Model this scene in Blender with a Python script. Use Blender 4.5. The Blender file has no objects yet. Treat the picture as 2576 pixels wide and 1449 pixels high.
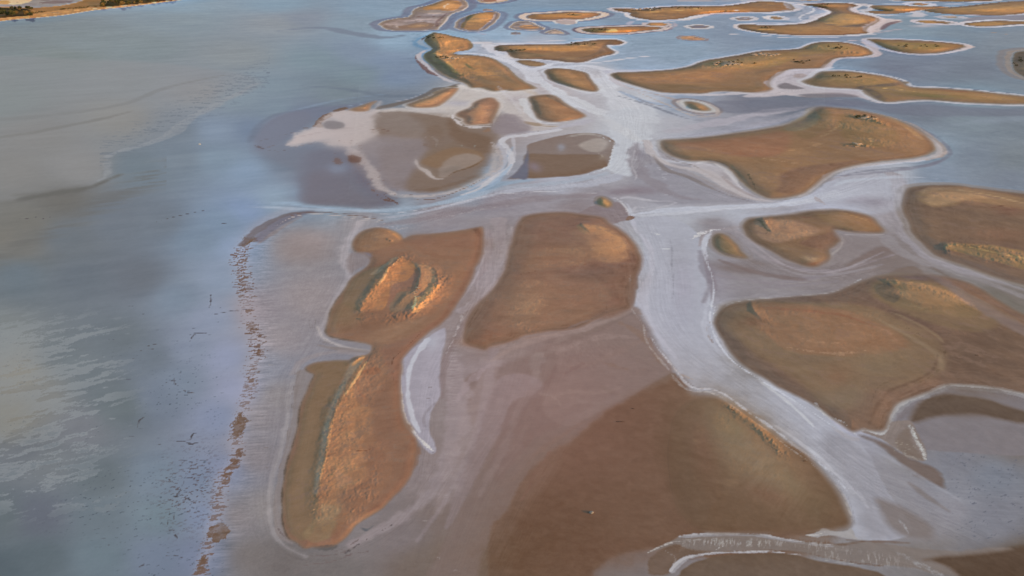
import math, random
import numpy as np

# ---------------------------------------------------------------- survey of the lake
# Outlines were surveyed from the air; S() turns a sight line into a spot on the lake bed.
CAM_H, PITCH, FOC, CU, CV = 120.0, math.radians(29.5), 1750.0, 1288.0, 724.5
CP, SP = math.cos(PITCH), math.sin(PITCH)

def ground(u, v):
    """sight line -> (x, y, slant range, ground range) on the flat lake bed"""
    a = (np.asarray(u, float) - CU) / FOC
    b = (CV - np.asarray(v, float)) / FOC
    dy = CP + b * SP
    dz = -SP + b * CP
    t = CAM_H / -dz
    x, y = a * t, dy * t
    return x, y, t * np.sqrt(a * a + dy * dy + dz * dz), np.hypot(x, y)

KC = 1480.0
def conf(u, v):
    """conformal map of the lake bed (bearing, log range): distances keep their shape"""
    x, y, d, r = ground(u, v)
    return np.arctan2(x, y) * KC, np.log(r) * KC

def axis(lo, hi, step, outs, outs2):
    a = list(np.arange(lo, hi + step * .5, step))
    left, s, c = [], step * 1.6, lo
    while c > outs:
        c -= s; s *= 1.22; left.append(c)
    right, s, c = [], step * 1.6, hi
    while c < outs2:
        c += s; s *= 1.22; right.append(c)
    return np.array(left[::-1] + a + right)

STEP = 2.0
UU = axis(-8, 2584, STEP, -2600, 5200)
VV = axis(-6, 1456, STEP, -10, 2300)
VV = np.concatenate([np.array([-263.5, -262, -258, -250, -238, -222, -200, -175, -150, -125, -103, -84, -68, -54, -42, -32, -24, -17.]), VV[VV > -14]])
W, H = len(UU), len(VV)
GU, GV = np.meshgrid(UU, VV)
GX, GY, GD, GR = ground(GU, GV)
QX, QY = conf(GU, GV)
QX = QX.astype(np.float32); QY = QY.astype(np.float32)
MPP = (GD / FOC)                      # metres per survey unit
CX, CY = QX[::2, ::2], QY[::2, ::2]   # coarse copy for distance fields

# ---------------------------------------------------------------- noise
_r = np.random.RandomState(7)
_perm = _r.permutation(4096).astype(np.int32)
_val = _r.rand(4096).astype(np.float32) * 2 - 1
def vnoise(x, y, seed=0):
    xi = np.floor(x).astype(np.int32); yi = np.floor(y).astype(np.int32)
    fx = (x - xi).astype(np.float32); fy = (y - yi).astype(np.float32)
    fx = fx * fx * fx * (fx * (fx * 6 - 15) + 10); fy = fy * fy * fy * (fy * (fy * 6 - 15) + 10)
    def h(a, b):
        return _val[_perm[(_perm[(a + seed * 131) & 4095] + b) & 4095]]
    a = h(xi, yi); b = h(xi + 1, yi); c = h(xi, yi + 1); d = h(xi + 1, yi + 1)
    return (a + (b - a) * fx) * (1 - fy) + (c + (d - c) * fx) * fy
def fbm(x, y, o=4, seed=0, g=.5):
    s, a, t = 0, 1., 0
    for i in range(o):
        s = s + a * vnoise(x * 2 ** i + 17.3 * i, y * 2 ** i - 9.1 * i, seed + i); t += a; a *= g
    return s / t
def rot(x, y, deg):
    a = math.radians(deg); return x * math.cos(a) + y * math.sin(a), -x * math.sin(a) + y * math.cos(a)

WARP = fbm(QX / 26, QY / 26, 4, 3, .55)
FINE = fbm(QX / 5.5, QY / 5.5, 3, 11, .6)
MID = fbm(QX / 60, QY / 60, 5, 21, .55)
VARW = fbm(QX / 38, QY / 38, 3, 27, .6)
BIG = fbm(QX / 320, QY / 320, 4, 31)
NX, NY = GX / 9.0, GY / 9.0
def sstep(x, a, b):
    t = np.clip((x - a) / (b - a), 0, 1); return t * t * (3 - 2 * t)

# ---------------------------------------------------------------- outlines
K = 0.24803
def G(c, r, pts):
    return [(c * 638.9 + x * K, r * 357.8 + y * K) for x, y in pts]
def smooth(pts, closed=True, n=4):
    p = np.array(pts, float); N = len(p)
    out = []
    rng = range(N) if closed else range(N - 1)
    for i in rng:
        if closed:
            a, b, c, d = p[i - 1], p[i], p[(i + 1) % N], p[(i + 2) % N]
        else:
            a, b, c, d = p[max(i - 1, 0)], p[i], p[i + 1], p[min(i + 2, N - 1)]
        for k in range(n):
            t = k / n
            out.append(.5 * ((2 * b) + (c - a) * t + (2 * a - 5 * b + 4 * c - d) * t * t + (3 * b - a - 3 * c + d) * t ** 3))
    if not closed: out.append(p[-1])
    return np.array(out)

def upsample(c, i0, i1, j0, j1):
    """bilinear 2x of the coarse block -> fine block rows 2*i0.. , cols 2*j0.."""
    h, w = c.shape
    f = np.empty((2 * h - 1, 2 * w - 1), np.float32)
    f[::2, ::2] = c
    f[1::2, ::2] = (c[:-1] + c[1:]) / 2
    f[:, 1::2] = (f[:, :-2:2] + f[:, 2::2]) / 2
    return f

def block(px, py, pad):
    """index window of the coarse grid that covers the outline plus pad"""
    m = (CX > px.min() - pad) & (CX < px.max() + pad) & (CY > py.min() - pad) & (CY < py.max() + pad)
    ii = np.where(m.any(1))[0]; jj = np.where(m.any(0))[0]
    if len(ii) == 0 or len(jj) == 0: return None
    return max(ii[0] - 1, 0), min(ii[-1] + 2, CX.shape[0]), max(jj[0] - 1, 0), min(jj[-1] + 2, CX.shape[1])

def dist_field(pts, closed, pad, widths=None):
    """signed distance (inside positive) for closed outlines; (distance, t-width) for lines"""
    vv = np.clip(pts[:, 1], -255, None)
    px, py = conf(pts[:, 0], vv)
    px = px.astype(np.float32); py = py.astype(np.float32)
    bl = block(px, py, pad)
    if bl is None: return None
    i0, i1, j0, j1 = bl
    X, Y = CX[i0:i1, j0:j1], CY[i0:i1, j0:j1]
    best = np.full(X.shape, 1e12, np.float32); inside = np.zeros(X.shape, bool); wd = np.zeros(X.shape, np.float32) if widths is not None else None
    n = len(px)
    for k in range(n if closed else n - 1):
        ax, ay = px[k], py[k]; bx, by = px[(k + 1) % n], py[(k + 1) % n]
        ex, ey = bx - ax, by - ay; L = ex * ex + ey * ey + 1e-9
        t = np.clip(((X - ax) * ex + (Y - ay) * ey) / L, 0, 1)
        d = (X - ax - t * ex) ** 2 + (Y - ay - t * ey) ** 2
        if wd is not None:
            m = d < best
            wd = np.where(m, widths[k] + (widths[k + 1] - widths[k]) * t, wd)
        np.minimum(best, d, out=best)
        if closed and abs(ey) > 1e-9:
            c = ((Y >= ay) != (Y >= by)) & (X < ax + (Y - ay) * ex / ey)
            inside ^= c
    best = np.sqrt(best)
    if closed: best = np.where(inside, best, -best)
    f = upsample(best, *bl)
    sl = (slice(2 * i0, 2 * i0 + f.shape[0]), slice(2 * j0, 2 * j0 + f.shape[1]))
    f = f[:H - 2 * i0, :W - 2 * j0]
    sl = (slice(2 * i0, 2 * i0 + f.shape[0]), slice(2 * j0, 2 * j0 + f.shape[1]))
    if wd is not None:
        w_ = upsample(wd, *bl)[:f.shape[0], :f.shape[1]]
        return sl, f, w_
    return sl, f

# ---------------------------------------------------------------- painting of the bed
COL = np.zeros((H, W, 3), np.float32)
WET = np.zeros((H, W), np.float32)
HGT = np.zeros((H, W), np.float32)      # relief in survey units
FOXN = np.full((H, W), -99., np.float32); FOX = np.full((H, W), -99., np.float32)  # distance inside the nearest island shore
RGH = np.zeros((H, W), np.float32)      # how rough / clumpy the surface is

def mix(sl, col, a):
    a = a[..., None]
    COL[sl] = COL[sl] * (1 - a) + np.array(col, np.float32) * a

def fill(pts, col, soft=4, a=1., warp=3., sm=4, tex=0., grow=0., wet=None, fine=0.):
    p = smooth(pts, True, sm) if sm > 1 else np.array(pts, float)
    r = dist_field(p, True, soft * 2 + 12 + abs(grow))
    if r is None: return None
    sl, f = r
    f = f + grow + WARP[sl] * warp + FINE[sl] * fine
    al = sstep(f, -soft, soft) * a
    if tex: al = al * (1 - tex + tex * np.clip(.5 + MID[sl] * 1.6 + FINE[sl] * .5, 0, 1))
    mix(sl, col, al)
    if wet is not None: WET[sl] = WET[sl] * (1 - al) + wet * al
    return sl, f

def stroke(pts, col, w=4, soft=3, a=1., warp=2., tex=0., sm=4, fine=0., taper=True):
    p = smooth(pts, False, sm)
    ws = w if isinstance(w, (list, tuple)) else [w] * len(pts)
    vm = float(np.mean([q[1] for q in pts])); lie = np.mean(np.abs(np.diff(p[:, 0]))) / (np.mean(np.abs(np.diff(p[:, 0]))) + 2.5 * np.mean(np.abs(np.diff(p[:, 1]))) + 1e-6)
    far = 1 + 1.5 * float(np.exp(-max(vm, 0) / 90.)) * float(lie)     # strand lines lie wide where they face the wind
    ws = [q * far for q in ws]; soft = soft * (1 + (far - 1) * .4)
    wi = np.interp(np.arange(len(p)) / sm, np.arange(len(pts)), ws).astype(np.float32)
    r = dist_field(p, False, max(ws) + soft * 2 + 12, wi)
    if r is None: return
    sl, f, wd = r
    d = wd * (1 + .7 * np.clip(VARW[sl], -.8, .8)) - f + WARP[sl] * warp + FINE[sl] * fine
    al = sstep(d, -soft * .72, soft * .72) * a * np.clip(wd / .8, 0, 1)
    if tex: al = al * (1 - tex + tex * np.clip(.5 + FINE[sl] * 1.4 + MID[sl], 0, 1))
    mix(sl, col, al)

def band(sf, d0, d1, col, a=1., soft=2.):
    """ring outside (negative) / inside (positive) an outline already measured"""
    sl, f = sf
    al = sstep(f, d0 - soft, d0 + soft) * (1 - sstep(f, d1 - soft, d1 + soft)) * a
    mix(sl, col, al)

def blob(u, v, ru, rv, col, a=1., ang=0., tex=0., sharp=1.):
    j0, j1 = np.searchsorted(UU, [u - 2.6 * max(ru, rv), u + 2.6 * max(ru, rv)])
    i0, i1 = np.searchsorted(VV, [v - 2.6 * max(ru, rv), v + 2.6 * max(ru, rv)])
    sl = (slice(i0, i1), slice(j0, j1))
    if i1 <= i0 or j1 <= j0: return
    x, y = rot(GU[sl] - u, GV[sl] - v, ang)
    q = (x / ru) ** 2 + (y / rv) ** 2 + WARP[sl] * .35 + MID[sl] * .3
    al = np.exp(-np.maximum(q, 0) ** sharp) * a
    if tex: al = al * (1 - tex + tex * np.clip(.5 + MID[sl] * 1.2 + FINE[sl] * 1., 0, 1))
    mix(sl, col, al.astype(np.float32))

def base(samples, power=2.6):
    """smooth field through surveyed colour samples"""
    s = np.array(samples, float)
    gx = GU[::6, ::6]; gy = GV[::6, ::6]
    num = np.zeros(gx.shape + (3,)); den = np.zeros(gx.shape)
    for u, v, r, g, b in s:
        d2 = (gx - u) ** 2 + ((gy - v) * (1.3 + 2.2 * np.exp(-np.maximum(v, 0) / 260))) ** 2 + 900
        w = d2 ** (-power / 2 - .5)
        num += w[..., None] * (r, g, b); den += w
    c = num / den[..., None]
    ui = np.arange(W) / 6.; vi = np.arange(H) / 6.
    a = np.clip(vi, 0, c.shape[0] - 1.001); i = a.astype(int); fa = (a - i)[:, None, None]
    c = c[i] * (1 - fa) + c[np.minimum(i + 1, c.shape[0] - 1)] * fa
    b = np.clip(ui, 0, c.shape[1] - 1.001); j = b.astype(int); fb = (b - j)[None, :, None]
    c = c[:, j] * (1 - fb) + c[:, np.minimum(j + 1, c.shape[1] - 1)] * fb
    COL[:] = c

def flow(pts, w, amp=8., across=2.2, along=55., seed=0, col=(1, 1, 1), sm=3):
    """streaks that run with a current: noise stretched along the line, masked to half width w"""
    p = smooth(pts, False, sm); px, py = conf(p[:, 0], np.clip(p[:, 1], -255, None))
    bl = block(px, py, w * 2 + 10)
    if bl is None: return
    i0, i1, j0, j1 = bl
    X, Y = CX[i0:i1, j0:j1], CY[i0:i1, j0:j1]
    best = np.full(X.shape, 1e12, np.float32); sd_ = np.zeros(X.shape, np.float32); ar = np.zeros(X.shape, np.float32); acc = 0.
    for k in range(len(px) - 1):
        ex, ey = px[k+1]-px[k], py[k+1]-py[k]; L = ex*ex+ey*ey+1e-9; l = math.sqrt(L)
        t = np.clip(((X-px[k])*ex+(Y-py[k])*ey)/L, 0, 1)
        d = (X-px[k]-t*ex)**2+(Y-py[k]-t*ey)**2
        m = d < best; best = np.where(m, d, best)
        sd_ = np.where(m, (ex*(Y-py[k])-ey*(X-px[k]))/l, sd_); ar = np.where(m, acc + t*l, ar); acc += l
    s_, a_, b_ = (upsample(q, *bl) for q in (sd_, ar, np.sqrt(best)))
    s_ = s_[:H-2*i0, :W-2*j0]; a_ = a_[:H-2*i0, :W-2*j0]; b_ = b_[:H-2*i0, :W-2*j0]
    sl = (slice(2*i0, 2*i0+s_.shape[0]), slice(2*j0, 2*j0+s_.shape[1]))
    n = fbm(s_ / across + WARP[sl] * .6, a_ / along, 4, 200 + seed, .6)
    COL[sl] += (n * amp * np.exp(-(b_ / w) ** 2))[..., None] * np.array(col, np.float32)
SALT, PINK, BLUE = (198, 196, 207), (170, 158, 162), (146, 164, 184)
# ---- colours of the open bed and shallow water, sky sheen and haze mixed in
base([
 (0,60,128,140,146),(0,120,128,137,140),(200,110,133,143,147),(450,50,138,150,158),(450,20,140,158,172),(700,60,146,152,158),(700,10,138,158,174),
 (300,200,138,142,144),(100,350,133,130,127),(300,300,141,138,133),(500,230,142,142,144),(0,250,128,136,136),(30,430,129,125,121),(200,420,139,136,135),
 (170,140,130,138,138),(350,120,132,142,146),(600,140,140,146,150),
 (350,420,117,128,138),(450,400,124,135,148),(450,330,122,132,144),(550,400,132,148,166),(620,430,140,158,182),(620,530,138,156,188),(540,330,136,150,170),
 (600,250,133,146,158),(700,220,132,146,158),(560,560,130,147,170),(600,620,142,158,186),
 (150,500,113,110,106),(70,560,120,117,112),(50,620,118,116,113),(10,600,124,120,114),(160,600,110,116,124),(50,690,108,118,128),(200,700,107,114,124),(350,700,109,114,124),(450,750,124,136,154),
 (300,560,114,121,132),(400,560,118,126,138),(560,700,138,150,172),(500,600,127,142,162),(530,800,142,150,172),(480,880,134,142,162),
 (0,850,126,130,132),(50,940,136,134,130),(30,1030,130,126,120),(150,900,110,117,124),(300,850,106,113,121),(380,900,112,120,132),(450,960,126,136,154),(570,900,146,152,178),
 (100,1000,128,128,128),(200,1080,120,122,130),(250,960,108,115,122),(300,1020,103,111,117),(400,1000,118,127,144),(550,1050,134,142,168),(600,980,150,154,180),
 (60,1130,108,112,120),(120,1160,116,120,126),(250,1200,100,108,115),(400,1200,118,130,146),(500,1200,124,134,156),(560,1180,134,140,165),
 (0,1300,98,106,112),(0,1430,86,96,104),(100,1400,90,100,108),(100,1300,96,100,112),(250,1400,104,117,128),(250,1300,102,112,122),(400,1400,118,128,148),(500,1400,124,132,156),(400,1300,116,130,142),(520,1300,132,142,168),
 (0,1700,80,90,98),(600,1800,110,112,118),
 (880,60,140,156,170),(760,50,138,146,158),(930,20,142,162,180),(900,130,136,150,168),(980,150,138,154,176),(800,150,132,148,158),(900,190,132,148,158),(1000,200,134,150,174),(850,230,128,140,150),
 (1010,250,128,136,152),(950,255,122,132,148),(700,270,130,144,158),(640,330,122,136,158),(760,285,120,130,148),(1000,110,150,172,192),
 (1250,95,152,174,196),(1120,90,146,166,184),(1300,40,142,164,184),(1200,10,138,158,178),(1500,10,142,160,176),(1600,50,146,160,176),(1500,95,152,172,192),(1640,110,150,168,186),
 (1600,155,156,172,192),(1700,130,150,168,186),(1900,90,144,158,176),(2000,100,136,152,170),(2100,98,138,146,160),(2300,80,140,158,172),(2400,90,134,150,164),(2300,150,128,138,154),(2100,150,126,138,154),
 (2450,180,124,134,148),(2540,120,138,150,162),(2250,180,124,132,148),(2450,230,132,148,162),(2100,165,144,162,182),(2200,200,136,150,168),
 (2000,262,120,124,138),(1900,265,128,128,142),(2300,280,128,136,150),(2450,300,136,148,160),(2550,300,128,138,150),(2450,400,138,148,164),(2350,430,144,156,176),(2350,380,146,162,180),(2560,400,134,142,152),(2550,455,136,144,160),
 (1800,290,160,158,170),(1720,270,150,160,180),(1900,310,166,164,178),(1700,310,172,170,182),
 (1600,270,196,196,206),(1600,310,198,200,210),(1500,200,196,192,198),(1580,400,190,192,202),(1640,440,164,158,168),(1660,400,166,158,166),(1700,500,168,162,174),(1760,460,168,164,172),(1850,500,172,164,172),
 (1700,535,188,190,202),(1850,525,190,192,206),(2100,500,186,186,202),(2180,450,178,176,188),(2250,430,180,182,194),(2250,540,168,160,168),(2300,620,154,144,146),(2400,700,144,136,136),(2540,760,122,114,108),
 (1740,620,166,166,176),(1680,620,186,188,200),(1760,700,160,152,164),(1680,760,184,182,196),(1760,820,184,184,198),(1900,960,180,182,198),(2000,1030,184,186,204),(2080,1080,184,182,200),
 (2150,1160,166,164,178),(2250,1190,154,150,156),(2400,1150,138,138,150),(2500,1200,136,140,154),(2500,1300,140,140,152),(2200,1330,152,148,154),(2400,1100,136,128,130),(2550,1110,128,118,116),(2400,1250,148,148,160),(2300,1340,140,132,132),
 (750,620,162,150,152),(780,750,166,154,158),(700,850,162,152,158),(660,920,150,150,164),(700,1000,156,148,152),(650,1150,148,140,146),(600,1300,142,134,138),(640,1400,128,120,120),(850,1430,126,118,118),(720,1420,120,112,112),(1000,1350,140,128,130),
 (650,780,156,146,154),(660,1050,154,146,152),(680,1280,150,142,144),(900,1360,144,134,136),
 (900,560,164,156,162),(1100,540,158,148,156),(1230,600,158,146,150),(1220,720,160,146,150),(1150,800,158,144,146),(1250,500,160,150,160),(1450,520,154,142,148),(1350,500,164,156,166),
 (1250,950,162,148,152),(1200,1060,156,144,146),(1300,880,150,134,132),(1400,900,142,122,118),(1500,860,142,124,118),(1380,980,136,118,114),(1450,1000,132,112,108),(1550,880,136,118,110),(1330,1100,128,112,106),
 (1100,1200,152,138,140),(1150,1300,134,118,114),(1050,1420,120,106,100),(1250,1150,132,114,108),(1150,1420,112,94,82),(1600,900,134,114,106),(1650,900,128,108,98),
 (1200,330,152,136,132),(1000,320,156,142,142),(900,340,190,176,176),(1050,400,148,136,140),(800,460,116,118,132),(900,480,116,108,120),(720,400,118,128,144),(780,400,122,128,144),(1300,250,190,182,182),(1180,250,190,180,176),
 (700,500,148,166,186),(760,500,140,154,176),(850,520,158,172,190),(1000,520,156,168,186),(1200,470,150,168,190),(1400,470,178,178,192),(1000,450,152,138,144),(860,420,146,138,148),
 (1300,320,178,168,174),(1400,310,180,172,176),(1450,270,186,180,188),(1380,230,186,176,180),(1350,130,180,176,184),(1250,115,180,180,190),
 (2000,650,150,138,140),(2150,650,148,136,138),(1900,690,158,150,156),(2250,660,140,126,124),(1820,600,160,150,156),
 (2576,900,104,88,74),(2576,1430,84,68,54),(2800,1200,132,134,146),(3400,600,130,132,140),(3400,1200,120,112,106),(3400,200,130,142,158),(1288,1900,104,84,70),(1288,-120,140,152,166),(-800,500,126,128,128),(-800,1100,112,116,120),(2576,-60,140,150,160),(0,-80,140,130,112),
])
# large-scale drift and streaks that follow the wind
sx, sy = rot(GX, GY, 18)
STR = fbm(sx / 26., sy / 5.5, 4, 41, .6)
sx2, sy2 = rot(GX, GY, 8)
STR2 = fbm(sx2 / 9., sy2 / 1.6, 4, 47, .6)
left = 1 - sstep(GU + GV * .1, 700, 1150)
COL += (BIG * 5.0 + MID * 3.0 + STR * 3.2 + FINE * 1.0)[..., None]
COL += (left * STR * 1.2)[..., None] * np.array([1, .9, .7], np.float32)
WET[:] = np.clip(left * (1 - sstep(GU, 560, 760) * sstep(GV, 480, 560)), 0, 1)
WET[:] = np.maximum(WET, (1 - sstep(GV, 180, 250)) * .9)
WET[:] = np.maximum(WET, sstep(GU, 1900, 2200) * (1 - sstep(GV, 250, 480)) * .8)

def T(c): return c
# ---- left lake: the pale crust with its torn edge over darker water
crust = [(660,205),(560,260),(470,305),(440,335),(360,362),(290,383),(270,400),(268,440),(240,462),(180,470),(110,484),(40,490),(0,505),(-700,540),(-700,150),(200,150),(500,170)]
fill(crust, (146, 146, 149), soft=16, a=.38, warp=4)
stroke([(650,208),(560,255),(470,305),(430,338),(360,365),(292,384),(270,400),(268,438),(250,455)], (152,154,160), w=[4,10,12,10,8,8,6,5,3], soft=6, a=.5, warp=8, tex=.4)
sl = (slice(None), slice(None))
near = np.exp(-((GU * .50 + GV - 520) / 40.) ** 2) * (GU < 680) * (GU > 250)
a = near * sstep(STR2 + FINE * .4, .12, .42) * .42
mix(sl, (104, 112, 124), a.astype(np.float32))
near = np.exp(-((GU * .50 + GV - 640) / 30.) ** 2) * (GU < 420)
mix(sl, (104, 102, 100), (near * sstep(STR + .2, .1, .6) * .5).astype(np.float32))
# darker sheets in the water
stroke([(700,78),(800,70),(880,82),(960,95),(1020,88)], (122,130,144), w=[2,8,12,8,2], soft=9, a=.6)
stroke([(760,215),(880,225),(960,240),(1050,240),(1100,225)], (112,122,138), w=[2,6,9,7,3], soft=10, a=.55)
stroke([(640,345),(680,310),(740,285),(830,262),(900,250)], (112,122,142), w=[6,8,7,5,2], soft=9, a=.5)
stroke([(650,320),(700,290),(780,268),(860,250),(960,238)], (140,156,180), w=5, soft=7, a=.5)
stroke([(0,300),(120,290),(300,265),(420,220),(560,190)], (128,128,128), w=[10,10,8,7,4], soft=10, a=.4)
stroke([(0,345),(100,330),(250,300),(330,280)], (124,122,119), w=[6,9,8,3], soft=9, a=.5)
stroke([(60,500),(150,485),(230,470),(300,440)], (103,101,97), w=[10,13,10,4], soft=12, a=.75, warp=5)
# torn salt crust low on the left
low = sstep(GV, 740, 860) * (1 - sstep(GU, 250, 400)) * (1 - sstep(GV, 1240, 1340))
patch = fbm(rot(GX, GY, 25)[0] / 8.5, rot(GX, GY, 25)[1] / 3.4, 7, 61, .68)
cz = sstep(patch + STR2 * .25 + .22 - GU / 800. + .22 * np.exp(-((GV - 960 - GU * .1) / 130.) ** 2), .14, .24) * low
mix(sl, (142, 146, 152), (cz * .5).astype(np.float32))
cz2 = sstep(patch * .8 + STR2 * .4, .20, .30) * low
mix(sl, (94, 103, 112), (cz2 * .35 * sstep(GV, 1020, 1120)).astype(np.float32))
blob(10, 1060, 90, 60, (132, 128, 120), .5); blob(30, 930, 100, 70, (140, 136, 130), .35)
# small pits and dark specks
sp = fbm(rot(GX, GY, 22)[0] / .95, rot(GX, GY, 22)[1] / .45, 2, 71, .5)
spm = sstep(GV, 780, 1100) * (1 - sstep(GU, 520, 600)) * np.clip(.35 + fbm(NX * .4, NY * .4, 2, 73), 0, 1)
mix(sl, (72, 80, 92), (sstep(sp, .58, .72) * spm * .75).astype(np.float32))
sp2 = fbm(rot(GX, GY, 10)[0] / .8, rot(GX, GY, 10)[1] / .5, 3, 77, .6)
mu = np.exp(-((GU - 480 + (GV - 1230) * .1) / 70.) ** 2 - ((GV - 1230) / 90.) ** 2)
mix(sl, (84, 72, 74), (sstep(sp2, .22, .42) * mu * .75).astype(np.float32))
spr = sstep(GU, 2330, 2450) * sstep(GV, 1080, 1150) * (1 - sstep(GV, 1330, 1400))
mix(sl, (92, 94, 108), (sstep(sp, .55, .75) * spr * .6).astype(np.float32))
# shrinkage cracks
for c in ([(437,950),(441,965),(455,975),(467,985)], [(478,842),(495,838),(520,840),(535,845)], [(530,740),(531,755),(526,775)], [(478,858),(490,841),(520,838)],
          [(410,965),(425,960),(441,958)], [(445,1110),(465,1111),(480,1117),(500,1112)], [(415,1200),(435,1209),(460,1205),(482,1201)],
          [(463,1210),(457,1225),(447,1243),(440,1252)], [(400,1270),(420,1262),(440,1252),(460,1247),(478,1258)], [(415,1277),(430,1275),(450,1268),(470,1272),(490,1280),(505,1290)],
          [(420,1308),(424,1323),(436,1330),(425,1334),(450,1335),(466,1328)], [(436,1293),(437,1306)], [(427,1285),(427,1295)], [(418,1398),(435,1396),(458,1402)], [(470,1165),(490,1160),(520,1157)],
          [(478,1423),(500,1413)], [(352,1425),(362,1421)], [(340,885),(365,880),(385,878)], [(344,1080),(350,1060),(362,1048)], [(541,790),(580,783),(620,778)], [(372,870),(392,865)],
          [(380,562),(440,545),(520,528)], [(100,552),(130,545)], [(0,552),(60,551),(95,545)], [(545,566),(572,560)], [(480,1105),(484,1092),(498,1088)], [(384,1115),(404,1118)], [(440,1345),(446,1355)]):
    stroke(c, (74, 68, 72), w=1.1, soft=1.5, a=.85, warp=3.2, fine=1.2, tex=.3)
for k in range(70):
    u, v = random.Random(k).uniform(250, 560), random.Random(k + 500).uniform(760, 1420)
    l = random.Random(k + 900).uniform(2, 13)
    stroke([(u, v), (u + l * .6, v - l * .12), (u + l, v - l * .1 + random.Random(k + 3).uniform(-2, 2))], (84, 86, 98), w=.8, soft=1.4, a=.6, sm=2, fine=1)
# brown shards along the edge of the left lake
edge = [(722,530),(660,560),(625,600),(605,640),(612,700),(620,760),(625,800),(640,840),(648,880),(636,930),(625,985),(610,1040),(590,1100),(596,1150),(560,1200),(555,1250),(540,1310),(525,1380),(505,1440),(480,1560)]
r_ = dist_field(smooth(edge, False), False, 60, np.ones(len(smooth(edge, False)), np.float32))
esl, ef, _w = r_
en = fbm(rot(GX, GY, 12)[0][esl] / 1.5, rot(GX, GY, 12)[1][esl] / .5, 4, 81, .6)
ec = np.clip(.5 + fbm(NX[esl] * .5, NY[esl] * .5, 2, 83) * 1.5, 0, 1)
mix(esl, (176, 166, 176), (np.exp(-(ef / 22.) ** 2) * .35).astype(np.float32))
mix(esl, (112, 90, 82), (sstep(en + .16 * ec - (ef / 26.) ** 2 * .5, .12, .26) * (.3 + .5 * ec) * (1 - sstep(ef, 20, 34)) * sstep(GV[esl], 560, 640)).astype(np.float32))
for k in range(26):
    R_ = random.Random(k + 3000); i_ = R_.uniform(2.4, 18.6); e0, e1 = edge[int(i_)], edge[int(i_) + 1]; f_ = i_ - int(i_)
    u, v = e0[0] + (e1[0] - e0[0]) * f_ + R_.uniform(-9, 12), e0[1] + (e1[1] - e0[1]) * f_
    a_, b_ = R_.uniform(4, 13), R_.uniform(2, 6)
    fill([(u - a_, v + 1), (u - a_ * .3, v - b_), (u + a_ * .7, v - b_ * .7), (u + a_, v), (u + a_ * .4, v + b_), (u - a_ * .5, v + b_ * .8)], (112, 88, 76), soft=1.8, a=.65, warp=12, fine=10, tex=.6)
for pts_ in ([(598,1040),(622,1046),(626,1068),(612,1088),(592,1104),(584,1080)], [(522,1332),(556,1314),(574,1330),(560,1356),(536,1366)], [(612,600),(638,594),(646,604),(630,612),(612,616)], [(500,1412),(518,1402),(512,1428),(500,1440)]):
    fill(pts_, (106, 82, 66), soft=2.4, a=.75, warp=14, fine=12, tex=.5)
# pink, coarse crust right of the shards
gran = fbm(GX / .35, GY / .35, 3, 91, .7)
pm = sstep(GU, 620, 670) * (1 - sstep(GU, 820, 900)) * sstep(GV, 560, 640) + sstep(GU, 560, 620) * (1 - sstep(GU, 800, 900)) * sstep(GV, 1000, 1200)
COL += (gran * 7 * np.clip(pm, 0, 1))[..., None] * np.array([1, .9, .9], np.float32)

# ---- dark mud between the lake and the upper flats
fill([(655,330),(680,300),(720,285),(800,270),(880,262),(960,250),(900,275),(830,295),(790,300),(750,330),(700,360),(655,378),(640,350)], (120,124,142), soft=10, a=.7)
fill([(770,390),(850,380),(930,400),(960,450),(1000,510),(930,520),(850,515),(780,510),(765,470)], (112,108,122), soft=22, a=.75)
blob(860, 503, 110, 13, (108, 98, 106), .55)
stroke([(640,365),(660,374),(700,381),(728,374)], (96,84,84), w=1.6, soft=2, a=.8, warp=4)
stroke([(728,374),(780,362),(850,356),(900,350)], (118,100,98), w=2, soft=4, a=.6)
# pale sweep from the north shore and its pink apron
fill(G(1,0,[(330,1440),(430,1380),(560,1330),(640,1290),(900,1320),(960,1270),(830,1200),(760,1180),(830,1135),(960,1120),(1160,1140),(1230,1070),(1290,1020),(1260,1120),(1220,1220),(1215,1320),(1120,1345),(1000,1360),(760,1400),(560,1440),(400,1460)]), (186,174,176), soft=8, a=.85, warp=6)
fill(G(1,0,[(690,1270),(740,1215),(860,1240),(900,1290),(880,1310),(760,1300)]), (134,126,132), soft=6, a=.85)
fill(G(1,0,[(600,1280),(680,1180),(770,1145),(800,1155),(770,1190),(690,1240),(720,1292),(640,1290)]), (116,92,78), soft=2, a=.9, warp=4, fine=3)
fill(G(1,0,[(780,1130),(900,1090),(960,1100),(840,1135)]), (112,88,72), soft=2, a=.8, warp=3, fine=2)
fill(G(1,0,[(1180,1342),(1250,1300),(1310,1290),(1400,1312),(1350,1345),(1240,1352)]), (128,102,86), soft=2, a=.9, warp=4, fine=3)
stroke(G(1,0,[(430,1310),(520,1300),(600,1285)]), (112,92,82), w=[1,3,3], soft=2, a=.8, warp=4, fine=2)
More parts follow.
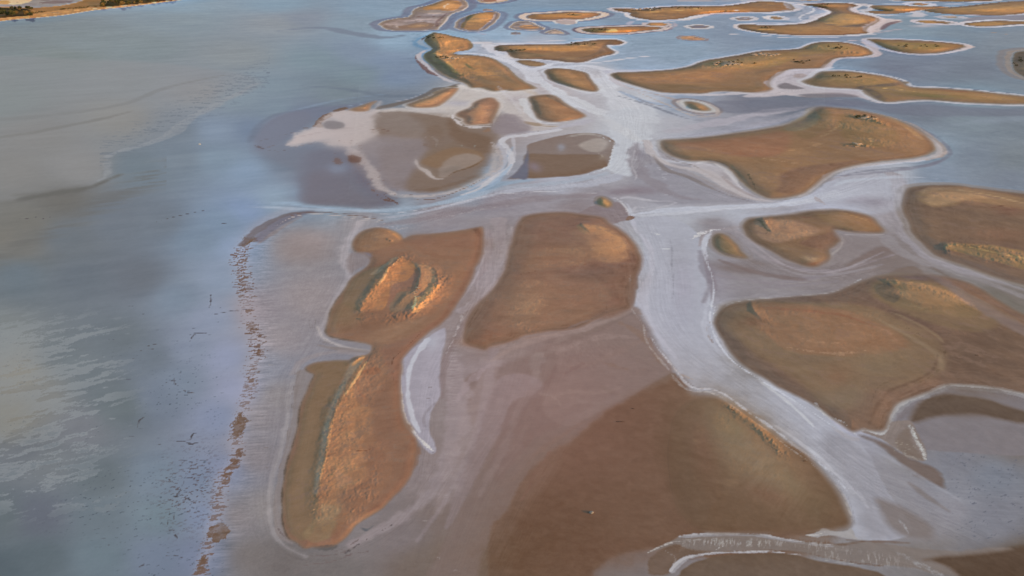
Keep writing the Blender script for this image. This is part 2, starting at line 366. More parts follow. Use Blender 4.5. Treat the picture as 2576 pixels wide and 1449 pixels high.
# brown pan in the middle of the upper flats
fill(G(1,0,[(1230,1150),(1500,1110),(1800,1150),(1980,1180),(2080,1240),(2200,1290),(2440,1320),(2460,1360),(2440,1500),(2360,1560),(2240,1600),(2000,1640),(1750,1580),(1560,1500),(1300,1420),(1230,1330)]), (140,120,110), soft=12, a=.85, warp=8)
blob(1110, 335, 130, 26, (124, 104, 92), .75, tex=.3); blob(1180, 300, 60, 22, (128, 108, 92), .6); blob(1020, 300, 70, 20, (152, 138, 130), .5)
blob(1130, 268, 90, 10, (200, 190, 186), .9)
stroke(G(1,0,[(1330,1130),(1450,1110),(1600,1120),(1800,1130),(1980,1110)]), (192,180,178), w=[6,8,9,8,6], soft=7, a=.8)
blob(1080, 345, 120, 12, (166, 148, 142), .5); blob(1230, 300, 30, 14, (130, 106, 88), .5); blob(1280, 320, 26, 26, (164,152,156), .7)
fill(G(1,1,[(1300,40),(1700,0),(1900,-60),(2200,-60),(2350,0),(2370,120),(2330,220),(2200,330),(2000,440),(1800,510),(1560,490),(1400,440),(1300,300),(1280,160)]), (138,120,116), soft=16, a=.8, warp=6)
fill(G(1,1,[(1640,190),(1700,120),(1860,60),(2000,0),(2140,-60),(2330,-40),(2350,80),(2340,160),(2240,210),(2080,260),(1940,360),(1800,350),(1780,280),(1680,230)]), (132,108,88), soft=5, a=.9, warp=5, tex=.3)
fill(G(1,1,[(1760,190),(1900,130),(2100,110),(2250,120),(2310,160),(2270,200),(2130,225),(2030,290),(1920,350),(1830,330),(1800,270),(1870,210)]), (166,148,138), soft=7, a=.85, warp=4)
blob(1130, 420, 34, 9, (136,120,108), .8, ang=-28)
stroke(G(1,1,[(1640,190),(1660,240),(1760,280),(1800,330),(1860,358),(1930,362)]), (186,174,174), w=[3,5,6,5,4,2], soft=4, a=.85)
stroke(G(1,1,[(1930,362),(2000,320),(2100,250),(2250,205),(2330,170)]), (112,88,70), w=[.5,2.5,4,3,1], soft=2, a=.85)
stroke(G(1,1,[(2080,30),(2150,50),(2230,30),(2280,20)]), (150,148,140), w=2, soft=2, a=.6)
stroke(G(1,1,[(1430,430),(1560,400),(1800,400),(2000,370)]), (118,98,88), w=[4,10,10,3], soft=12, a=.6)
# its pale lip and the shore line below
stroke(G(1,1,[(1040,60),(1100,180),(1200,270),(1230,380),(1320,470),(1450,540),(1700,550),(1950,510),(2100,450),(2250,390),(2400,300),(2440,200),(2430,100),(2420,0)]), (188,178,178), w=[10,14,14,12,12,9,7,6,6,6,7,8,8,8], soft=9, a=.75, warp=7, tex=.25)
stroke(G(1,1,[(1700,575),(1790,585),(1880,560),(2050,500),(2200,430),(2350,360)]), (112,88,74), w=[.6,1.6,1.4,1.4,1.2,.5], soft=1.6, a=.85, warp=2)
stroke(G(1,1,[(1200,480),(1280,560),(1360,590),(1430,610),(1460,625)]), (104,76,66), w=[.8,1.6,2.4,2,1], soft=1.5, a=.8, warp=5, fine=3)
mm = np.exp(-((GU - 925 - (GV - 440) * .45) / 34.) ** 2 - ((GV - 440) / 60.) ** 2)
mix(sl, (120, 100, 104), (sstep(sp2, .30, .45) * mm * .7).astype(np.float32))
fill(G(1,1,[(950,140),(1010,130),(1060,170),(1110,185),(1070,208),(1000,212),(950,190)]), (104,82,74), soft=2, a=.9, warp=4, fine=2)
fill(G(1,1,[(810,180),(860,168),(880,200),(910,222),(870,226),(820,208)]), (112,92,84), soft=2, a=.85, warp=4, fine=2)
blob(850, 418, 26, 10, (136,148,176), .6)
for q in ([(30,30),(110,60),(200,30)], [(960,0),(1040,70),(1160,120)]):
    stroke(G(1,1,q), (112,92,88), w=1.2, soft=1.6, a=.6, warp=5, fine=2)

# ---- pale salt of the channels
W1 = (196, 196, 207)
stroke([(690,511),(740,512),(800,520),(880,526),(950,530),(1040,522),(1120,508),(1200,488),(1270,462),(1340,452)], (156,174,196), w=[3,9,9,8,9,9,9,12,14,9], soft=11, a=.8)
stroke([(1180,480),(1230,450),(1262,425),(1275,395),(1290,370)], (150,174,204), w=[3,7,6,5,2], soft=5, a=.65)
stroke([(880,540),(960,548),(1050,536),(1150,512),(1230,492),(1300,478),(1400,470),(1480,462),(1540,446),(1570,430)], (184,184,198), w=[1,3,4,6,8,12,15,17,18,16], soft=7, a=.85)
stroke([(1250,370),(1262,352),(1300,335),(1370,328),(1420,318),(1480,305)], (184,178,188), w=[6,7,8,7,8,12], soft=6, a=.85)
stroke([(1258,360),(1268,385),(1270,410),(1250,435),(1215,460),(1180,478)], (188,184,194), w=[8,7,5,5,5,4], soft=5, a=.85)
stroke([(1290,345),(1294,380),(1292,405),(1282,428),(1275,440)], (196,192,202), w=[4,3,2.5,3,2], soft=3, a=.6)
stroke([(1150,112),(1190,108),(1230,108),(1290,110),(1380,103),(1470,98),(1560,100)], (196,192,198), w=[2,7,9,6,5,3,2], soft=4, a=.9)
stroke([(1225,112),(1245,130),(1275,150),(1300,165),(1340,175),(1400,158),(1450,160),(1500,158),(1570,148),(1640,140)], (202,200,208), w=[9,11,10,10,9,5,5,6,4,2], soft=4, a=.95)
stroke([(1140,131),(1165,133),(1200,135),(1240,142),(1290,160),(1330,180),(1350,200),(1400,230),(1450,260),(1500,280)], (204,202,210), w=[1,4,5,8,11,13,15,16,20,24], soft=6, a=.95)
stroke([(1360,170),(1420,168),(1480,165),(1530,180),(1520,205),(1535,235),(1560,262),(1590,290)], (204,203,212), w=[8,8,9,16,18,24,28,34], soft=8, a=.9)
stroke([(1530,180),(1580,178),(1680,176),(1780,166),(1860,152),(1960,140),(2060,128)], (186,184,196), w=[10,7,6,5,4,3,2], soft=6, a=.8)
stroke([(1380,190),(1420,215),(1470,232),(1520,240)], (202,198,204), w=[3,4,4,3], soft=3, a=.9)
stroke([(1535,195),(1560,212),(1600,228),(1640,236),(1720,240),(1800,238),(1880,234),(1940,232),(2020,242)], (190,182,188), w=[6,6,6,5,5,6,9,12,4], soft=4, a=.85)
stroke([(1560,230),(1620,255),(1680,266),(1720,282)], (146,164,194), w=[3,6,5,2], soft=8, a=.6)
stroke([(1590,222),(1660,240),(1730,262),(1760,288),(1800,292),(1808,278),(1780,260)], (176,162,162), w=[3,6,8,6,5,4,3], soft=5, a=.8)
stroke([(1598,245),(1640,262),(1700,272),(1760,290),(1810,292)], (140,128,132), w=[1,3,3,3,2], soft=4, a=.5)
stroke([(1590,290),(1590,330),(1585,370),(1575,400),(1560,432)], (200,201,211), w=[52,46,34,30,26], soft=12, a=.9)
stroke([(1680,330),(1720,325),(1800,310),(1880,292),(1960,278),(2030,268)], (178,172,184), w=[10,12,16,18,14,3], soft=9, a=.8)
stroke([(1650,360),(1640,380),(1660,400),(1700,408),(1760,410),(1800,415)], (192,190,200), w=[14,12,9,9,12,16], soft=7, a=.85)
stroke([(1640,385),(1680,415),(1740,440),(1800,470),(1860,492),(1920,505)], (170,158,160), w=[3,6,8,9,8,4], soft=7, a=.6)
fill([(1755,402),(1790,398),(1815,402),(1830,420),(1845,445),(1868,475),(1885,492),(1850,485),(1800,460),(1760,435),(1735,415)], (190,182,188), soft=5, a=.85)
blob(1825, 450, 14, 20, (168,158,162), .6, ang=-30)
stroke([(1665,385),(1700,405),(1740,415),(1790,440),(1850,475)], (140,126,122), w=[1,3,5,4,1], soft=4, a=.65)
blob(1620, 395, 22, 26, (150,142,152), .75); blob(1610, 385, 12, 14, (138,128,142), .5)
fill([(1600,430),(1650,410),(1700,420),(1760,450),(1840,490),(1900,508),(1820,512),(1700,515),(1640,510),(1590,480)], (160,156,168), soft=12, a=.75)
stroke([(1560,500),(1580,496),(1640,505),(1700,510),(1640,525),(1600,520),(1590,545)], (190,186,196), w=[3,6,5,2,3,4,2], soft=4, a=.8)
stroke([(1240,487),(1300,485),(1370,482),(1430,484),(1500,486)], (200,196,204), w=[1.5,2,1.5,1.5,1], soft=2, a=.8, fine=1)
blob(1600, 478, 60, 12, (150,136,146), .7); blob(1560, 485, 40, 8, (140,124,134), .5)
stroke([(1560,545),(1650,533),(1750,525),(1850,520),(1960,515),(2040,500),(2110,490),(2180,480)], (198,199,213), w=[2,12,13,11,12,16,20,14], soft=5, a=.9)
stroke([(1610,545),(1700,545),(1800,540),(1850,540)], (180,180,192), w=[18,20,12,4], soft=10, a=.8)
stroke([(2020,490),(2060,455),(2110,430),(2160,418),(2230,412),(2300,405),(2355,396),(2385,380)], (196,194,206), w=[9,9,7,6,5,4.5,4,3], soft=4, a=.9)
stroke([(2010,497),(2045,472),(2085,452),(2140,440)], (166,154,160), w=[2,5,5,2], soft=4, a=.7)
stroke([(2100,443),(2180,437),(2260,428),(2340,415),(2375,400)], (138,134,150), w=[2,5,5,5,4], soft=5, a=.6)
blob(2170, 470, 70, 22, (186,186,200), .8); blob(2150, 505, 34, 9, (152,140,154), .6, ang=-10)
stroke([(2250,440),(2262,470),(2260,520),(2275,570),(2310,620),(2360,655),(2450,690),(2576,730),(2800,800)], (170,162,170), w=[16,14,18,20,20,20,14,10,8], soft=8, a=.8)
stroke([(2310,655),(2400,700),(2480,760),(2560,830),(2700,900)], (142,132,132), w=[4,10,12,10,8], soft=10, a=.75)
stroke([(2340,668),(2420,720),(2500,790),(2576,850),(2700,930)], (108,92,84), w=[1,4,6,8,8], soft=7, a=.7)
# pink veins round the twin islands
stroke([(1885,625),(1930,650),(1990,672),(2060,682),(2130,675),(2200,655),(2250,640)], (166,154,162), w=[3,5,6,7,6,5,3], soft=4, a=.7)
stroke([(1790,590),(1830,575),(1880,572),(1880,610),(1930,655),(2010,690),(2080,692),(2160,680),(2220,665)], (166,156,162), w=[3,6,5,4,5,5,5,5,3], soft=5, a=.7)
blob(2210, 640, 46, 12, (130,114,112), .75, ang=-12); blob(2140, 665, 70, 10, (136,122,120), .5, ang=-6)
blob(1860, 675, 70, 14, (134,118,116), .7, ang=6); blob(1900, 660, 40, 8, (132,116,112), .5, ang=14)
stroke([(1790,690),(1850,700),(1930,712),(2010,705),(2090,690)], (158,148,156), w=[4,8,9,8,4], soft=6, a=.7)
stroke([(1745,590),(1765,610),(1775,650),(1790,690),(1800,730)], (150,140,150), w=[2,4,6,6,4], soft=6, a=.7)
# arms of pale crust by the small island
stroke([(1790,585),(1775,600),(1772,622),(1778,645),(1782,670)], (196,194,206), w=[5,7,5,3,1], soft=3, a=.85, warp=3, fine=2)
stroke([(1740,592),(1760,586),(1800,580),(1815,577)], (200,196,204), w=[3,5,2.5,1], soft=2.5, a=.75, fine=4, tex=.5)
stroke([(1640,583),(1665,590),(1675,592)], (196,194,204), w=[1,2.5,1], soft=2, a=.7, fine=3)
stroke([(1658,627),(1672,629)], (206,206,214), w=1, soft=1.6, a=.9); stroke([(1660,637),(1685,638)], (206,206,214), w=1, soft=1.6, a=.9)
blob(1790, 560, 34, 14, (148,138,144), .6)
# ---- main channel: clean salt, from the meeting of the arms to the lower right
fill(G(2,2,[(1250,-640),(1310,-560),(1370,-420),(1380,-300),(1330,-180),(1255,-60),(1245,60),(1235,180),(1290,290),(1375,420),(1410,570),(1500,700),(1620,840),(1700,960),(1790,1050),(1900,1092),(2020,1085),(2190,1165),(2400,1325),(2600,1460),
  (2830,1640),(3070,1800),(3280,1980),(3400,2120),(3465,2260),(3490,2370),(3478,2460),(3420,2505),(3300,2500),(3200,2470),(3140,2520),(3020,2545),(3150,2560),(3250,2545),(3500,2580),(3800,2605),
  (4100,2520),(4000,2300),(3850,2100),(3750,1900),(3650,1700),(3500,1560),(3420,1500),(3300,1400),(3200,1300),(3050,1190),(2900,1110),(2750,1020),(2576,900),(2400,800),(2250,700),(2150,600),(2100,500),(2085,400),(2100,310),(2060,180),(2040,60),(2010,-100),(1980,-260),(1960,-420),(1880,-560),(1700,-660),(1500,-700)]), (182, 182, 196), soft=3.6, a=.95, warp=3)
stroke([(1590,545),(1600,580),(1625,605),(1640,640),(1640,680),(1625,715),(1615,750),(1630,800),(1660,850),(1700,900)], (192,190,204), w=[4,5,6,6,8,10,12,10,8,3], soft=5, a=.9)
blob(1665, 740, 38, 90, (190,190,206), .5)
blob(1710, 800, 46, 70, (178,178,194), .6); blob(1705, 640, 34, 40, (172,170,182), .7); blob(1720, 720, 26, 60, (176,172,188), .7)
stroke(G(2,2,[(2030,0),(2020,150),(2000,300),(1990,420),(2030,540),(2100,640),(2200,740),(2300,820),(2450,900),(2600,980),(2800,1120),(3000,1270),(3200,1420)]), (192,192,206), w=[5,6,6,6,7,7,7,7,6,5,5,5,4], soft=5, a=.8)
stroke(G(2,2,[(2440,900),(2600,1010),(2800,1160),(2950,1290),(3100,1440)]), (206,206,216), w=[2,4,5,4,2], soft=3, a=.8)
stroke(G(2,2,[(2010,420),(2030,520),(2080,600)]), (166,152,152), w=.9, soft=1.5, a=.6)
for q, w_ in (([(1290,250),(1370,400),(1420,560),(1530,690),(1650,810),(1740,900),(1870,960)], [1,2,2.5,4,5,5,2]), ([(1700,930),(1800,1010),(1900,1050),(2050,1060),(2200,1120),(2400,1260),(2600,1410)], [1,2.5,3,2.5,3,3,3])):
    stroke(G(2,2,q), (196,178,170), w=w_, soft=3, a=.6, tex=.4, fine=2)
stroke(G(2,2,[(1780,960),(1840,1005),(1900,1035),(1960,1045)]), (128,116,122), w=[.5,1.3,1.6,.5], soft=1.5, a=.7, warp=3)
stroke(G(2,2,[(2170,1090),(2300,1180),(2450,1300),(2560,1400)]), (150,140,144), w=.8, soft=1.5, a=.6, warp=3)
stroke(G(2,2,[(1960,1080),(2180,1140),(2400,1290),(2600,1430),(2830,1620),(3000,1740)]), (214,208,206), w=[1,2,3,3,2.5,2], soft=2.5, a=.7, fine=2)
stroke(G(3,3,[(0,0),(250,110),(450,290),(640,480),(760,640),(860,800),(900,900)]), (206,196,192), w=[2.5,2,2,2,2,2,2], soft=2, a=.6, fine=1)
stroke(G(3,3,[(150,0),(350,130),(560,300),(750,480),(900,610),(1000,700),(1080,830)]), (204,204,218), w=[5,6,7,6,5,5,3], soft=4, a=.75)
stroke(G(3,3,[(260,0),(450,140),(700,370),(870,540),(960,660)]), (150,144,160), w=.9, soft=1.5, a=.5)
stroke(G(3,3,[(840,560),(900,640),(1000,720),(1100,800),(1200,850)]), (208,208,216), w=[1,3,5,3,1], soft=4, a=.5, tex=.8, fine=5)
# dusky fans on the lower right flat
fill(G(3,3,[(700,60),(900,120),(1050,230),(1400,430),(1700,590),(1900,700),(2100,860),(1900,1100),(1500,1160),(1150,1140),(1000,1000),(1000,800),(900,600),(760,420),(600,200)]), (158,154,164), soft=22, a=.65, warp=6)
stroke(G(3,3,[(1000,90),(1200,170),(1350,260),(1500,370),(1650,460),(1750,540),(1820,600)]), (112,96,90), w=[2,8,14,20,24,18,6], soft=12, a=.85)
stroke(G(3,3,[(1480,560),(1600,650),(1700,730),(1900,860)]), (138,128,128), w=[2,7,7,2], soft=8, a=.7)
fill(G(3,3,[(1160,740),(1300,760),(1450,840),(1600,930),(1720,1030),(1700,1130),(1500,1120),(1350,1060),(1250,950),(1200,840)]), (136,124,122), soft=14, a=.8, warp=5)
stroke(G(3,3,[(1380,930),(1440,1000),(1490,1080)]), (176,174,180), w=[1,2.5,1], soft=3, a=.6, tex=.6, fine=4)
blob(1960, 1215, 26, 16, (134,122,118), .0)
stroke(G(3,3,[(900,110),(1100,220),(1400,380),(1700,560),(2000,740)]), (172,170,182), w=[6,7,6,5,2], soft=6, a=.5)
# the hook spit at the right
fill(G(3,2,[(1260,1460),(1300,1380),(1340,1290),(1400,1220),(1550,1150),(1700,1090),(1850,1025),(1980,1018),(2300,1040),(2576,1090),(2900,1180),(2900,1700),(2000,1700),(1500,1640)]), (140,132,138), soft=3, a=.85, warp=2, fine=2)
fill(G(3,2,[(1500,1380),(1540,1270),(1600,1190),(1700,1140),(1850,1110),(2100,1130),(2300,1170),(2450,1220),(2700,1300),(2800,1400),(2600,1400),(2400,1360),(2200,1320),(2000,1310),(1800,1330),(1650,1380),(1560,1400)]), (94,78,68), soft=10, a=.95, warp=4)
blob(2400, 1040, 80, 10, (92,76,66), .6, ang=4)
stroke(G(3,2,[(1300,1420),(1340,1310),(1400,1240),(1550,1165),(1700,1105),(1850,1045),(1980,1040),(2300,1062),(2576,1115),(2800,1190)]), (160,156,162), w=[8,9,8,7,7,7,8,8,8,8], soft=4, a=.8, fine=2)
stroke(G(3,2,[(1360,1443),(1400,1360),(1460,1300)]), (130,120,124), w=[5,5,2], soft=6, a=.7)
fill(G(3,3,[(1010,40),(1045,15),(1100,30),(1160,60),(1210,68),(1250,30),(1290,-40),(1500,-60),(1580,60),(1640,180),(1670,260),(1655,340),(1600,345),(1480,310),(1400,250),(1300,180),(1220,130),(1100,85),(1030,60)]), (146,132,128), soft=3, a=.95, warp=2, fine=2)
fill(G(3,3,[(1400,60),(1480,20),(1510,100),(1530,180),(1560,230),(1620,330),(1500,310),(1430,260),(1360,170)]), (116,100,90), soft=6, a=.7, fine=3, tex=.3)
stroke(G(3,3,[(1010,42),(1060,30),(1140,60),(1210,75),(1260,40)]), (172,166,170), w=[1.5,3.5,3,4,5], soft=2, a=.85, fine=2)
stroke(G(3,3,[(1510,0),(1540,90),(1590,170),(1640,250),(1655,330)]), (192,190,192), w=[6,5,4,3.5,1], soft=3, a=.8, fine=4, tex=.35)
stroke(G(3,3,[(1330,200),(1420,260),(1520,310),(1600,330)]), (164,154,150), w=[1,3,4,2], soft=3, a=.7, fine=5, tex=.6)
stroke(G(3,2,[(540,1200),(600,1270),(680,1340),(780,1400),(860,1440),(950,1520)]), (204,204,210), w=[1.5,2.5,3,4,3,1], soft=2.5, a=.8, fine=5, tex=.3)
stroke(G(3,3,[(720,10),(800,60),(880,110),(960,130)]), (178,172,180), w=[3,6,8,8], soft=5, a=.7, fine=4, tex=.3)

# ---- lower centre: brown flats and the pale fans on them
fill([(1160,960),(1300,905),(1420,860),(1520,820),(1590,775),(1620,800),(1660,880),(1700,940),(1640,965),(1560,1020),(1480,1070),(1400,1110),(1340,1150),(1310,1200),(1270,1290),(1220,1380),(1180,1500),(1060,1500),(1100,1400),(1150,1290),(1180,1180),(1190,1080)], (134,116,112), soft=14, a=.8, warp=5)
stroke([(1130,905),(1150,980),(1150,1060),(1130,1140),(1100,1220),(1040,1280),(960,1330),(880,1370)], (164,150,154), w=[26,30,30,26,22,18,15,12], soft=14, a=.8)
stroke([(1240,880),(1230,960),(1210,1040),(1190,1110),(1150,1200),(1100,1290),(1050,1360)], (156,142,146), w=[10,12,10,8,8,8,6], soft=8, a=.6)
stroke([(1350,900),(1350,960),(1370,985),(1400,1000)], (152,138,136), w=[20,14,8,3], soft=8, a=.5)
fill([(1250,960),(1290,940),(1350,950),(1370,985),(1330,1010),(1290,1060),(1240,1120),(1200,1200),(1160,1280),(1120,1330),(1150,1220),(1190,1120),(1210,1040)], (158,142,146), soft=6, a=.55, warp=5)
fill([(1290,1010),(1350,985),(1420,900),(1540,870),(1600,900),(1670,935),(1600,975),(1500,1020),(1420,1065),(1340,1110),(1290,1170),(1250,1210),(1240,1150),(1260,1080)], (130,110,106), soft=6, a=.7, warp=5)
stroke([(1400,860),(1460,830),(1530,800),(1590,775),(1610,790)], (152,134,130), w=[10,12,12,9,4], soft=8, a=.7)
for q, c_ in ((((1430,1000),(1470,1010),(1520,1020),(1470,1035)), (146,128,122)), (((1500,960),(1540,990),(1600,1000)), (118,100,92)), (((1310,900),(1360,890),(1420,875)), (150,134,130)), (((1390,950),(1430,930),(1480,925)), (122,100,98))):
    stroke(list(q), c_, w=[2,6,5,2][:len(q)], soft=8, a=.55, warp=6)
T0 = [(1686,938),(1640,965),(1590,1000),(1530,1030),(1470,1075),(1430,1085),(1400,1110),(1372,1140),(1338,1160),(1320,1195),(1290,1230),(1265,1280),(1240,1310),(1200,1400),(1180,1480),(1170,1800),(2576,1800),(2576,1480),(2300,1480),(2000,1480)]
fill([(1480,1072),(1560,1020),(1640,968),(1690,938),(1700,950),(1640,1000),(1580,1030),(1520,1080),(1480,1110),(1440,1130),(1400,1150),(1350,1200),(1330,1230)], (116,98,88), soft=4, a=.8)
fill([(1512,1040),(1560,1010),(1700,945),(1730,985),(1760,1000),(1800,1010),(1900,1100),(2100,1340),(1900,1420),(1640,1380),(1500,1430),(1430,1600),(1300,1600),(1290,1440),(1300,1330),(1330,1270),(1370,1210),(1400,1160),(1430,1130),(1460,1100),(1490,1070)], (112,86,72), soft=26, a=.9, warp=12)
fill([(1512,1050),(1560,1020),(1700,955),(1730,985),(1760,1000),(1800,1010),(1900,1100),(2100,1340),(1900,1420),(1640,1380),(1500,1430),(1430,1600),(1250,1600),(1230,1440),(1235,1330),(1270,1290),(1320,1200),(1360,1160),(1400,1130),(1450,1100),(1480,1075)], (108,82,66), soft=9, a=.6, warp=7, fine=3)
blob(1390, 1330, 150, 120, (100,73,56), .6); blob(1500, 1150, 130, 60, (112,86,72), .5); blob(1560, 1390, 140, 40, (106,78,62), .6)
blob(1350, 1200, 50, 20, (124,98,86), .45, ang=-45)
stroke([(1420,1115),(1385,1135),(1370,1160),(1345,1190),(1330,1230),(1310,1260)], (122,92,80), w=[1,2,2.5,2,2,1], soft=4, a=.5, warp=5)
blob(1300, 1400, 90, 60, (100,74,56), .5)
# ---- lower left flats
stroke([(770,540),(840,542),(900,552),(960,560),(1000,575)], (186,176,178), w=[1.2,1.6,1.6,1.6,.8], soft=1.6, a=.85)
stroke([(745,545),(780,532),(850,536),(920,546),(970,556)], (104,84,74), w=[1,2.4,1.8,2.2,1.5], soft=2, a=.8)
fill([(640,600),(680,560),(740,535),(790,530),(740,550),(700,575),(660,610)], (120,112,124), soft=7, a=.75)
stroke([(640,620),(690,585),(730,560),(760,545)], (150,136,138), w=[2,6,6,2], soft=5, a=.6)
blob(780, 625, 70, 36, (162,146,146), .6); blob(790, 600, 60, 20, (176,160,162), .5)
stroke([(905,560),(885,590),(870,620),(868,650),(880,690),(860,730),(830,780),(810,820),(800,842)], (184,174,180), w=[8,10,14,15,10,8,7,5,5], soft=12, a=.7, warp=4)
stroke([(798,820),(812,848),(850,868),(900,880),(930,882)], (188,178,180), w=[3,4,4,4,2], soft=6, a=.75)
for k, off in enumerate((0, 5, 10, 15)):
    stroke([(792 - off,800),(798 - off,830),(815 - off * .6,852 + off * .4),(850,872 + off * .5)], (134,124,124), w=.7, soft=1.4, a=.45, warp=3)
stroke([(925,885),(860,880),(800,868)], (150,138,138), w=[5,8,2], soft=6, a=.7)
stroke([(920,895),(860,885),(800,893),(760,910),(735,940)], (166,154,158), w=[4,9,8,8,6], soft=7, a=.6)
stroke([(752,925),(738,960),(725,1010),(722,1060),(710,1120),(690,1180),(678,1240),(678,1300),(690,1340),(720,1375),(770,1400)], (174,165,169), w=[4,5,6,7,8,7,6,6,6,6,5], soft=11, a=.6, warp=4)
for off in (-3, 3, 8):
    stroke([(745 + off,935),(742 + off,970),(733 + off,1010),(726 + off,1050),(728 + off,1080),(718 + off,1130),(706 + off,1180)], (132,120,118), w=.8, soft=1.4, a=.55, warp=4, fine=1)
fill([(748,935),(775,935),(788,950),(775,985),(765,1010),(758,1050),(745,1090),(720,1170),(705,1240),(704,1300),(715,1340),(740,1370),(700,1350),(688,1290),(695,1220),(715,1130),(735,1040),(740,980)], (150,138,138), soft=4, a=.8)
for q in ([(700,1330),(720,1355),(750,1372),(775,1385)], [(740,1390),(775,1398),(820,1398),(860,1390),(900,1372)], [(745,1425),(780,1420),(820,1416),(860,1405),(890,1392),(925,1388)], [(800,1380),(850,1385),(890,1365),(940,1335)], [(870,1398),(900,1400)]):
    stroke(q, (112,98,98), w=.8, soft=1.5, a=.7, warp=5, fine=2)
stroke([(870,1390),(900,1372),(930,1352),(960,1335),(985,1322)], (92,84,86), w=1.3, soft=1.6, a=.8, warp=6, fine=3, tex=.5)
fill([(905,1325),(925,1330),(940,1322),(920,1338)], (92,92,98), soft=3, a=.8)
# white lens between the two big dunes
fill(G(1,2,[(1760,545),(1830,490),(1900,450),(1940,450),(1945,560),(1905,700),(1890,900),(1905,1080),(1850,1200),(1790,1320),(1780,1443),(1790,1520),(1830,1600),(1845,1690),(1800,1720),(1740,1680),(1650,1570),(1560,1480),(1500,1330),(1490,1150),(1485,950),(1490,780),(1560,690),(1660,610)]), (174,168,182), soft=4, a=.92, warp=2)
stroke(G(1,2,[(1760,560),(1700,640),(1620,760),(1570,900),(1560,1050),(1570,1200),(1620,1380),(1680,1500)]), (200,200,212), w=[8,9,6,5,5,6,6,4], soft=4, a=.85)
blob(1090, 860, 22, 22, (188,188,202), .7)
stroke(G(1,2,[(1500,760),(1495,900),(1493,1050),(1500,1200),(1520,1320),(1570,1443),(1680,1560),(1760,1640),(1820,1690)]), (214,208,208), w=[1.5,2,2.6,3,4,5.5,5.5,5,3], soft=2, a=.95, fine=2.5, tex=.2)
stroke(G(1,2,[(1840,1200),(1760,1280),(1720,1360),(1740,1443)]), (150,140,148), w=[4,5,4,2], soft=5, a=.5)
stroke(G(1,2,[(2200,330),(2120,400),(2060,520),(1990,640),(1940,760),(1920,900),(1910,1060),(1920,1160)]), (146,130,132), w=[3,6,7,8,9,9,7,3], soft=6, a=.7)
stroke(G(1,2,[(2170,170),(2120,300),(2050,480),(2000,600),(1960,700)]), (184,174,178), w=[1.5,3,2,2,1], soft=2.5, a=.7, fine=5, tex=.5)
rp = fbm(GX / 2.2, GY / .33, 3, 97)
rm = np.exp(-((GU - (1139 - (GV - 950) * .05)) / 16.) ** 2 - ((GV - 920) / 95.) ** 2)
COL += (rp * 16 * rm)[..., None]
stroke(G(1,2,[(2460,0),(2410,120),(2300,240),(2200,350),(2140,470),(2110,600)]), (176,166,168), w=[4,5,5,4,3,2], soft=4, a=.7)
stroke([(1212,715),(1222,660),(1228,610),(1225,580)], (172,156,162), w=[14,14,13,12], soft=6, a=.6)
# bottom right spit
fill(G(2,3,[(1410,1282),(1560,1200),(1700,1140),(1740,1108),(1900,1088),(2150,1078),(2576,1088),(2776,1130),(3100,1175),(3340,1192),(3560,1160),(3800,1180),(4200,1240),(4600,1260),(5100,1230),(5400,1500),(4400,1500),(4150,1440),(3800,1400),(3400,1370),(3000,1280),(2776,1255),(2500,1255),(2200,1270),(1950,1300),(1800,1340),(1720,1300),(1750,1200),(1560,1240)]), (138,126,122), soft=4, a=.9, warp=2.5, fine=2)
fill(G(2,3,[(1420,1440),(1430,1340),(1560,1240),(1700,1190),(1750,1210),(1900,1250),(2100,1270),(1900,1300),(1760,1350),(1680,1420),(1620,1500),(1440,1500)]), (108,88,76), soft=5, a=.85, fine=3)
stroke(G(2,3,[(1740,1120),(1850,1110),(2000,1100),(2300,1095),(2576,1110),(2800,1150),(3100,1195),(3300,1215)]), (164,158,164), w=[3,4,4,4,4,3,3,2], soft=3, a=.8)
stroke(G(2,3,[(1420,1278),(1500,1235),(1600,1195),(1700,1165),(1850,1155),(2000,1135)]), (170,160,158), w=[1,2,2,1.6,2,1], soft=2, a=.8, fine=2)
stroke(G(2,3,[(1660,1460),(1720,1390),(1800,1335),(1950,1300),(2200,1275),(2400,1275),(2576,1270),(2700,1272),(2850,1290),(2980,1305)]), (168,162,168), w=[9,9,7,5,4,3,2.5,2,1.5,.8], soft=3, a=.9, fine=2)
stroke(G(2,3,[(1800,1348),(1900,1335),(1950,1325)]), (116,96,84), w=[.6,1.4,.6], soft=1.4, a=.8)
stroke(G(2,3,[(2776,1255),(3000,1280),(3200,1320),(3400,1360),(3600,1390),(3800,1410)]), (104,84,74), w=[1.5,3,2,2,3,2], soft=2.5, a=.7, fine=2)
stroke(G(2,3,[(3160,1345),(3300,1368),(3420,1380),(3500,1390)]), (176,172,172), w=[.8,1.8,1.5,.6], soft=1.6, a=.85)
fn = sstep(fbm(rot(GX, GY, 70)[0] / 1.4, rot(GX, GY, 70)[1] / .35, 3, 99), .1, .35)
fm = np.exp(-((GV - 1366 - (GU - 1900) * .02) / 9.) ** 2) * sstep(GU, 1690, 1760) * (1 - sstep(GU, 2080, 2160))
mix(sl, (180,172,172), (fn * fm * .6).astype(np.float32))
fm = np.exp(-((GV - 1392 - (GU - 2080) * .12) / 16.) ** 2) * sstep(GU, 2000, 2060) * (1 - sstep(GU, 2200, 2320))
mix(sl, (184,178,178), (fn * fm * .5).astype(np.float32))
stroke(G(3,3,[(1380,1280),(1480,1330),(1600,1400),(1800,1500)]), (176,174,180), w=[4,7,8,6], soft=7, a=.6, tex=.7, fine=5)
blob(2030, 1390, 60, 14, (126,112,106), .6, ang=10); blob(2080, 1355, 90, 10, (156,148,150), .6)
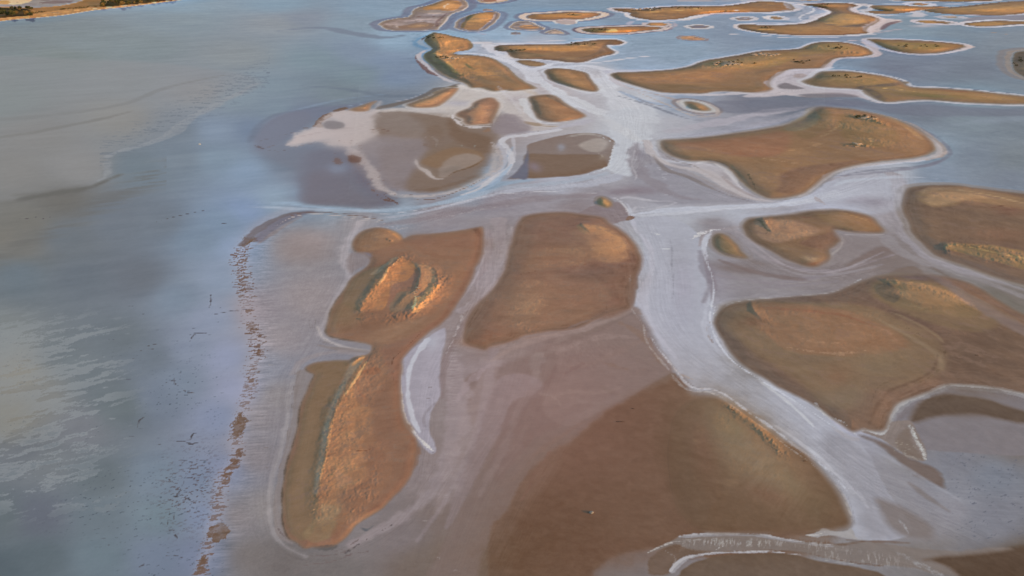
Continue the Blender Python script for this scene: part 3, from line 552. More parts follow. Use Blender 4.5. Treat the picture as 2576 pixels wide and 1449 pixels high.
fill(G(2,3,[(1740,1500),(1790,1440),(1880,1380),(2000,1340),(2200,1300),(2500,1290),(2780,1285),(2950,1310),(3150,1360),(3400,1400),(3600,1440),(3800,1500),(3900,1700),(1740,1700)]), (104,86,74), soft=4, a=.95, warp=2)
fill(G(3,3,[(1640,1350),(1800,1320),(2100,1295),(2400,1260),(2658,1220),(3000,1200),(3000,1600),(2200,1600),(1900,1430),(1750,1370)]), (88,70,58), soft=9, a=.95, warp=3)
blob(2520, 1440, 100, 30, (80,62,50), .6)
# ---- middle flats surveyed again, layer by layer
def C_(pts): return [(578.8 + x * .7082, 201.3 + y * .7082) for x, y in pts]
fill(C_([(80,200),(150,130),(260,110),(300,150),(220,190),(230,240),(420,260),(420,300),(450,360),(520,420),(480,450),(300,440),(250,400),(240,330),(160,290),(90,250)]), (124,126,140), soft=18, a=.55, warp=6)
fill(C_([(285,330),(400,320),(450,390),(510,425),(500,445),(280,442),(262,400)]), (122,115,125), soft=18, a=.55, warp=9, tex=.25)
blob(578.8+380*.7082, 201.3+318*.7082, 26, 11, (142,148,168), .6)
stroke(C_([(95,230),(120,245),(180,252),(215,245)]), (98,88,90), w=1.4, soft=2, a=.75, warp=5, fine=2)
stroke(C_([(110,215),(170,200),(230,185)]), (108,100,108), w=1.2, soft=3, a=.5, warp=5, tex=.4)
stroke(C_([(70,220),(95,170),(160,125),(260,105),(360,90),(480,75)]), (110,118,134), w=[4,6,7,5,3,1], soft=9, a=.5)
fill(C_([(210,228),(240,190),(300,165),(340,128),(380,112),(520,110),(515,170),(520,200),(470,222),(430,240),(380,235),(300,222),(232,238)]), (192,179,179), soft=8, a=.8, warp=14, fine=4, tex=.15)
fill(C_([(325,160),(350,145),(400,152),(398,170),(350,174)]), (138,131,134), soft=4, a=.85, warp=5)
stroke(C_([(230,205),(300,190),(380,175),(470,165)]), (176,160,160), w=[1,3,3,1], soft=4, a=.6, warp=5)
fill(C_([(435,255),(520,200),(620,205),(700,215),(690,280),(650,330),(620,385),(560,385),(530,400),(480,340),(440,300)]), (152,140,144), soft=15, a=.8, warp=7, tex=.2)
fill(C_([(520,122),(640,115),(700,150),(690,200),(600,192),(530,172)]), (148,132,126), soft=10, a=.75, warp=7, tex=.3)
fill(C_([(640,120),(780,122),(800,150),(850,180),(920,198),(935,230),(910,300),(885,345),(800,388),(700,398),(625,385),(650,330),(700,265),(715,205),(680,150)]), (132,112,100), soft=13, a=.85, warp=8, tex=.15)
fill(C_([(780,130),(830,178),(925,208),(905,262),(850,240),(780,195)]), (116,93,78), soft=10, a=.8, warp=8)
fill(C_([(690,185),(740,160),(760,200),(730,240),(690,225)]), (120,98,84), soft=9, a=.6, warp=9, tex=.4)
stroke(C_([(680,215),(705,200),(735,215),(730,240)]), (166,152,148), w=[1,3,3,1], soft=3, a=.6, fine=4)
fill(C_([(678,290),(730,260),(800,240),(880,252),(900,280),(850,312),(790,302),(740,312),(700,302)]), (144,112,84), soft=6, a=.75, warp=5)
fill(C_([(738,332),(758,292),(820,262),(882,266),(893,284),(842,310),(795,328),(768,347),(742,346)]), (162,144,136), soft=5, a=.85, warp=5)
blob(578.8+785*.7082, 201.3+318*.7082, 26, 6, (136,122,114), .6, ang=-18)
stroke(C_([(660,284),(668,308),(698,325),(715,343),(742,352),(772,348)]), (200,187,186), w=[2,5,6,6,4,1], soft=4, a=.85, warp=3)
stroke(C_([(768,347),(800,326),(850,311),(893,289)]), (110,86,68), w=[.8,3,3.4,1], soft=2, a=.85, warp=1.5)
stroke(C_([(640,392),(720,388),(800,368),(865,343)]), (116,95,82), w=[3,9,9,3], soft=9, a=.65, warp=5)
stroke(C_([(818,235),(835,229),(860,229),(874,236),(850,241),(825,240)]), (154,152,146), w=1.4, soft=1.8, a=.8)
stroke(C_([(405,215),(440,262),(482,292),(512,340),(532,378),(572,400),(640,410),(720,412),(790,397),(850,376),(912,345),(945,312)]), (192,178,178), w=[10,14,14,12,10,8,6,6,6,5,5,4], soft=8, a=.7, warp=8, tex=.2, fine=2)
for k in range(70):
    R_ = random.Random(k + 5000); t_ = R_.random(); x_, y_ = 400 + 170 * t_ + R_.gauss(0, 26), 200 + 215 * t_ + R_.gauss(0, 14)
    stroke(C_([(x_, y_), (x_ + R_.uniform(3, 14), y_ + R_.uniform(-2, 3))]), (116,90,84), w=R_.uniform(.6, 1.5), soft=1.6, a=.6, fine=4, sm=2, warp=3)
stroke(C_([(500,178),(530,172),(565,182)]), (112,84,74), w=[.8,4,.8], soft=2, a=.85, fine=4, warp=4)
fill(C_([(418,272),(440,266),(470,282),(455,294),(424,290)]), (108,82,74), soft=2, a=.9, fine=5, warp=5)
fill(C_([(366,284),(388,276),(404,296),(385,300)]), (116,94,90), soft=2, a=.8, fine=5, warp=5)
stroke(C_([(540,405),(575,428),(592,436)]), (104,78,70), w=[1,2,.8], soft=1.6, a=.8, fine=4)
stroke(C_([(640,425),(700,425),(745,420),(800,398),(860,372),(905,345)]), (112,88,74), w=[.6,1.6,1.8,1,1,.5], soft=1.5, a=.85, fine=2)
stroke(C_([(930,222),(955,258),(962,300),(940,330)]), (188,176,176), w=[4,6,5,2], soft=3, a=.7, fine=6, tex=.4)
stroke(C_([(1170,176),(1060,194),(985,204),(962,220),(985,240),(1000,280),(990,312),(935,352),(880,388),(820,410)]), (204,200,208), w=[8,8,9,9,7,6,7,8,7,3], soft=3.5, a=.88, fine=1.5)
stroke(C_([(1000,210),(1060,200),(1130,190)]), (176,164,172), w=1.6, soft=2, a=.6, fine=4, tex=.4)
stroke(C_([(1000,300),(955,350),(905,388),(850,408),(780,428)]), (162,180,204), w=[2,6,8,6,2], soft=6, a=.75)
stroke(C_([(970,225),(990,260),(992,300)]), (186,186,200), w=.8, soft=1.5, a=.6)
stroke(C_([(60,450),(140,452),(260,458),(400,462),(520,464),(650,452),(800,428),(900,402),(1000,380),(1200,362),(1340,330)]), (178,186,202), w=[1,5,7,7,6,7,9,11,13,13,10], soft=8, a=.55)
stroke(C_([(520,478),(650,465),(800,440),(950,405),(1200,395)]), (198,196,206), w=[.8,1.6,2,2.4,1.4], soft=2, a=.7, fine=1)
stroke(C_([(40,585),(90,540),(150,500),(220,474),(330,470),(440,478),(520,488)]), (112,102,106), w=[7,9,9,6,2.6,2,.8], soft=5, a=.7)
stroke(C_([(210,484),(250,474),(300,470),(420,480),(500,490)]), (118,92,80), w=[1,2.2,1.4,1.8,.6], soft=1.8, a=.75)
stroke(C_([(160,520),(220,488),(290,476),(400,482),(500,494),(560,502)]), (196,184,182), w=[.8,1.6,1.8,1.6,1.6,.8], soft=1.6, a=.8)
stroke(C_([(540,515),(700,490),(900,452),(1100,420),(1300,408)]), (150,136,142), w=[6,16,18,18,8], soft=14, a=.5)
stroke(C_([(520,520),(580,530),(640,524)]), (188,178,180), w=[1,4,1], soft=3, a=.6, tex=.7, fine=6)
stroke(C_([(700,498),(800,480),(900,458),(1000,445)]), (180,170,176), w=[1,3,3,1], soft=3, a=.5, tex=.7, fine=6)
stroke(C_([(955,500),(962,580),(955,620),(925,690),(880,770),(820,820)]), (172,159,165), w=[18,16,15,15,15,14], soft=5, a=.75, warp=3)
stroke(C_([(900,520),(905,600),(890,660),(850,740),(800,800)]), (186,174,180), w=[1,2.4,2.4,2.4,2], soft=3, a=.6)
stroke(C_([(1000,520),(1005,580),(985,660),(940,730),(890,800)]), (188,176,182), w=[3,2,2.4,2.4,2], soft=3, a=.55)
# striated crust right of the shards
hs = fbm(rot(GX, GY, 6)[0] / 5., rot(GX, GY, 6)[1] / .55, 4, 501, .65)
hm_ = np.exp(-(((GU - np.interp(GV, [540, 640, 760, 880, 980, 1100, 1250, 1400], [720, 650, 660, 672, 660, 640, 610, 560]).astype(np.float32)) / 34.) ** 2)) * sstep(GV, 520, 600)
COL += (hs * 20 * hm_)[..., None] * np.array([1, .9, .95], np.float32)
# ---------------------------------------------------------------- the islands
ISL = []
def relief(h, sl): HGT[sl] = np.maximum(HGT[sl], h)
def island(name, label, cat, pts, col, bank=1.2, bankw=6, rims=(), soft=2., warp=2., grp=None, tex=None, sm=4, a=1., fine=.5, plain=False):
    """rims: (d0, d1, colour, alpha, softness) rings measured from the outline, outside negative"""
    p = smooth(pts, True, sm)
    far = 1 + .7 * float(np.exp(-max(np.mean([q[1] for q in pts]), 0) / 110.))
    rims = [(r[0] * far, r[1] * far, r[2], min(r[3] * 1.15, 1), r[4] * .9) for r in rims]
    out = max([-r[0] for r in rims] + [0])
    r = dist_field(p, True, out + 26)
    if r is None: return
    s, f = r
    f = f + WARP[s] * warp + FINE[s] * fine
    if soft == 2.: soft = float(np.clip(f.max() * .1, 1.6, 3.4))
    for d0, d1, c, al, so in rims:
        if d1 <= 0: band((s, f), d0, d1, c, al, so)
    mix(s, col, sstep(f, -soft, soft) * a)
    for d0, d1, c, al, so in rims:
        if d1 > 0: band((s, f), d0, d1, c, al, so)
    fp = np.maximum(f, 0)
    if bank == 1.6: h = np.where(f > -3, bank * (1 - np.exp(-fp / bankw)) + np.minimum(f, 0) * .07, -3.)
    else: h = np.where(f > -3, .05 + bank * .8 * (1 - np.exp(-(fp / (bankw * 2.4)) ** 2)) + np.minimum(f, 0) * .07, -3.)
    if soft == 2.: soft = float(np.clip(f.max() * .1, 1.6, 3.4))
    FOX[s] = np.maximum(FOX[s], f)
    if plain != 2: FOXN[s] = np.maximum(FOXN[s], f)
    inside = f > -1.5
    HGT[s] = np.where(inside, np.maximum(HGT[s], h), HGT[s])
    RGH[s] = np.maximum(RGH[s], sstep(f, -1, 5) * (.35 if plain != 2 else .05))
    ISL.append(dict(name=name, label=label, cat=cat, sl=s, f=f.astype(np.float32), grp=grp, bank=bank, plain=plain))
    return s, f

def imask(f, s):
    m = np.zeros((H, W), np.float32); m[s] = sstep(f, -1, 4); return m

E_ = G  # shorthand
def rim_small(w=5, dark=(112, 102, 104), salt=(196, 186, 186)):
    return [(-w * 3.4, -w * 1.6, (126, 128, 142), .5, w * .6), (-w * 1.9, -w * .6, salt, .9, w * .35), (-w * .6, w * .15, dark, .7, w * .3)]
def rim_big(a=1.):
    return [(-7, -1, (180, 172, 178), .7 * a, 3), (-2, 6, (112, 100, 92), .55 * a, 3.5)]
SANDC, OLV, BRN, ORG = (168, 126, 82), (134, 114, 80), (122, 96, 76), (190, 138, 84)

# north row
stone_flat = G(1,0,[(1270,240),(1330,208),(1460,185),(1580,165),(1640,80),(1780,50),(1900,5),(1990,-20),(2100,-10),(2165,40),(2140,90),(1990,150),(1930,220),(1880,280),(1840,300),(1560,312),(1360,300),(1290,268)])
island('sand_island', 'pale crusted island with an orange crown at the far end of the left lake', 'island', stone_flat, (172,154,150), bank=.5,
       rims=[(-13,-1,(120,122,138),.6,5),(-1,4,(192,178,172),.7,3)], warp=3)
fill(G(1,0,[(1640,95),(1780,55),(1900,10),(1980,-10),(2100,0),(2150,40),(2110,90),(1980,130),(1850,140),(1700,130)]), (190,166,148), soft=3, a=.6)
fill(G(1,0,[(1700,95),(1740,62),(1850,32),(1930,0),(2000,-4),(2090,20),(2100,50),(2060,95),(1960,112),(1850,97),(1760,105)]), (204,150,98), soft=3, a=.95, warp=2)
stroke(G(1,0,[(1990,30),(1930,60),(1950,85),(2030,80),(2080,60)]), (212,188,170), w=[1,2,1.6,1.6,1], soft=2, a=.7)
fill(G(1,0,[(1450,270),(1560,250),(1700,225),(1820,240),(1800,285),(1600,290),(1480,290)]), (162,134,116), soft=4, a=.8)
fill(G(1,0,[(1560,262),(1700,245),(1780,255),(1700,280),(1600,282)]), (190,152,118), soft=3, a=.7)
stroke(G(1,0,[(1450,262),(1470,288),(1620,295),(1780,290),(1840,260),(1850,225),(1920,195)]), (204,188,180), w=1.6, soft=2, a=.75)
for q in ([(1560,190),(1640,175),(1700,165)], [(1820,170),(1870,160),(1900,175)], [(1620,150),(1720,140),(1800,150)], [(1500,215),(1560,205)]):
    stroke(G(1,0,q), (140,104,92), w=1.4, soft=1.6, a=.6, warp=2)
stroke(G(1,0,[(2165,50),(2130,95),(2000,150),(1940,215),(1895,270)]), (196,180,174), w=[2,3,2,2,1.5], soft=2, a=.8)
stroke(G(1,0,[(1960,130),(1890,190),(1850,230),(1860,270)]), (128,104,102), w=[1,2.5,2.5,3], soft=2.5, a=.7)

island('sand_island', 'two-lobed orange islet inside a white salt ring, right of the orange-crowned crusted island', 'island',
       G(1,0,[(2040,252),(2070,205),(2160,162),(2280,130),(2400,116),(2475,130),(2488,168),(2440,228),(2340,298),(2220,318),(2090,300),(2045,280)]), (160,148,150), bank=.4,
       rims=[(-12,-1,(124,130,150),.55,5),(-1,3,(190,176,172),.75,2)])
fill(G(1,0,[(2150,195),(2172,160),(2280,136),(2420,125),(2426,170),(2400,210),(2340,255),(2290,295),(2200,302),(2120,290),(2098,250),(2132,225)]), (198,146,92), soft=2, a=.97)
fill(G(1,0,[(2150,195),(2172,160),(2220,150),(2190,190),(2150,225),(2140,260),(2115,285),(2098,250),(2132,225)]), (128,116,92), soft=3, a=.85)
stroke(G(1,0,[(2100,285),(2200,308),(2290,300),(2360,240),(2430,190),(2440,140)]), (206,186,178), w=1.6, soft=1.6, a=.85)
stroke([(1195,80),(1210,84),(1225,88),(1250,88)], (176,170,186), w=[1,4,4,1], soft=4, a=.6)

island('sand_island', 'brown-hearted oval islet cut by the top of the view, ringed with white', 'island',
       G(1,0,[(2262,2),(2300,-30),(2560,-40),(2600,-5),(2540,15),(2430,32),(2310,30)]), (196,182,176), bank=.3, rims=[(-10,-1,(124,128,146),.6,4)])
fill(G(1,0,[(2300,8),(2360,-5),(2460,-5),(2450,16),(2370,22),(2310,18)]), (162,118,96), soft=2, a=.9)
island('salt_bar', 'thin brownish bar just behind the two-lobed orange islet', 'islet', G(1,0,[(2310,100),(2340,90),(2430,92),(2440,102),(2380,108),(2330,108)]), (160,140,132), bank=.3)

island('sand_island', 'long orange islet with a scalloped salt apron on its near side', 'island',
       G(2,0,[(205,170),(250,145),(350,140),(480,132),(620,120),(760,126),(880,130),(930,142),(890,165),(780,188),(700,198),(620,192),(540,190),(480,200),(350,200),(240,192)]), (196,142,90),
       rims=[(-20,-12,(122,122,138),.5,4),(-13,-3,(198,180,170),.85,2.5),(-3,1,(140,114,104),.5,2)], bank=1)
fill(G(2,0,[(465,215),(520,200),(600,192),(680,200),(705,212),(700,240),(610,246),(520,240)]), (184,164,156), soft=2, a=.85)
stroke(G(2,0,[(465,215),(500,238),(600,248),(690,240),(705,205),(820,180),(960,155)]), (206,196,190), w=1.6, soft=1.6, a=.85)
fill(G(2,0,[(620,150),(700,140),(780,140),(720,160),(640,160)]), (140,116,80), soft=2, a=.7)

island('sand_island', 'small rounded islet with a double white ring, left of the sharp little salt cone', 'island',
       G(2,0,[(20,270),(55,240),(90,220),(180,215),(250,225),(300,255),(370,282),(360,300),(250,306),(100,300),(30,288)]), (164,150,148), bank=.4,
       rims=[(-9,-1,(122,126,144),.6,4),(-1,3,(202,188,182),.85,2)])
fill(G(2,0,[(110,270),(150,255),(260,258),(320,275),(280,292),(160,290)]), (196,148,106), soft=2.5, a=.9)
stroke(G(2,0,[(100,250),(150,235),(230,245),(270,255)]), (132,116,110), w=2, soft=2, a=.5)
island('sand_island', 'little cone-shaped salt islet at the tip of a white thread', 'island',
       G(2,0,[(370,325),(440,305),(480,298),(540,318),(578,345),(480,342),(400,340)]), (178,158,148), bank=.3, rims=[(-8,-1,(126,124,138),.6,3),(0,2.5,(208,196,190),.7,1.5)])
island('salt_bar', 'drowned brownish shoal below the double-ringed islet', 'islet', G(2,0,[(25,335),(60,322),(120,328),(135,345),(80,356),(35,350)]), (148,138,144), bank=.2, a=.8, soft=3)

island('sand_island', 'very long dark-fringed island with a white spit curving below it', 'island',
       G(2,0,[(1065,92),(1080,84),(1200,86),(1330,95),(1450,85),(1560,72),(1700,65),(1900,65),(2100,62),(2300,50),(2460,25),(2576,15),(2750,20),(2850,35),(2900,65),(2905,90),(2860,108),(2700,120),(2576,122),(2300,124),(2100,130),(1980,145),(1850,165),(1750,190),(1640,198),(1500,205),(1400,195),(1300,178),(1245,158),(1255,140),(1240,128),(1150,118),(1090,105)]), (176,130,84), bank=1.4,
       rims=[(-8,-1,(188,182,188),.8,2.5),(-1,3,(120,104,92),.5,2)])
stroke(G(2,0,[(1190,125),(1210,160),(1280,190),(1400,210),(1560,214),(1700,212),(1850,190),(2000,150),(2200,135),(2576,128),(2700,125)]), (200,190,190), w=[1,3,3,3,3.5,4,6,4,3,2,1], soft=2.5, a=.9)
stroke(G(2,0,[(1090,90),(1300,100),(1450,100),(1600,75),(1850,68),(1980,80)]), (112,94,70), w=[2,4,4,3,3,2], soft=2, a=.8, fine=3)
stroke(G(2,0,[(1470,122),(1620,112),(1800,100),(1950,85)]), (214,164,100), w=[2,3,3,1], soft=2.5, a=.7)
stroke(G(2,0,[(2280,75),(2400,65),(2576,50),(2750,30)]), (204,154,92), w=2, soft=2.5, a=.6)
stroke(G(2,0,[(2440,30),(2600,18),(2740,24)]), (108,96,62), w=2, soft=2, a=.6)

island('sand_island', 'slender orange island with one dark scrubby end, below the long fringed island', 'island',
       G(2,0,[(760,300),(790,288),(900,282),(1000,275),(1150,270),(1300,268),(1500,270),(1560,280),(1520,295),(1400,310),(1200,330),(1100,335),(960,335),(820,328),(775,315)]), (186,134,84), bank=1.1,
       rims=[(-16,-10,(116,106,114),.7,4),(-11,-2,(190,174,168),.8,2.5),(-2,1,(126,108,96),.5,2)])
fill(G(2,0,[(765,298),(860,285),(1020,292),(1040,308),(960,325),(830,322)]), (128,110,78), soft=2, a=.7, fine=3)
fill(G(2,0,[(1030,300),(1090,295),(1120,315),(1060,330),(980,330)]), (222,180,118), soft=2, a=.75)
stroke(G(2,0,[(1230,346),(1400,325),(1560,312),(1640,280),(1665,255)]), (202,188,184), w=[1,2.5,3,3,2], soft=2, a=.85)
island('sand_island', 'tiny orange cap tucked against the right end of the slender island', 'island',
       G(2,0,[(1400,243),(1440,234),(1560,233),(1620,245),(1590,262),(1500,264),(1430,256)]), (196,142,92), bank=.6, rims=[(-7,-1,(188,172,168),.8,2)])
stroke(G(2,0,[(1620,215),(1680,230),(1700,255),(1660,285),(1600,320)]), (180,168,174), w=[2,3,4,3,1], soft=3, a=.7)
stroke(G(2,0,[(1000,262),(1200,262),(1230,235),(1260,215)]), (180,172,182), w=[1,3,4,2], soft=4, a=.7)

island('sand_island', 'low grey oval shoal with a white ring, alone in the blue channel', 'island',
       G(2,0,[(1830,268),(1880,258),(1960,256),(2040,266),(2050,276),(1980,286),(1880,288)]), (150,142,148), bank=.3, rims=[(-7,-1,(196,190,192),.75,2)])
island('sand_island', 'low orange-brown oval shoal below the grey one', 'island',
       G(2,0,[(1750,375),(1800,364),(1880,366),(1960,385),(2005,400),(1960,410),(1840,405),(1765,395)]), (188,148,120), bank=.4, rims=[(-6,-1,(150,138,140),.7,2),(0,3,(190,172,164),.5,1.5)])
stroke(G(2,0,[(1760,400),(1860,415),(2000,412)]), (128,130,142), w=2.5, soft=3, a=.6)
island('sand_island', 'sliver of sand in a white ring at the upper right, beside the white bend', 'island',
       G(3,0,[(75,178),(110,168),(170,172),(215,188),(180,198),(110,194)]), (184,148,112), bank=.4, rims=[(-9,-1,(202,194,196),.85,2.5)])
island('sand_island', 'faint ringed shoal left of the white bend', 'island',
       G(2,0,[(2310,188),(2360,178),(2460,176),(2485,190),(2430,204),(2340,202)]), (164,152,152), bank=.3, rims=[(-8,-1,(196,188,190),.7,2)])
stroke(G(2,0,[(2260,200),(2400,215),(2576,210),(2700,200),(2800,198)]), (150,164,182), w=3, soft=4, a=.6)

# north east
stroke(G(3,0,[(-300,100),(0,132),(150,125),(280,100),(330,85),(290,50),(250,25),(100,10),(-200,8)]), (190,186,192), w=[1,3,5,6,6,6,3,3,2], soft=3, a=.85)
stroke(G(3,0,[(300,30),(420,60),(520,90),(510,120),(400,160),(380,200),(440,230)]), (172,176,190), w=[8,14,14,13,12,16,8], soft=8, a=.6)
stroke(G(3,0,[(390,45),(500,75),(530,100),(500,125),(410,155),(380,180),(400,205)]), (206,202,206), w=1.6, soft=2, a=.75)
stroke(G(3,0,[(-280,225),(-100,232),(100,238),(300,238),(440,232),(480,205),(560,165),(660,140),(720,128),(680,100),(600,85),(520,75)]), (190,184,190), w=[1,4,5,5,5,5,6,6,4,4,4,2], soft=3, a=.85)
island('sand_island', 'big twin-bodied island with bare brown sand in front and a rounded back lobe', 'island',
       G(3,0,[(-245,265),(-220,252),(-100,248),(0,255),(200,255),(420,240),(500,222),(560,200),(620,170),(720,130),(690,110),(600,75),(420,50),(440,40),(560,34),(760,32),(900,36),(960,55),(915,75),(900,100),(960,130),(1080,155),(1180,185),(1195,205),(1150,240),(1070,285),(1060,320),(1070,338),(900,350),(700,356),(420,358),(200,348),(0,330),(-130,310),(-220,290)]), (168,126,82), bank=1.4,
       rims=[(-7,-1,(196,188,190),.8,2.5),(-1,4,(118,100,90),.6,3)])
fill(G(3,0,[(580,200),(700,150),(820,135),(950,150),(1040,185),(1050,230),(980,255),(800,262),(650,240)]), (188,144,92), soft=5, a=.7)
stroke(G(3,0,[(620,240),(800,262),(950,265),(1100,250),(1150,220)]), (122,104,88), w=[2,4,5,8,6], soft=5, a=.75)
stroke(G(3,0,[(-230,275),(-100,270),(40,285),(100,295)]), (132,112,76), w=[3,7,4,1], soft=3, a=.7, fine=3)
stroke(G(3,0,[(-100,290),(30,300),(110,298)]), (206,158,92), w=2, soft=2.5, a=.7, fine=2)
stroke(G(3,0,[(560,60),(700,62),(780,70)]), (206,156,96), w=2, soft=2, a=.6); stroke(G(3,0,[(580,50),(720,55)]), (112,98,66), w=1.3, soft=1.5, a=.7, fine=2)
stroke(G(3,0,[(900,60),(910,100),(1000,135),(1150,165),(1210,200),(1130,260),(1080,300),(1110,330)]), (196,182,182), w=[2,5,5,4,6,8,9,5], soft=4, a=.9)
fill(G(3,0,[(1200,190),(1440,205),(1380,230),(1250,270),(1200,320),(1120,330),(1090,300),(1150,240)]), (196,182,182), soft=4, a=.85)
stroke(G(3,0,[(1210,300),(1260,260),(1320,230),(1400,215)]), (124,112,116), w=[2,3.5,4,2], soft=4, a=.8)
stroke(G(3,0,[(1120,345),(1250,320),(1400,295),(1480,290)]), (176,168,176), w=[3,3,2,1], soft=3, a=.7)
stroke(G(3,0,[(-400,340),(-200,352),(0,358),(200,378),(400,384),(700,380),(1000,355),(1180,340)]), (198,192,196), w=[1,2,2.5,3,3,3,3,2], soft=2.5, a=.8)
stroke(G(3,0,[(960,40),(1080,50),(1120,85),(1050,110),(1150,150),(1400,160),(1590,158),(1560,130),(1450,128),(1620,110),(1800,130),(2200,155),(2450,155),(2700,140)]), (192,186,190), w=[3,6,6,5,5,5,6,4,4,5,4,4,5,5], soft=3.5, a=.85)
stroke(G(3,0,[(100,15),(500,30),(900,28),(1500,45),(1800,48),(2100,30),(2400,5)]), (188,186,192), w=2, soft=2.5, a=.75)
island('sand_island', 'brown sliver of an island with a green-flecked back, behind a white bend', 'island',
       G(3,0,[(1100,68),(1130,56),(1300,54),(1500,58),(1750,66),(1900,68),(1800,85),(1640,95),(1570,108),(1450,125),(1350,140),(1200,142),(1060,125),(1090,112),(1250,108),(1160,95),(1120,82)]), (170,130,88), bank=1,
       rims=[(-1,3,(128,108,92),.5,2)])
stroke(G(3,0,[(1180,72),(1300,80),(1440,88)]), (124,108,70), w=[1,3,1], soft=2, a=.7, fine=2)
island('sand_island', 'broad ochre island filling the upper right corner', 'island',
       G(3,0,[(1640,102),(1720,90),(1900,76),(2100,58),(2300,36),(2500,18),(2700,8),(3100,0),(3100,120),(2700,130),(2576,142),(2400,155),(2200,152),(1900,142),(1740,126),(1660,114)]), (176,136,90), bank=1.4,
       rims=[(-1,4,(130,110,90),.6,3)])
for q in ([(1800,115),(2100,100),(2500,60)], [(2000,130),(2300,120),(2650,90)]):
    stroke(G(3,0,q), (152,118,80), w=3, soft=5, a=.5)
island('sand_island', 'orange sliver inside a white ring near the top right corner', 'island',
       G(3,0,[(1490,38),(1560,30),(1650,34),(1700,46),(1640,56),(1540,52)]), (186,142,102), bank=.5, rims=[(-8,-1,(188,184,190),.8,2.5)])
island('sand_island', 'dark green-topped strip of sand along the top edge, right of centre', 'island',
       G(3,0,[(1310,-10),(1340,4),(1600,12),(1900,16),(2150,14),(2330,8),(2380,-12),(2300,-40),(1400,-40)]), (152,122,80), bank=1, rims=[(-5,-1,(180,172,172),.7,2),(0,3,(116,96,84),.6,2)])
island('sand_island', 'small orange strip along the top edge, left of the dark green-topped strip', 'island',
       G(3,0,[(350,-8),(380,3),(480,7),(560,2),(590,-10),(480,-30)]), (186,140,86), bank=.8, rims=[(-5,-1,(180,172,176),.6,2)])
stroke(G(2,0,[(1620,-3),(1750,6),(2000,10),(2300,12),(2576,8)]), (186,172,168), w=[1,2.5,2.5,2,1], soft=2, a=.8)
island('sand_island', 'narrow sand lens beside a white pool, the upper of two at the right', 'island',
       G(3,0,[(1575,214),(1620,206),(1720,208),(1850,218),(1940,232),(1930,243),(1800,240),(1680,236),(1600,228)]), (170,134,94), bank=.6, rims=[(-9,-1,(192,186,192),.85,2.5),(-1,2,(134,116,104),.4,1.5)])
blob(1916.7+1650*K, 262*K, 30, 4, (188,178,182), .8)
island('sand_island', 'faint orange sliver behind the two sand lenses at the right', 'island',
       G(3,0,[(1810,174),(1870,166),(1960,168),(2060,180),(1980,184),(1860,182)]), (176,148,122), bank=.4, rims=[(-7,-1,(184,176,180),.7,2.5)])
fill(G(3,0,[(2050,215),(2150,170),(2400,160),(2700,150),(2900,200),(2900,260),(2400,210),(2150,225)]), (152,144,148), soft=5, a=.7)
island('sand_island', 'narrow sand lens at the right margin above a white shoreline', 'island',
       G(3,0,[(2060,245),(2110,232),(2230,220),(2400,212),(2576,214),(2800,225),(2800,245),(2576,248),(2430,258),(2300,265),(2160,264),(2090,256)]), (168,132,90), bank=.8, rims=[(-9,-2,(194,190,196),.85,2.5),(-2,3,(120,104,92),.6,2)])
stroke(G(3,0,[(2330,330),(2400,335),(2500,350)]), (160,148,142), w=[1,2.5,1], soft=2, a=.7)
stroke(G(3,0,[(1900,230),(1960,250),(2020,255),(2060,262)]), (184,186,196), w=[2,7,6,2], soft=4, a=.7)

# second row
D = island('sand_island', 'hook-headed island with a dark scrub patch, between the left lake and the white channel head', 'island',
       G(1,0,[(1800,345),(1830,330),(1940,350),(2080,382),(2150,395),(2200,440),(2205,480),(2160,510),(2060,520),(2010,542),(2070,555),(2250,562),(2400,590),(2500,640),(2576,700),(2676,790),(2776,850),(2866,895),(2780,905),(2640,922),(2540,912),(2430,925),(2300,890),(2200,892),(2180,865),(2120,832),(2000,790),(1900,740),(1800,650),(1740,600),(1728,565),(1760,530),(1820,510),(1780,460),(1742,420),(1740,390),(1770,355)]), (178,132,82), bank=2, bankw=5,
       rims=[(-2,5,(128,112,88),.7,3)])
fill(G(1,0,[(1780,350),(1810,400),(1850,440),(1868,480),(1850,505),(1820,520),(1780,470),(1738,420),(1742,385)]), (140,120,94), soft=2.5, a=.8)
fill(G(1,0,[(1760,530),(1830,520),(1850,560),(1870,600),(1940,660),(2000,730),(2080,790),(2000,795),(1900,745),(1800,655),(1735,600),(1728,565)]), (138,120,86), soft=4, a=.85)
fill(G(1,0,[(1850,580),(1960,640),(2060,720),(2140,760),(2080,770),(1960,720),(1880,650)]), (118,104,74), soft=5, a=.7)
stroke(G(1,0,[(1840,540),(1900,560),(2000,575),(2090,580)]), (222,160,92), w=[3,4,3,1], soft=3, a=.8)
stroke(G(1,0,[(2090,400),(2150,410),(2190,440)]), (216,162,98), w=3, soft=4, a=.6); stroke(G(1,0,[(1990,400),(2060,405)]), (228,176,98), w=[2,4], soft=3, a=.8)
stroke(G(1,0,[(1880,500),(1870,540),(1950,555)]), (206,152,92), w=3, soft=4, a=.6)
stroke(G(1,0,[(2110,470),(2060,500),(2000,530)]), (132,110,84), w=[2,4,2], soft=5, a=.6)
stroke(G(1,0,[(1960,620),(2000,680),(2060,740),(2150,760)]), (216,160,88), w=[3,4,4,2], soft=5, a=.6)
stroke(G(1,0,[(2140,640),(2200,690),(2240,700)]), (112,106,78), w=[2,4,1], soft=3, a=.7)
blob(638.9+2290*K, 800*K, 36, 9, (132,112,84), .7, ang=20); blob(638.9+2500*K, 720*K, 40, 12, (150,120,84), .6, ang=30); blob(638.9+2650*K, 860*K, 50, 6, (196,146,88), .6, ang=25)
blob(638.9+2580*K, 790*K, 30, 8, (124,110,88), .6, ang=30)
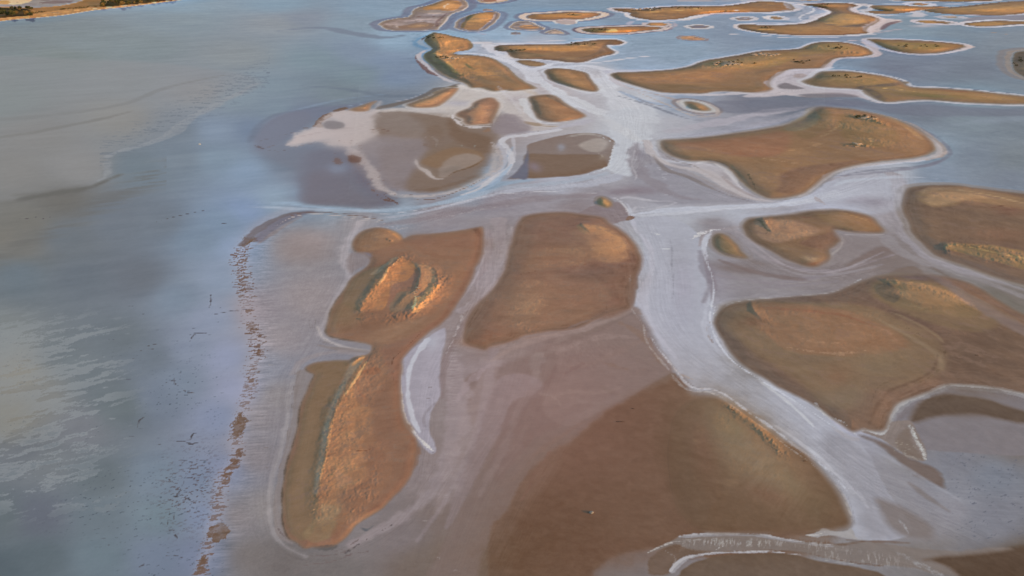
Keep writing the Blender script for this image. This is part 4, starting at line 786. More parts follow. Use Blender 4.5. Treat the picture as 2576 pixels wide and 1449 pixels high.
stroke(G(1,0,[(1780,365),(1705,400),(1690,435),(1790,485),(1780,500),(1690,540),(1675,590),(1740,660),(1800,720),(1870,765),(1960,810),(2000,830)]), (186,178,182), w=[1.5,4,6,5,4,6,6,6,5,4,6,4], soft=3, a=.9)
stroke(G(1,0,[(1640,560),(1650,610),(1720,680),(1790,740),(1860,770)]), (116,96,94), w=[1,2,4,5,2], soft=3, a=.85, fine=2)
stroke(G(1,0,[(1700,410),(1720,385),(1750,365)]), (116,98,98), w=[1,2.5,.5], soft=2, a=.8)
stroke(G(1,0,[(1760,630),(1830,700),(1950,780),(2080,830)]), (122,112,106), w=[1,3,5,5], soft=3, a=.7)
fill(G(1,0,[(1780,920),(1830,890),(1950,880),(2060,850),(2090,850),(2060,880),(1960,900),(1850,940),(1740,990),(1640,1030),(1540,1050),(1400,1085),(1250,1110),(1260,1080),(1400,1050),(1600,1000),(1700,960)]), (112,102,98), soft=5, a=.85)  # shade on the upper-left side of the elongated orange island, painted dark
stroke(G(1,0,[(1290,1030),(1420,1030),(1560,1005),(1700,955),(1770,930)]), (172,168,178), w=[3,3,3,2.5,1], soft=3, a=.8)
stroke(G(1,0,[(850,1085),(1000,1070),(1150,1045),(1280,1015)]), (160,176,196), w=1.5, soft=2, a=.6)

E1 = island('sand_island', 'broad brown island with a pinched right tip pointing at the blue pool', 'island',
       G(2,0,[(-126,490),(-110,465),(0,455),(300,452),(620,445),(700,430),(900,405),(1050,400),(1120,410),(1170,430),(1110,455),(1010,455),(985,465),(1030,500),(1082,525),(1050,550),(950,570),(830,605),(750,632),(600,630),(480,612),(300,598),(230,600),(80,590),(20,560),(0,525),(-60,520),(-120,510)]), (168,124,80), bank=1.8,
       rims=[(-8,-1,(198,194,200),.8,3),(-2,5,(116,98,88),.6,3)])
fill(G(2,0,[(0,470),(300,465),(600,455),(850,420),(960,420),(970,470),(900,500),(700,520),(450,520),(200,510)]), (192,140,84), soft=6, a=.7, tex=.4)
fill(G(2,0,[(-120,490),(0,500),(200,530),(400,560),(300,580),(100,585),(20,555),(0,522)]), (124,106,80), soft=5, a=.75)
fill(G(2,0,[(980,440),(1060,408),(1150,430),(1060,448),(1000,462),(1060,520),(900,565),(760,622),(600,622),(480,605),(600,580),(760,575),(900,530)]), (124,104,86), soft=4, a=.6)
for u_, v_, r_ in ((150,570,26), (640,595,22), (430,555,24)): blob(1277.8+u_*K, v_*K, r_, 5, (188,142,90), .75)
stroke(G(2,0,[(620,460),(720,440),(830,430),(880,450),(780,465)]), (118,104,68), w=[1,3,3,2,1], soft=2.5, a=.75, fine=3)
stroke(G(2,0,[(700,465),(800,460),(880,475)]), (214,160,96), w=2, soft=2, a=.7, fine=3)
stroke(G(2,0,[(40,500),(120,505),(220,520)]), (96,98,62), w=2, soft=2, a=.6, fine=3)

island('sand_island', 'small leaf-shaped brown islet between two white channels', 'island',
       G(2,0,[(80,616),(130,610),(220,612),(300,626),(388,648),(340,668),(260,674),(180,660),(120,638)]), (148,118,84), bank=.7, rims=[(-1,3,(118,102,88),.6,2)])
island('sand_island', 'smooth brown teardrop island with white salt all round, left of the channel head', 'island',
       G(2,0,[(372,730),(395,705),(470,692),(600,698),(750,725),(805,752),(840,800),(885,862),(920,912),(850,928),(720,905),(560,860),(450,820),(410,790),(392,757)]), (156,120,80), bank=1.2,
       rims=[(-7,-1,(204,202,210),.6,3),(-1,5,(116,100,86),.65,3)])
fill(G(2,0,[(470,720),(580,705),(640,740),(720,770),(640,790),(520,770)]), (170,126,82), soft=6, a=.7); blob(1277.8+760*K, 880*K, 26, 6, (176,132,84), .6)

H1 = island('sand_island', 'largest far island, with a lens of rocky scrub along its crest', 'island',
       G(2,0,[(1048,765),(1060,745),(1120,735),(1400,725),(1680,705),(1850,670),(2000,615),(2150,590),(2400,550),(2576,515),(2760,510),(2960,495),(3010,480),(3080,445),(3200,425),(3400,430),(3520,450),(3640,490),(3700,535),(3680,555),(3560,575),(3420,578),(3320,595),(3270,620),(3210,680),(3180,692),(3000,698),(2860,703),(2780,740),(2700,790),(2656,830),(2660,870),(2696,905),(2576,938),(2450,938),(2200,925),(2060,935),(1950,948),(1640,942),(1500,925),(1300,870),(1170,830),(1090,800)]), (164,124,80), bank=2.2,
       rims=[(-7,-1,(196,190,196),.7,3),(-1,6,(120,102,84),.6,3.5)])
fill(G(2,0,[(1120,760),(1400,750),(1700,735),(1950,700),(2100,720),(2300,760),(2200,830),(1900,850),(1600,850),(1300,830)]), (174,126,82), soft=10, a=.6, tex=.3)
fill(G(2,0,[(1500,870),(1700,850),(2000,880),(2300,900),(2576,860),(2600,920),(2200,915),(1950,930),(1650,930)]), (138,112,78), soft=8, a=.6)
fill(G(2,0,[(1950,640),(2080,610),(2300,600),(2500,560),(2900,520),(3150,440),(3400,450),(3500,500),(3300,520),(3100,560),(2900,600),(2700,680),(2450,700),(2250,680),(2060,680)]), (152,124,76), soft=6, a=.6, tex=.4)
fill(G(2,0,[(3000,480),(3100,445),(3250,430),(3400,440),(3480,480),(3420,520),(3200,500)]), (172,132,76), soft=5, a=.55, tex=.5)
stroke(G(2,0,[(2500,760),(2600,720),(2800,700)]), (132,108,80), w=[3,8,3], soft=7, a=.6); blob(1277.8+2560*K, 850*K, 16, 8, (112,104,90), .6)
stroke(G(2,0,[(3480,470),(3600,510),(3640,550)]), (186,144,92), w=[2,6,3], soft=4, a=.5)

island('sand_island', 'almond-shaped island with a pointed salt-white tail at the far right', 'island',
       G(3,0,[(1090,404),(1150,398),(1500,410),(1800,427),(2000,448),(2060,468),(2000,490),(1880,515),(1750,538),(1550,542),(1380,520),(1250,485),(1150,440),(1100,420)]), (162,126,78), bank=1.8,
       rims=[(-11,-4,(188,182,188),.85,3),(-4,3,(128,110,96),.55,2.5)])
stroke(G(3,0,[(2040,455),(2130,470),(2060,488),(1940,520)]), (196,180,178), w=[2,4,3,1], soft=3, a=.8)
fill(G(3,0,[(1350,440),(1500,430),(1700,445),(1850,470),(1700,500),(1500,490)]), (144,120,68), soft=5, a=.6, tex=.5)
stroke(G(3,0,[(880,410),(1000,420),(1080,450),(1140,500),(1180,545),(1150,570),(1050,582),(900,590),(780,595),(720,625),(670,660),(640,690),(560,700),(430,705),(300,712)]), (188,176,180), w=[2,4,5,6,6,4,3,3,4,4,5,6,6,7,6], soft=4, a=.9)
stroke(G(3,0,[(900,400),(1050,410),(1120,450),(1250,500),(1400,540)]), (178,176,190), w=[2,7,6,4,3], soft=4, a=.8)
stroke(G(3,0,[(700,680),(640,700),(500,712),(350,715),(240,740),(150,800),(90,850),(110,890),(150,905)]), (196,192,200), w=[3,5,7,8,10,12,9,6,4], soft=4, a=.9)
fill(G(3,0,[(280,715),(550,710),(560,740),(500,790),(420,830),(470,870),(600,890),(850,905),(1000,915),(1060,960),(1100,1010),(1250,1045),(1150,1040),(1000,990),(850,960),(600,955),(300,960),(0,985),(-200,980),(-100,940),(60,915),(120,900),(80,850),(130,790),(200,740)]), (190,180,186), soft=5, a=.9, warp=3)
fill(G(3,0,[(160,870),(240,840),(330,870),(430,900),(300,905),(180,895)]), (134,126,132), soft=5, a=.9)
fill(G(3,0,[(320,760),(400,745),(470,770),(400,790),(330,785)]), (168,152,150), soft=4, a=.7)
fill(G(3,0,[(400,960),(700,940),(900,955),(980,985),(760,985),(450,990)]), (140,130,136), soft=7, a=.7)
fill(G(3,0,[(-150,1030),(0,1010),(300,1015),(600,1000),(960,1000),(1100,1040),(1350,1060),(1700,1060),(2000,1080),(2400,1100),(2900,1100),(2900,1170),(2000,1180),(1500,1170),(1100,1110),(700,1070),(350,1050),(0,1080),(-150,1090)]), (122,126,142), soft=12, a=.6)
stroke(G(3,0,[(500,1040),(700,1015),(950,995)]), (150,152,168), w=1.6, soft=2.5, a=.6)

J1 = island('sand_island', 'long double island tapering past the right edge, its near shore a white band', 'island',
       G(3,0,[(415,830),(470,805),(520,785),(570,745),(650,722),(850,722),(1000,737),(1200,767),(1350,802),(1430,840),(1480,875),(1600,890),(1800,897),(2100,917),(2400,950),(2700,980),(2950,1005),(2950,1055),(2600,1055),(2400,1052),(2000,1035),(1700,1012),(1500,1016),(1350,1030),(1250,1032),(1160,1005),(1090,965),(1050,925),(980,905),(850,895),(700,888),(560,875),(470,853)]), (160,126,80), bank=2,
       rims=[(-12,-2,(192,188,194),.75,3),(-2,5,(122,104,88),.6,3.5)])
stroke(G(3,0,[(640,712),(900,712),(1150,745),(1350,785),(1440,835),(1500,875),(1650,885),(2100,905),(2600,955)]), (104,108,122), w=1.3, soft=1.6, a=.7)
fill(G(3,0,[(480,830),(640,760),(760,735),(760,780),(650,820),(700,860),(560,870)]), (130,110,80), soft=6, a=.7)
stroke(G(3,0,[(1440,835),(1300,860),(1050,875),(980,895)]), (118,102,84), w=[6,7,6,4], soft=5, a=.8)
stroke(G(3,0,[(1050,930),(1150,990),(1200,960),(1080,900)]), (122,104,82), w=5, soft=4, a=.7)
stroke(G(3,0,[(740,780),(850,770),(1000,790),(1150,805),(1100,820),(960,815),(820,800)]), (128,110,68), w=[1,4,5,3,4,3,1], soft=3.5, a=.7, fine=2)
stroke(G(3,0,[(780,765),(870,780),(960,790)]), (184,150,104), w=2, soft=2, a=.6, fine=2)
stroke(G(3,0,[(1200,765),(1330,810),(1380,835)]), (196,152,94), w=[2,6,2], soft=4, a=.6)
stroke(G(3,0,[(1050,880),(1250,895),(1450,915),(1600,935)]), (204,160,94), w=[.6,1.3,1.3,.6], soft=2, a=.7)
stroke(G(3,0,[(1700,915),(1900,920),(2100,935),(2250,945)]), (140,98,66), w=[2,5,4,1], soft=5, a=.6)
blob(1916.7+1700*K, 975*K, 70, 6, (134,120,80), .7, ang=3)

island('sand_island', 'lone oval islet in a thick white ring, above the widest part of the channel', 'island',
       G(2,0,[(1785,1040),(1830,1028),(1930,1045),(2030,1090),(2060,1118),(1980,1125),(1890,1112),(1830,1082)]), (150,122,90), bank=1,
       rims=[(-24,-15,(146,134,136),.7,4),(-15,-9,(190,180,178),.7,3),(-9,-1,(192,188,188),.85,2),(-1,3,(112,104,84),.6,2)])
island('sand_island', 'dark scrub-green island cut off by the right margin', 'island',
       G(3,0,[(2550,560),(2600,525),(2800,510),(3000,560),(2950,760),(2750,800),(2620,760),(2560,700),(2545,640)]), (104,95,82), bank=2,
       rims=[(-20,-10,(138,132,132),.6,5),(-10,-2,(150,140,134),.8,3)])
def D_(pts): return [(1408.8 + x * .8017, 150.8 + y * .8017) for x, y in pts]
# smaller orange islands of the upper flats
fill(G(1,0,[(2080,850),(2200,890),(2440,930),(2576,930),(2780,910),(2860,960),(2780,1000),(2800,1100),(2830,1200),(2950,1262),(3100,1285),(2850,1330),(2720,1300),(2640,1200),(2520,1120),(2480,1000),(2400,980),(2240,1010),(2140,1100),(2040,1150),(2000,1200),(1700,1150),(1400,1130),(1250,1135),(1300,1105),(1500,1092),(1860,1090),(1960,1040),(2070,920)]), (202,191,189), soft=6, a=.75, warp=8, tex=.25)
stroke(G(1,0,[(2080,860),(2200,900),(2400,940),(2600,935),(2860,905)]), (210,200,196), w=[5,6,7,6,3], soft=5, a=.6, warp=5)
blob(1300, 250, 26, 12, (172,160,170), .5, tex=.3)
X = island('sand_island', 'small orange wedge of sand at a white point on the left lake shore', 'island',
       G(1,0,[(950,1112),(1060,1080),(1150,1050),(1225,1022),(1250,1030),(1190,1070),(1165,1120),(1080,1132),(1000,1125)]), (184,142,106), bank=.6)
X = island('sand_island', 'elongated orange island between the left lake and the pale crust bay', 'island',
       G(1,0,[(1540,1062),(1640,1030),(1780,980),(1850,942),(1960,895),(2050,890),(2072,910),(2000,980),(1930,1040),(1860,1080),(1720,1095),(1600,1085)]), (186,140,100), bank=1.2, rims=[(-8,-1,(200,190,186),.4,3)])
stroke(G(1,0,[(1600,1045),(1750,980),(1850,930),(1960,885),(2050,880)]), (122,106,86), w=[1,3,4,3,2], soft=3, a=.8)  # painted shade along the upper-left edge
stroke(G(1,0,[(1510,1080),(1600,1100),(1720,1108),(1850,1100),(1940,1050)]), (206,196,194), w=[1,3,4,4,1], soft=3, a=.85)
blob(638.9+2080*K, 1050*K, 32, 7, (176,170,182), .7)
X = island('sand_island', 'orange boot-shaped island standing in the pale crust bay', 'island',
       G(1,0,[(2240,1030),(2290,1008),(2380,990),(2440,1000),(2482,1050),(2470,1120),(2430,1200),(2390,1250),(2280,1262),(2180,1265),(2130,1240),(2142,1210),(2060,1182),(2050,1150),(2140,1110),(2200,1085)]), (184,136,100), bank=1, rims=[(-8,-1,(204,192,188),.55,3)], warp=3)
blob(638.9+2410*K, 1170*K, 14, 12, (146,122,104), .6)
for q in ([(2220,1090),(2130,1120),(2040,1150),(2010,1190),(2060,1230),(2110,1270),(2220,1290),(2330,1280),(2420,1275)],):
    stroke(G(1,0,q), (212,202,204), w=[2,2,3,4,4,5,5,4,1], soft=3, a=.85, warp=3, fine=2)
fill(G(1,0,[(2300,1340),(2370,1300),(2400,1310),(2400,1330),(2340,1340)]), (150,116,92), soft=2, a=.8)
fill(G(1,0,[(2380,1230),(2420,1225),(2420,1250),(2390,1258)]), (132,98,78), soft=2, a=.8)
X = island('sand_island', 'brown sickle-shaped island in the fork of two white channels', 'island',
       G(2,0,[(205,988),(300,966),(420,960),(500,985),(600,1060),(720,1128),(800,1172),(770,1192),(620,1222),(450,1236),(310,1205),(270,1150),(245,1100),(250,1070),(225,1030)]), (166,124,84), bank=1.3,
       rims=[(-1,4,(126,106,92),.5,3)])
fill(G(2,0,[(420,960),(500,985),(600,1060),(720,1128),(760,1150),(600,1090),(470,1020),(380,970)]), (128,112,94), soft=3, a=.85)
stroke(G(2,0,[(150,1010),(180,1080),(230,1160),(290,1215),(370,1245),(500,1245),(650,1220)]), (206,202,206), w=[12,9,7,4,3,3,2], soft=4, a=.85)
stroke(G(2,0,[(180,1240),(300,1265),(420,1280),(530,1275)]), (164,140,120), w=[5,8,5,1], soft=5, a=.7)
stroke(G(2,0,[(250,1345),(330,1325),(430,1318),(510,1315)]), (136,120,116), w=1, soft=1.6, a=.6, warp=4, fine=2)
for q in ([(20,960),(60,1000),(110,1050)], [(-100,990),(-30,1040),(40,1050)], [(80,1060),(130,1110),(170,1150)]):
    stroke(G(2,0,q), (206,198,202), w=2, soft=3, a=.5, tex=.5, warp=4)
fill(G(2,0,[(-100,1180),(60,1160),(170,1230),(230,1320),(60,1360),(-150,1340)]), (152,138,144), soft=10, a=.7)

stroke(G(1,1,[(1700,0),(1740,20),(1720,40)]), (118,96,84), w=[1,3,1], soft=2, a=.7, fine=5, warp=4)
stroke(G(1,1,[(1790,470),(1850,480),(1880,475)]), (120,98,86), w=2, soft=2, a=.6, fine=4)
stroke(G(1,0,[(2100,1270),(2200,1300),(2330,1290),(2440,1270)]), (206,196,196), w=[2,3,3,1], soft=3, a=.7, fine=3)
stroke([(1250,215),(1275,240),(1300,262),(1310,285)], (204,196,200), w=[3,6,6,3], soft=4, a=.6, fine=3, tex=.4)
# pan with a straight white shore
Y = [(1277.8+x*K, 357.8+y*K) for x, y in [(0,375),(60,335),(120,270),(180,180),(190,100),(200,30),(300,-10),(500,-60),(700,-90),(900,-90),(1000,-60),(1070,-10),(1075,40),(1055,120),(1030,200),(1010,245),(900,280),(800,315),(650,340),(500,352),(200,366)]]
fill(Y, (142,124,118), soft=3, a=.97, warp=2, fine=1)
fill([(1277.8+x*K, 357.8+y*K) for x, y in [(200,120),(500,125),(800,120),(940,130),(1000,190),(1005,240),(900,275),(790,312),(650,335),(500,348),(190,360),(180,240)]], (120,98,84), soft=7, a=.9)
fill([(1277.8+x*K, 357.8+y*K) for x, y in [(0,372),(60,330),(130,250),(185,150),(205,60),(200,360),(100,368)]], (108,108,124), soft=5, a=.95)
fill([(1277.8+x*K, 357.8+y*K) for x, y in [(720,20),(900,-40),(1020,0),(960,90),(860,100),(780,80)]], (178,164,158), soft=7, a=.75)
stroke(G(2,0,[(600,1390),(720,1365),(840,1360),(940,1380)]), (184,174,170), w=[3,7,9,4], soft=7, a=.7)
blob(1277.8+270*K, 357.8+250*K, 17, 11, (150,134,144), .85, ang=20); blob(1277.8+540*K, 357.8+55*K, 10, 9, (158,154,164), .8); blob(1277.8+960*K, 357.8+155*K, 10, 6, (150,132,120), .7)
stroke([(1277.8+x*K, 357.8+y*K) for x, y in [(900,100),(960,140),(940,160)]], (170,154,146), w=2, soft=2, a=.7)
stroke([(1277.8+x*K, 357.8+y*K) for x, y in [(800,320),(900,300),(1010,250),(1050,150),(1075,40),(1060,0),(1000,-30),(940,-60)]], (206,206,214), w=[2,2.5,2.5,2,1.5,1,1,.5], soft=1.6, a=.8, fine=4)
stroke([(1277.8+x*K, 357.8+y*K) for x, y in [(980,-60),(1040,-30),(1070,0),(1072,30)]], (122,96,82), w=[1,2,2,1], soft=1.5, a=.7, fine=4, tex=.5)
X = island('sand_island', 'tiny orange dome at the tip of the pink mud spit', 'island',
       [(1277.8+x*K, 357.8+y*K) for x, y in [(905,575),(930,555),(970,555),(1020,580),(1062,622),(1055,652),(1000,662),(950,648),(905,620)]], (158,128,90), bank=1, rims=[(-7,-1,(138,126,124),.7,3)])
fill([(1277.8+x*K, 357.8+y*K) for x, y in [(905,580),(940,560),(950,600),(940,640),(905,615)]], (128,118,92), soft=2, a=.8)
fill([(1277.8+x*K, 357.8+y*K) for x, y in [(880,640),(1000,680),(1100,600),(1200,680),(1230,740),(1285,760),(1240,785),(1160,800),(1050,830),(960,760),(700,740),(750,700)]], (148,132,136), soft=3, a=.85, warp=2)
fill([(1277.8+x*K, 357.8+y*K) for x, y in [(1230,742),(1285,760),(1240,784),(1200,790)]], (138,114,104), soft=1.5, a=.9)
stroke([(1277.8+x*K, 357.8+y*K) for x, y in [(1060,560),(1130,590),(1200,670),(1235,745)]], (206,200,206), w=[2,3,3,1], soft=2.5, a=.8, fine=2)

# big bean-shaped island of the middle right
M1 = island('sand_island', 'big bean-shaped island with a striped olive back, right of the white channel meeting', 'island',
       D_([(316,262),(322,252),(380,249),(480,239),(600,223),(700,206),(757,187),(788,162),(812,148),(860,150),(930,158),(1010,175),(1080,198),(1130,224),(1164,252),(1176,276),(1160,293),(1100,308),(1000,318),(905,335),(852,356),(800,395),(760,420),(700,433),(652,433),(612,414),(582,392),(556,366),(535,346),(500,327),(450,317),(400,315),(345,297),(320,276)]), (156,120,80), bank=3, bankw=9,
       rims=[(-12,-4,(140,136,142),.35,6),(-9,-1,(152,142,138),.5,5),(-1,9,(122,100,80),.5,5)])
stroke([(2210,287),(2290,310),(2345,345),(2372,372),(2370,390),(2330,402)], (176,156,150), w=[1,2,4,6,7,3], soft=5, a=.7)
stroke([(2090,273),(2180,283),(2240,297),(2290,325),(2320,350)], (190,150,96), w=[1,3,4,6,4], soft=5, a=.75)
fill([(1700,360),(1800,350),(1900,340),(1960,330),(1990,350),(1960,390),(1880,395),(1800,385),(1720,375)], (158,112,76), soft=12, a=.7)
blob(1760, 380, 50, 10, (168,128,84), .5); blob(1730, 372, 36, 8, (162,124,90), .5)
fill([(2040,270),(2080,275),(2100,300),(2070,330),(2030,350),(1990,330),(1960,325),(2010,300),(2030,285)], (142,116,78), soft=6, a=.6)
fill([(2035,272),(2060,290),(2050,315),(2010,330),(1970,325),(2010,300)], (146,134,108), soft=6, a=.6)
fill([(2110,290),(2180,295),(2240,320),(2260,350),(2220,370),(2150,360),(2110,330)], (140,114,70), soft=10, a=.6, tex=.3)
for q, c_ in (([(2060,345),(2090,330),(2120,310)], (186,148,100)), ([(2150,330),(2190,345),(2190,365)], (196,158,104)), ([(1990,378),(2030,372),(2070,360)], (180,140,96)), ([(2020,395),(2060,400),(2100,395)], (172,130,92)), ([(1880,350),(1920,345),(1970,350)], (150,106,70)), ([(1900,395),(1970,405),(2010,412)], (182,146,108))):
    stroke(q, c_, w=[1,4,1], soft=4, a=.6, warp=5, tex=.5, fine=3)
stroke([(2160,290),(2190,300),(2215,305)], (98,92,62), w=[2,4,2], soft=3, a=.75, fine=4); stroke([(2140,362),(2160,367),(2165,360)], (96,86,58), w=2.5, soft=2.5, a=.7, fine=4)
stroke([(2060,332),(2110,336),(2150,338)], (112,90,58), w=1, soft=2, a=.5, fine=3)
fill([(1960,440),(2020,420),(2100,410),(2160,405),(2080,432),(2040,455),(2020,474),(1990,488),(1950,480),(1960,460)], (120,96,78), soft=8, a=.8)
fill([(1870,440),(1920,420),(1960,440),(1960,470),(1930,485),(1900,482),(1880,465)], (164,126,84), soft=8, a=.6)
stroke([(1840,415),(1860,440),(1885,470),(1910,488)], (118,110,84), w=[2,5,5,2], soft=4, a=.7)
stroke([(1880,436),(1892,455),(1900,475)], (84,78,60), w=1, soft=1.8, a=.6, fine=3, warp=3)
fill([(1690,388),(1740,392),(1790,398),(1810,405),(1780,402),(1730,400)], (136,116,88), soft=4, a=.6)

N1 = island('sand_island', 'wide brown island running off the right margin below the blue flat', 'island',
       [(2271,500),(2276,484),(2290,472),(2340,466),(2400,466),(2470,474),(2530,482),(2600,490),(2800,520),(2800,800),(2640,735),(2576,716),(2500,694),(2440,672),(2380,652),(2350,640),(2318,610),(2294,585),(2291,566),(2276,540),(2268,520)], (124,102,82), bank=2.5, bankw=10,
       rims=[(-14,-3,(150,138,134),.6,5),(-1,8,(122,104,88),.5,5)])
fill([(2310,485),(2360,470),(2440,472),(2520,486),(2600,505),(2600,530),(2500,515),(2430,505),(2400,515),(2350,520),(2315,505)], (160,128,90), soft=7, a=.85)
fill([(2325,500),(2370,482),(2440,486),(2500,498),(2440,500),(2390,510),(2350,516)], (178,144,106), soft=6, a=.75)
stroke([(2400,476),(2480,488),(2576,512)], (182,148,98), w=[1,3,2], soft=3, a=.6)
stroke([(2480,520),(2500,521),(2530,516)], (94,66,52), w=[.6,1.6,.6], soft=2, a=.7); blob(2540, 530, 40, 16, (120,88,72), .5)
blob(2430, 560, 120, 26, (118,98,80), .6); blob(2520, 590, 70, 24, (134,98,72), .45)
fill([(2378,618),(2400,612),(2450,614),(2520,620),(2600,640),(2600,680),(2540,668),(2480,650),(2430,638),(2390,628)], (150,122,80), soft=5, a=.8, tex=.2)
stroke([(2440,622),(2500,634),(2576,650)], (184,150,96), w=[2,4,5], soft=4, a=.65, tex=.4, fine=3)
stroke([(2378,632),(2377,622),(2390,614),(2410,614)], (98,100,84), w=[3,3,2,.6], soft=2, a=.85)
stroke([(2395,622),(2420,632),(2460,648),(2500,660)], (112,104,88), w=[2,3,2,1], soft=3, a=.6)
fill([(2300,590),(2350,600),(2400,640),(2480,672),(2576,705),(2576,716),(2480,690),(2380,652),(2330,620)], (122,104,88), soft=6, a=.6)

O1 = island('sand_island', 'twin-lobed island with a pale dune at its left end, above the smallest ring of veins', 'island',
       G(3,1,[(-190,850),(-175,810),(-130,780),(-60,766),(100,752),(300,732),(500,700),(700,686),(850,692),(1000,718),(1120,770),(1200,850),(1238,890),(1210,915),(1060,920),(950,915),(850,900),(740,885),(735,905),(800,985),(760,1020),(670,1090),(695,1170),(660,1215),(560,1257),(450,1257),(330,1215),(220,1170),(100,1100),(0,1050),(-90,1000),(-160,930)]), (138,110,82), bank=2.2, bankw=8,
       rims=[(-8,-1,(146,132,128),.5,4),(-1,6,(118,98,80),.6,4)])
fill(G(3,1,[(-60,790),(20,770),(200,780),(350,800),(520,850),(620,900),(500,940),(350,980),(150,1020),(0,980),(-80,900)]), (168,134,104), soft=8, a=.85)
fill(G(3,1,[(560,720),(750,700),(900,715),(1050,770),(1180,850),(1160,900),(950,905),(800,870),(680,820),(600,780)]), (152,118,76), soft=8, a=.7)
stroke(G(3,1,[(800,715),(900,740),(1050,790),(1130,840)]), (184,140,88), w=[1,3,3,1], soft=4, a=.7)
stroke(G(3,1,[(320,745),(430,760),(540,770)]), (138,92,64), w=[2,4,2], soft=4, a=.6, fine=3)
stroke(G(3,1,[(10,770),(50,800),(40,830)]), (206,156,108), w=[1,2,1], soft=2, a=.8, fine=2)
stroke(G(3,1,[(-60,780),(-10,800),(20,850),(60,900),(40,930)]), (112,98,76), w=[3,4,3,3,1], soft=3, a=.7, fine=4)
fill(G(3,1,[(720,910),(800,985),(760,1020),(670,1088),(600,1080),(480,1060),(380,1020),(500,960),(620,930)]), (124,98,80), soft=6, a=.8)
fill(G(3,1,[(60,1050),(200,1040),(400,1080),(600,1110),(660,1160),(560,1230),(440,1240),(300,1180),(150,1110)]), (144,116,84), soft=8, a=.6); blob(1916.7+500*K, 357.8+1180*K, 22, 9, (180,148,114), .7, ang=12); blob(1916.7+540*K, 357.8+1235*K, 20, 4, (146,92,52), .6)
stroke(G(3,1,[(720,880),(760,930),(830,1000),(780,1060),(700,1080)]), (164,146,146), w=[3,4,5,4,2], soft=4, a=.6)
stroke(G(3,1,[(760,890),(900,920),(1060,935),(1200,935)]), (164,152,152), w=[4,4,3,3], soft=3, a=.6)
P1 = island('sand_island', 'smooth olive drop-shaped islet at the bend of the white arm', 'island',
       [(1277.8+x*K, 357.8+y*K) for x, y in [(2075,975),(2100,935),(2150,925),(2220,950),(2280,1000),(2340,1060),(2370,1110),(2430,1160),(2440,1178),(2350,1176),(2230,1150),(2130,1108),(2085,1050)]], (134,116,90), bank=1.4,
       rims=[(-10,-2,(150,138,138),.6,4),(-1,5,(118,104,84),.6,3)])

# ---- lower right
R1 = island('sand_island', 'huge brown island with two scrubby dune mounds, right of the main channel', 'island',
       [(1796,815),(1803,790),(1826,768),(1880,757),(1935,752),(2010,745),(2090,738),(2140,718),(2200,697),(2260,692),(2330,690),(2400,700),(2460,722),(2520,760),(2600,800),(2850,880),(2850,1040),(2640,1000),(2560,986),(2470,972),(2385,968),(2345,985),(2300,1000),(2260,1015),(2243,1040),(2232,1072),(2215,1084),(2170,1080),(2145,1086),(2118,1070),(2090,1050),(2050,1020),(2010,998),(1960,975),(1925,952),(1880,925),(1845,895),(1822,860),(1805,835)], (116,96,80), bank=3, bankw=12,
       soft=7, rims=[])
fill([(2300,700),(2380,690),(2450,700),(2600,780),(2600,740),(2470,700),(2400,690)], (132,122,118), soft=8, a=.7)
fill([(1850,800),(1880,765),(1960,758),(2050,762),(2150,765),(2230,785),(2300,830),(2370,880),(2350,920),(2300,960),(2230,950),(2180,960),(2130,1000),(2080,1020),(2040,990),(1980,940),(1910,900),(1860,850)], (132,110,84), soft=14, a=.8)
fill([(1870,765),(1940,760),(2020,766),(2110,775),(2200,790),(2260,830),(2280,860),(2240,880),(2150,895),(2080,890),(2000,870),(1930,850),(1890,810)], (146,112,78), soft=10, a=.75, tex=.4)
fill([(1910,768),(2000,765),(2090,775),(2150,790),(2100,800),(2000,795),(1930,790)], (154,106,72), soft=6, a=.6, tex=.4)
fill([(2010,800),(2080,795),(2160,810),(2170,830),(2100,840),(2030,830)], (136,104,76), soft=5, a=.6)
for u_, v_, a_, b_ in ((2050,858,44,9),(1975,840,26,7),(2180,850,30,6),(2000,797,40,4),(2080,805,30,7),(1925,788,20,5)):
    blob(u_, v_, a_, b_, (182,142,104), .6, tex=.6)
blob(2130, 930, 40, 30, (142,104,70), .5); blob(2130, 985, 40, 26, (134,118,94), .6); blob(2250, 900, 70, 30, (136,118,90), .5)
fill([(1880,770),(1900,790),(1905,830),(1870,830),(1855,800)], (112,100,80), soft=7, a=.7, tex=.3)  # shadow left of the bright spur, put into the colour
stroke([(1893,765),(1905,785),(1925,800)], (206,150,98), w=[1,3,1], soft=2.5, a=.8, fine=3)  # spur painted bright where the sun catches it
fill([(2200,715),(2230,700),(2300,705),(2380,720),(2440,745),(2470,780),(2440,800),(2370,790),(2290,780),(2230,760),(2205,740)], (134,114,80), soft=9, a=.75)
fill([(2245,708),(2300,715),(2370,735),(2430,762),(2380,770),(2310,760),(2260,735)], (166,134,86), soft=5, a=.7, tex=.3)
fill([(2203,712),(2230,708),(2250,725),(2270,750),(2240,750),(2210,735)], (94,84,68), soft=5, a=.75, tex=.3)
stroke([(2290,765),(2320,775),(2335,772)], (182,154,104), w=[2,4,2], soft=3, a=.6, tex=.6, fine=4); stroke([(2360,765),(2375,772),(2382,775)], (84,84,66), w=[2,2.5,1], soft=2, a=.7, fine=3)
stroke([(2280,710),(2360,730),(2420,755),(2460,775)], (178,142,90), w=[1,2,3,1], soft=3, a=.6)
blob(2420, 900, 120, 60, (106,88,72), .6); blob(2520, 850, 60, 40, (100,84,70), .5)
stroke([(2060,750),(2150,755),(2240,780),(2320,830),(2370,875),(2380,910),(2340,950)], (118,100,80), w=[2,3,3,4,3,2,1], soft=5, a=.6)
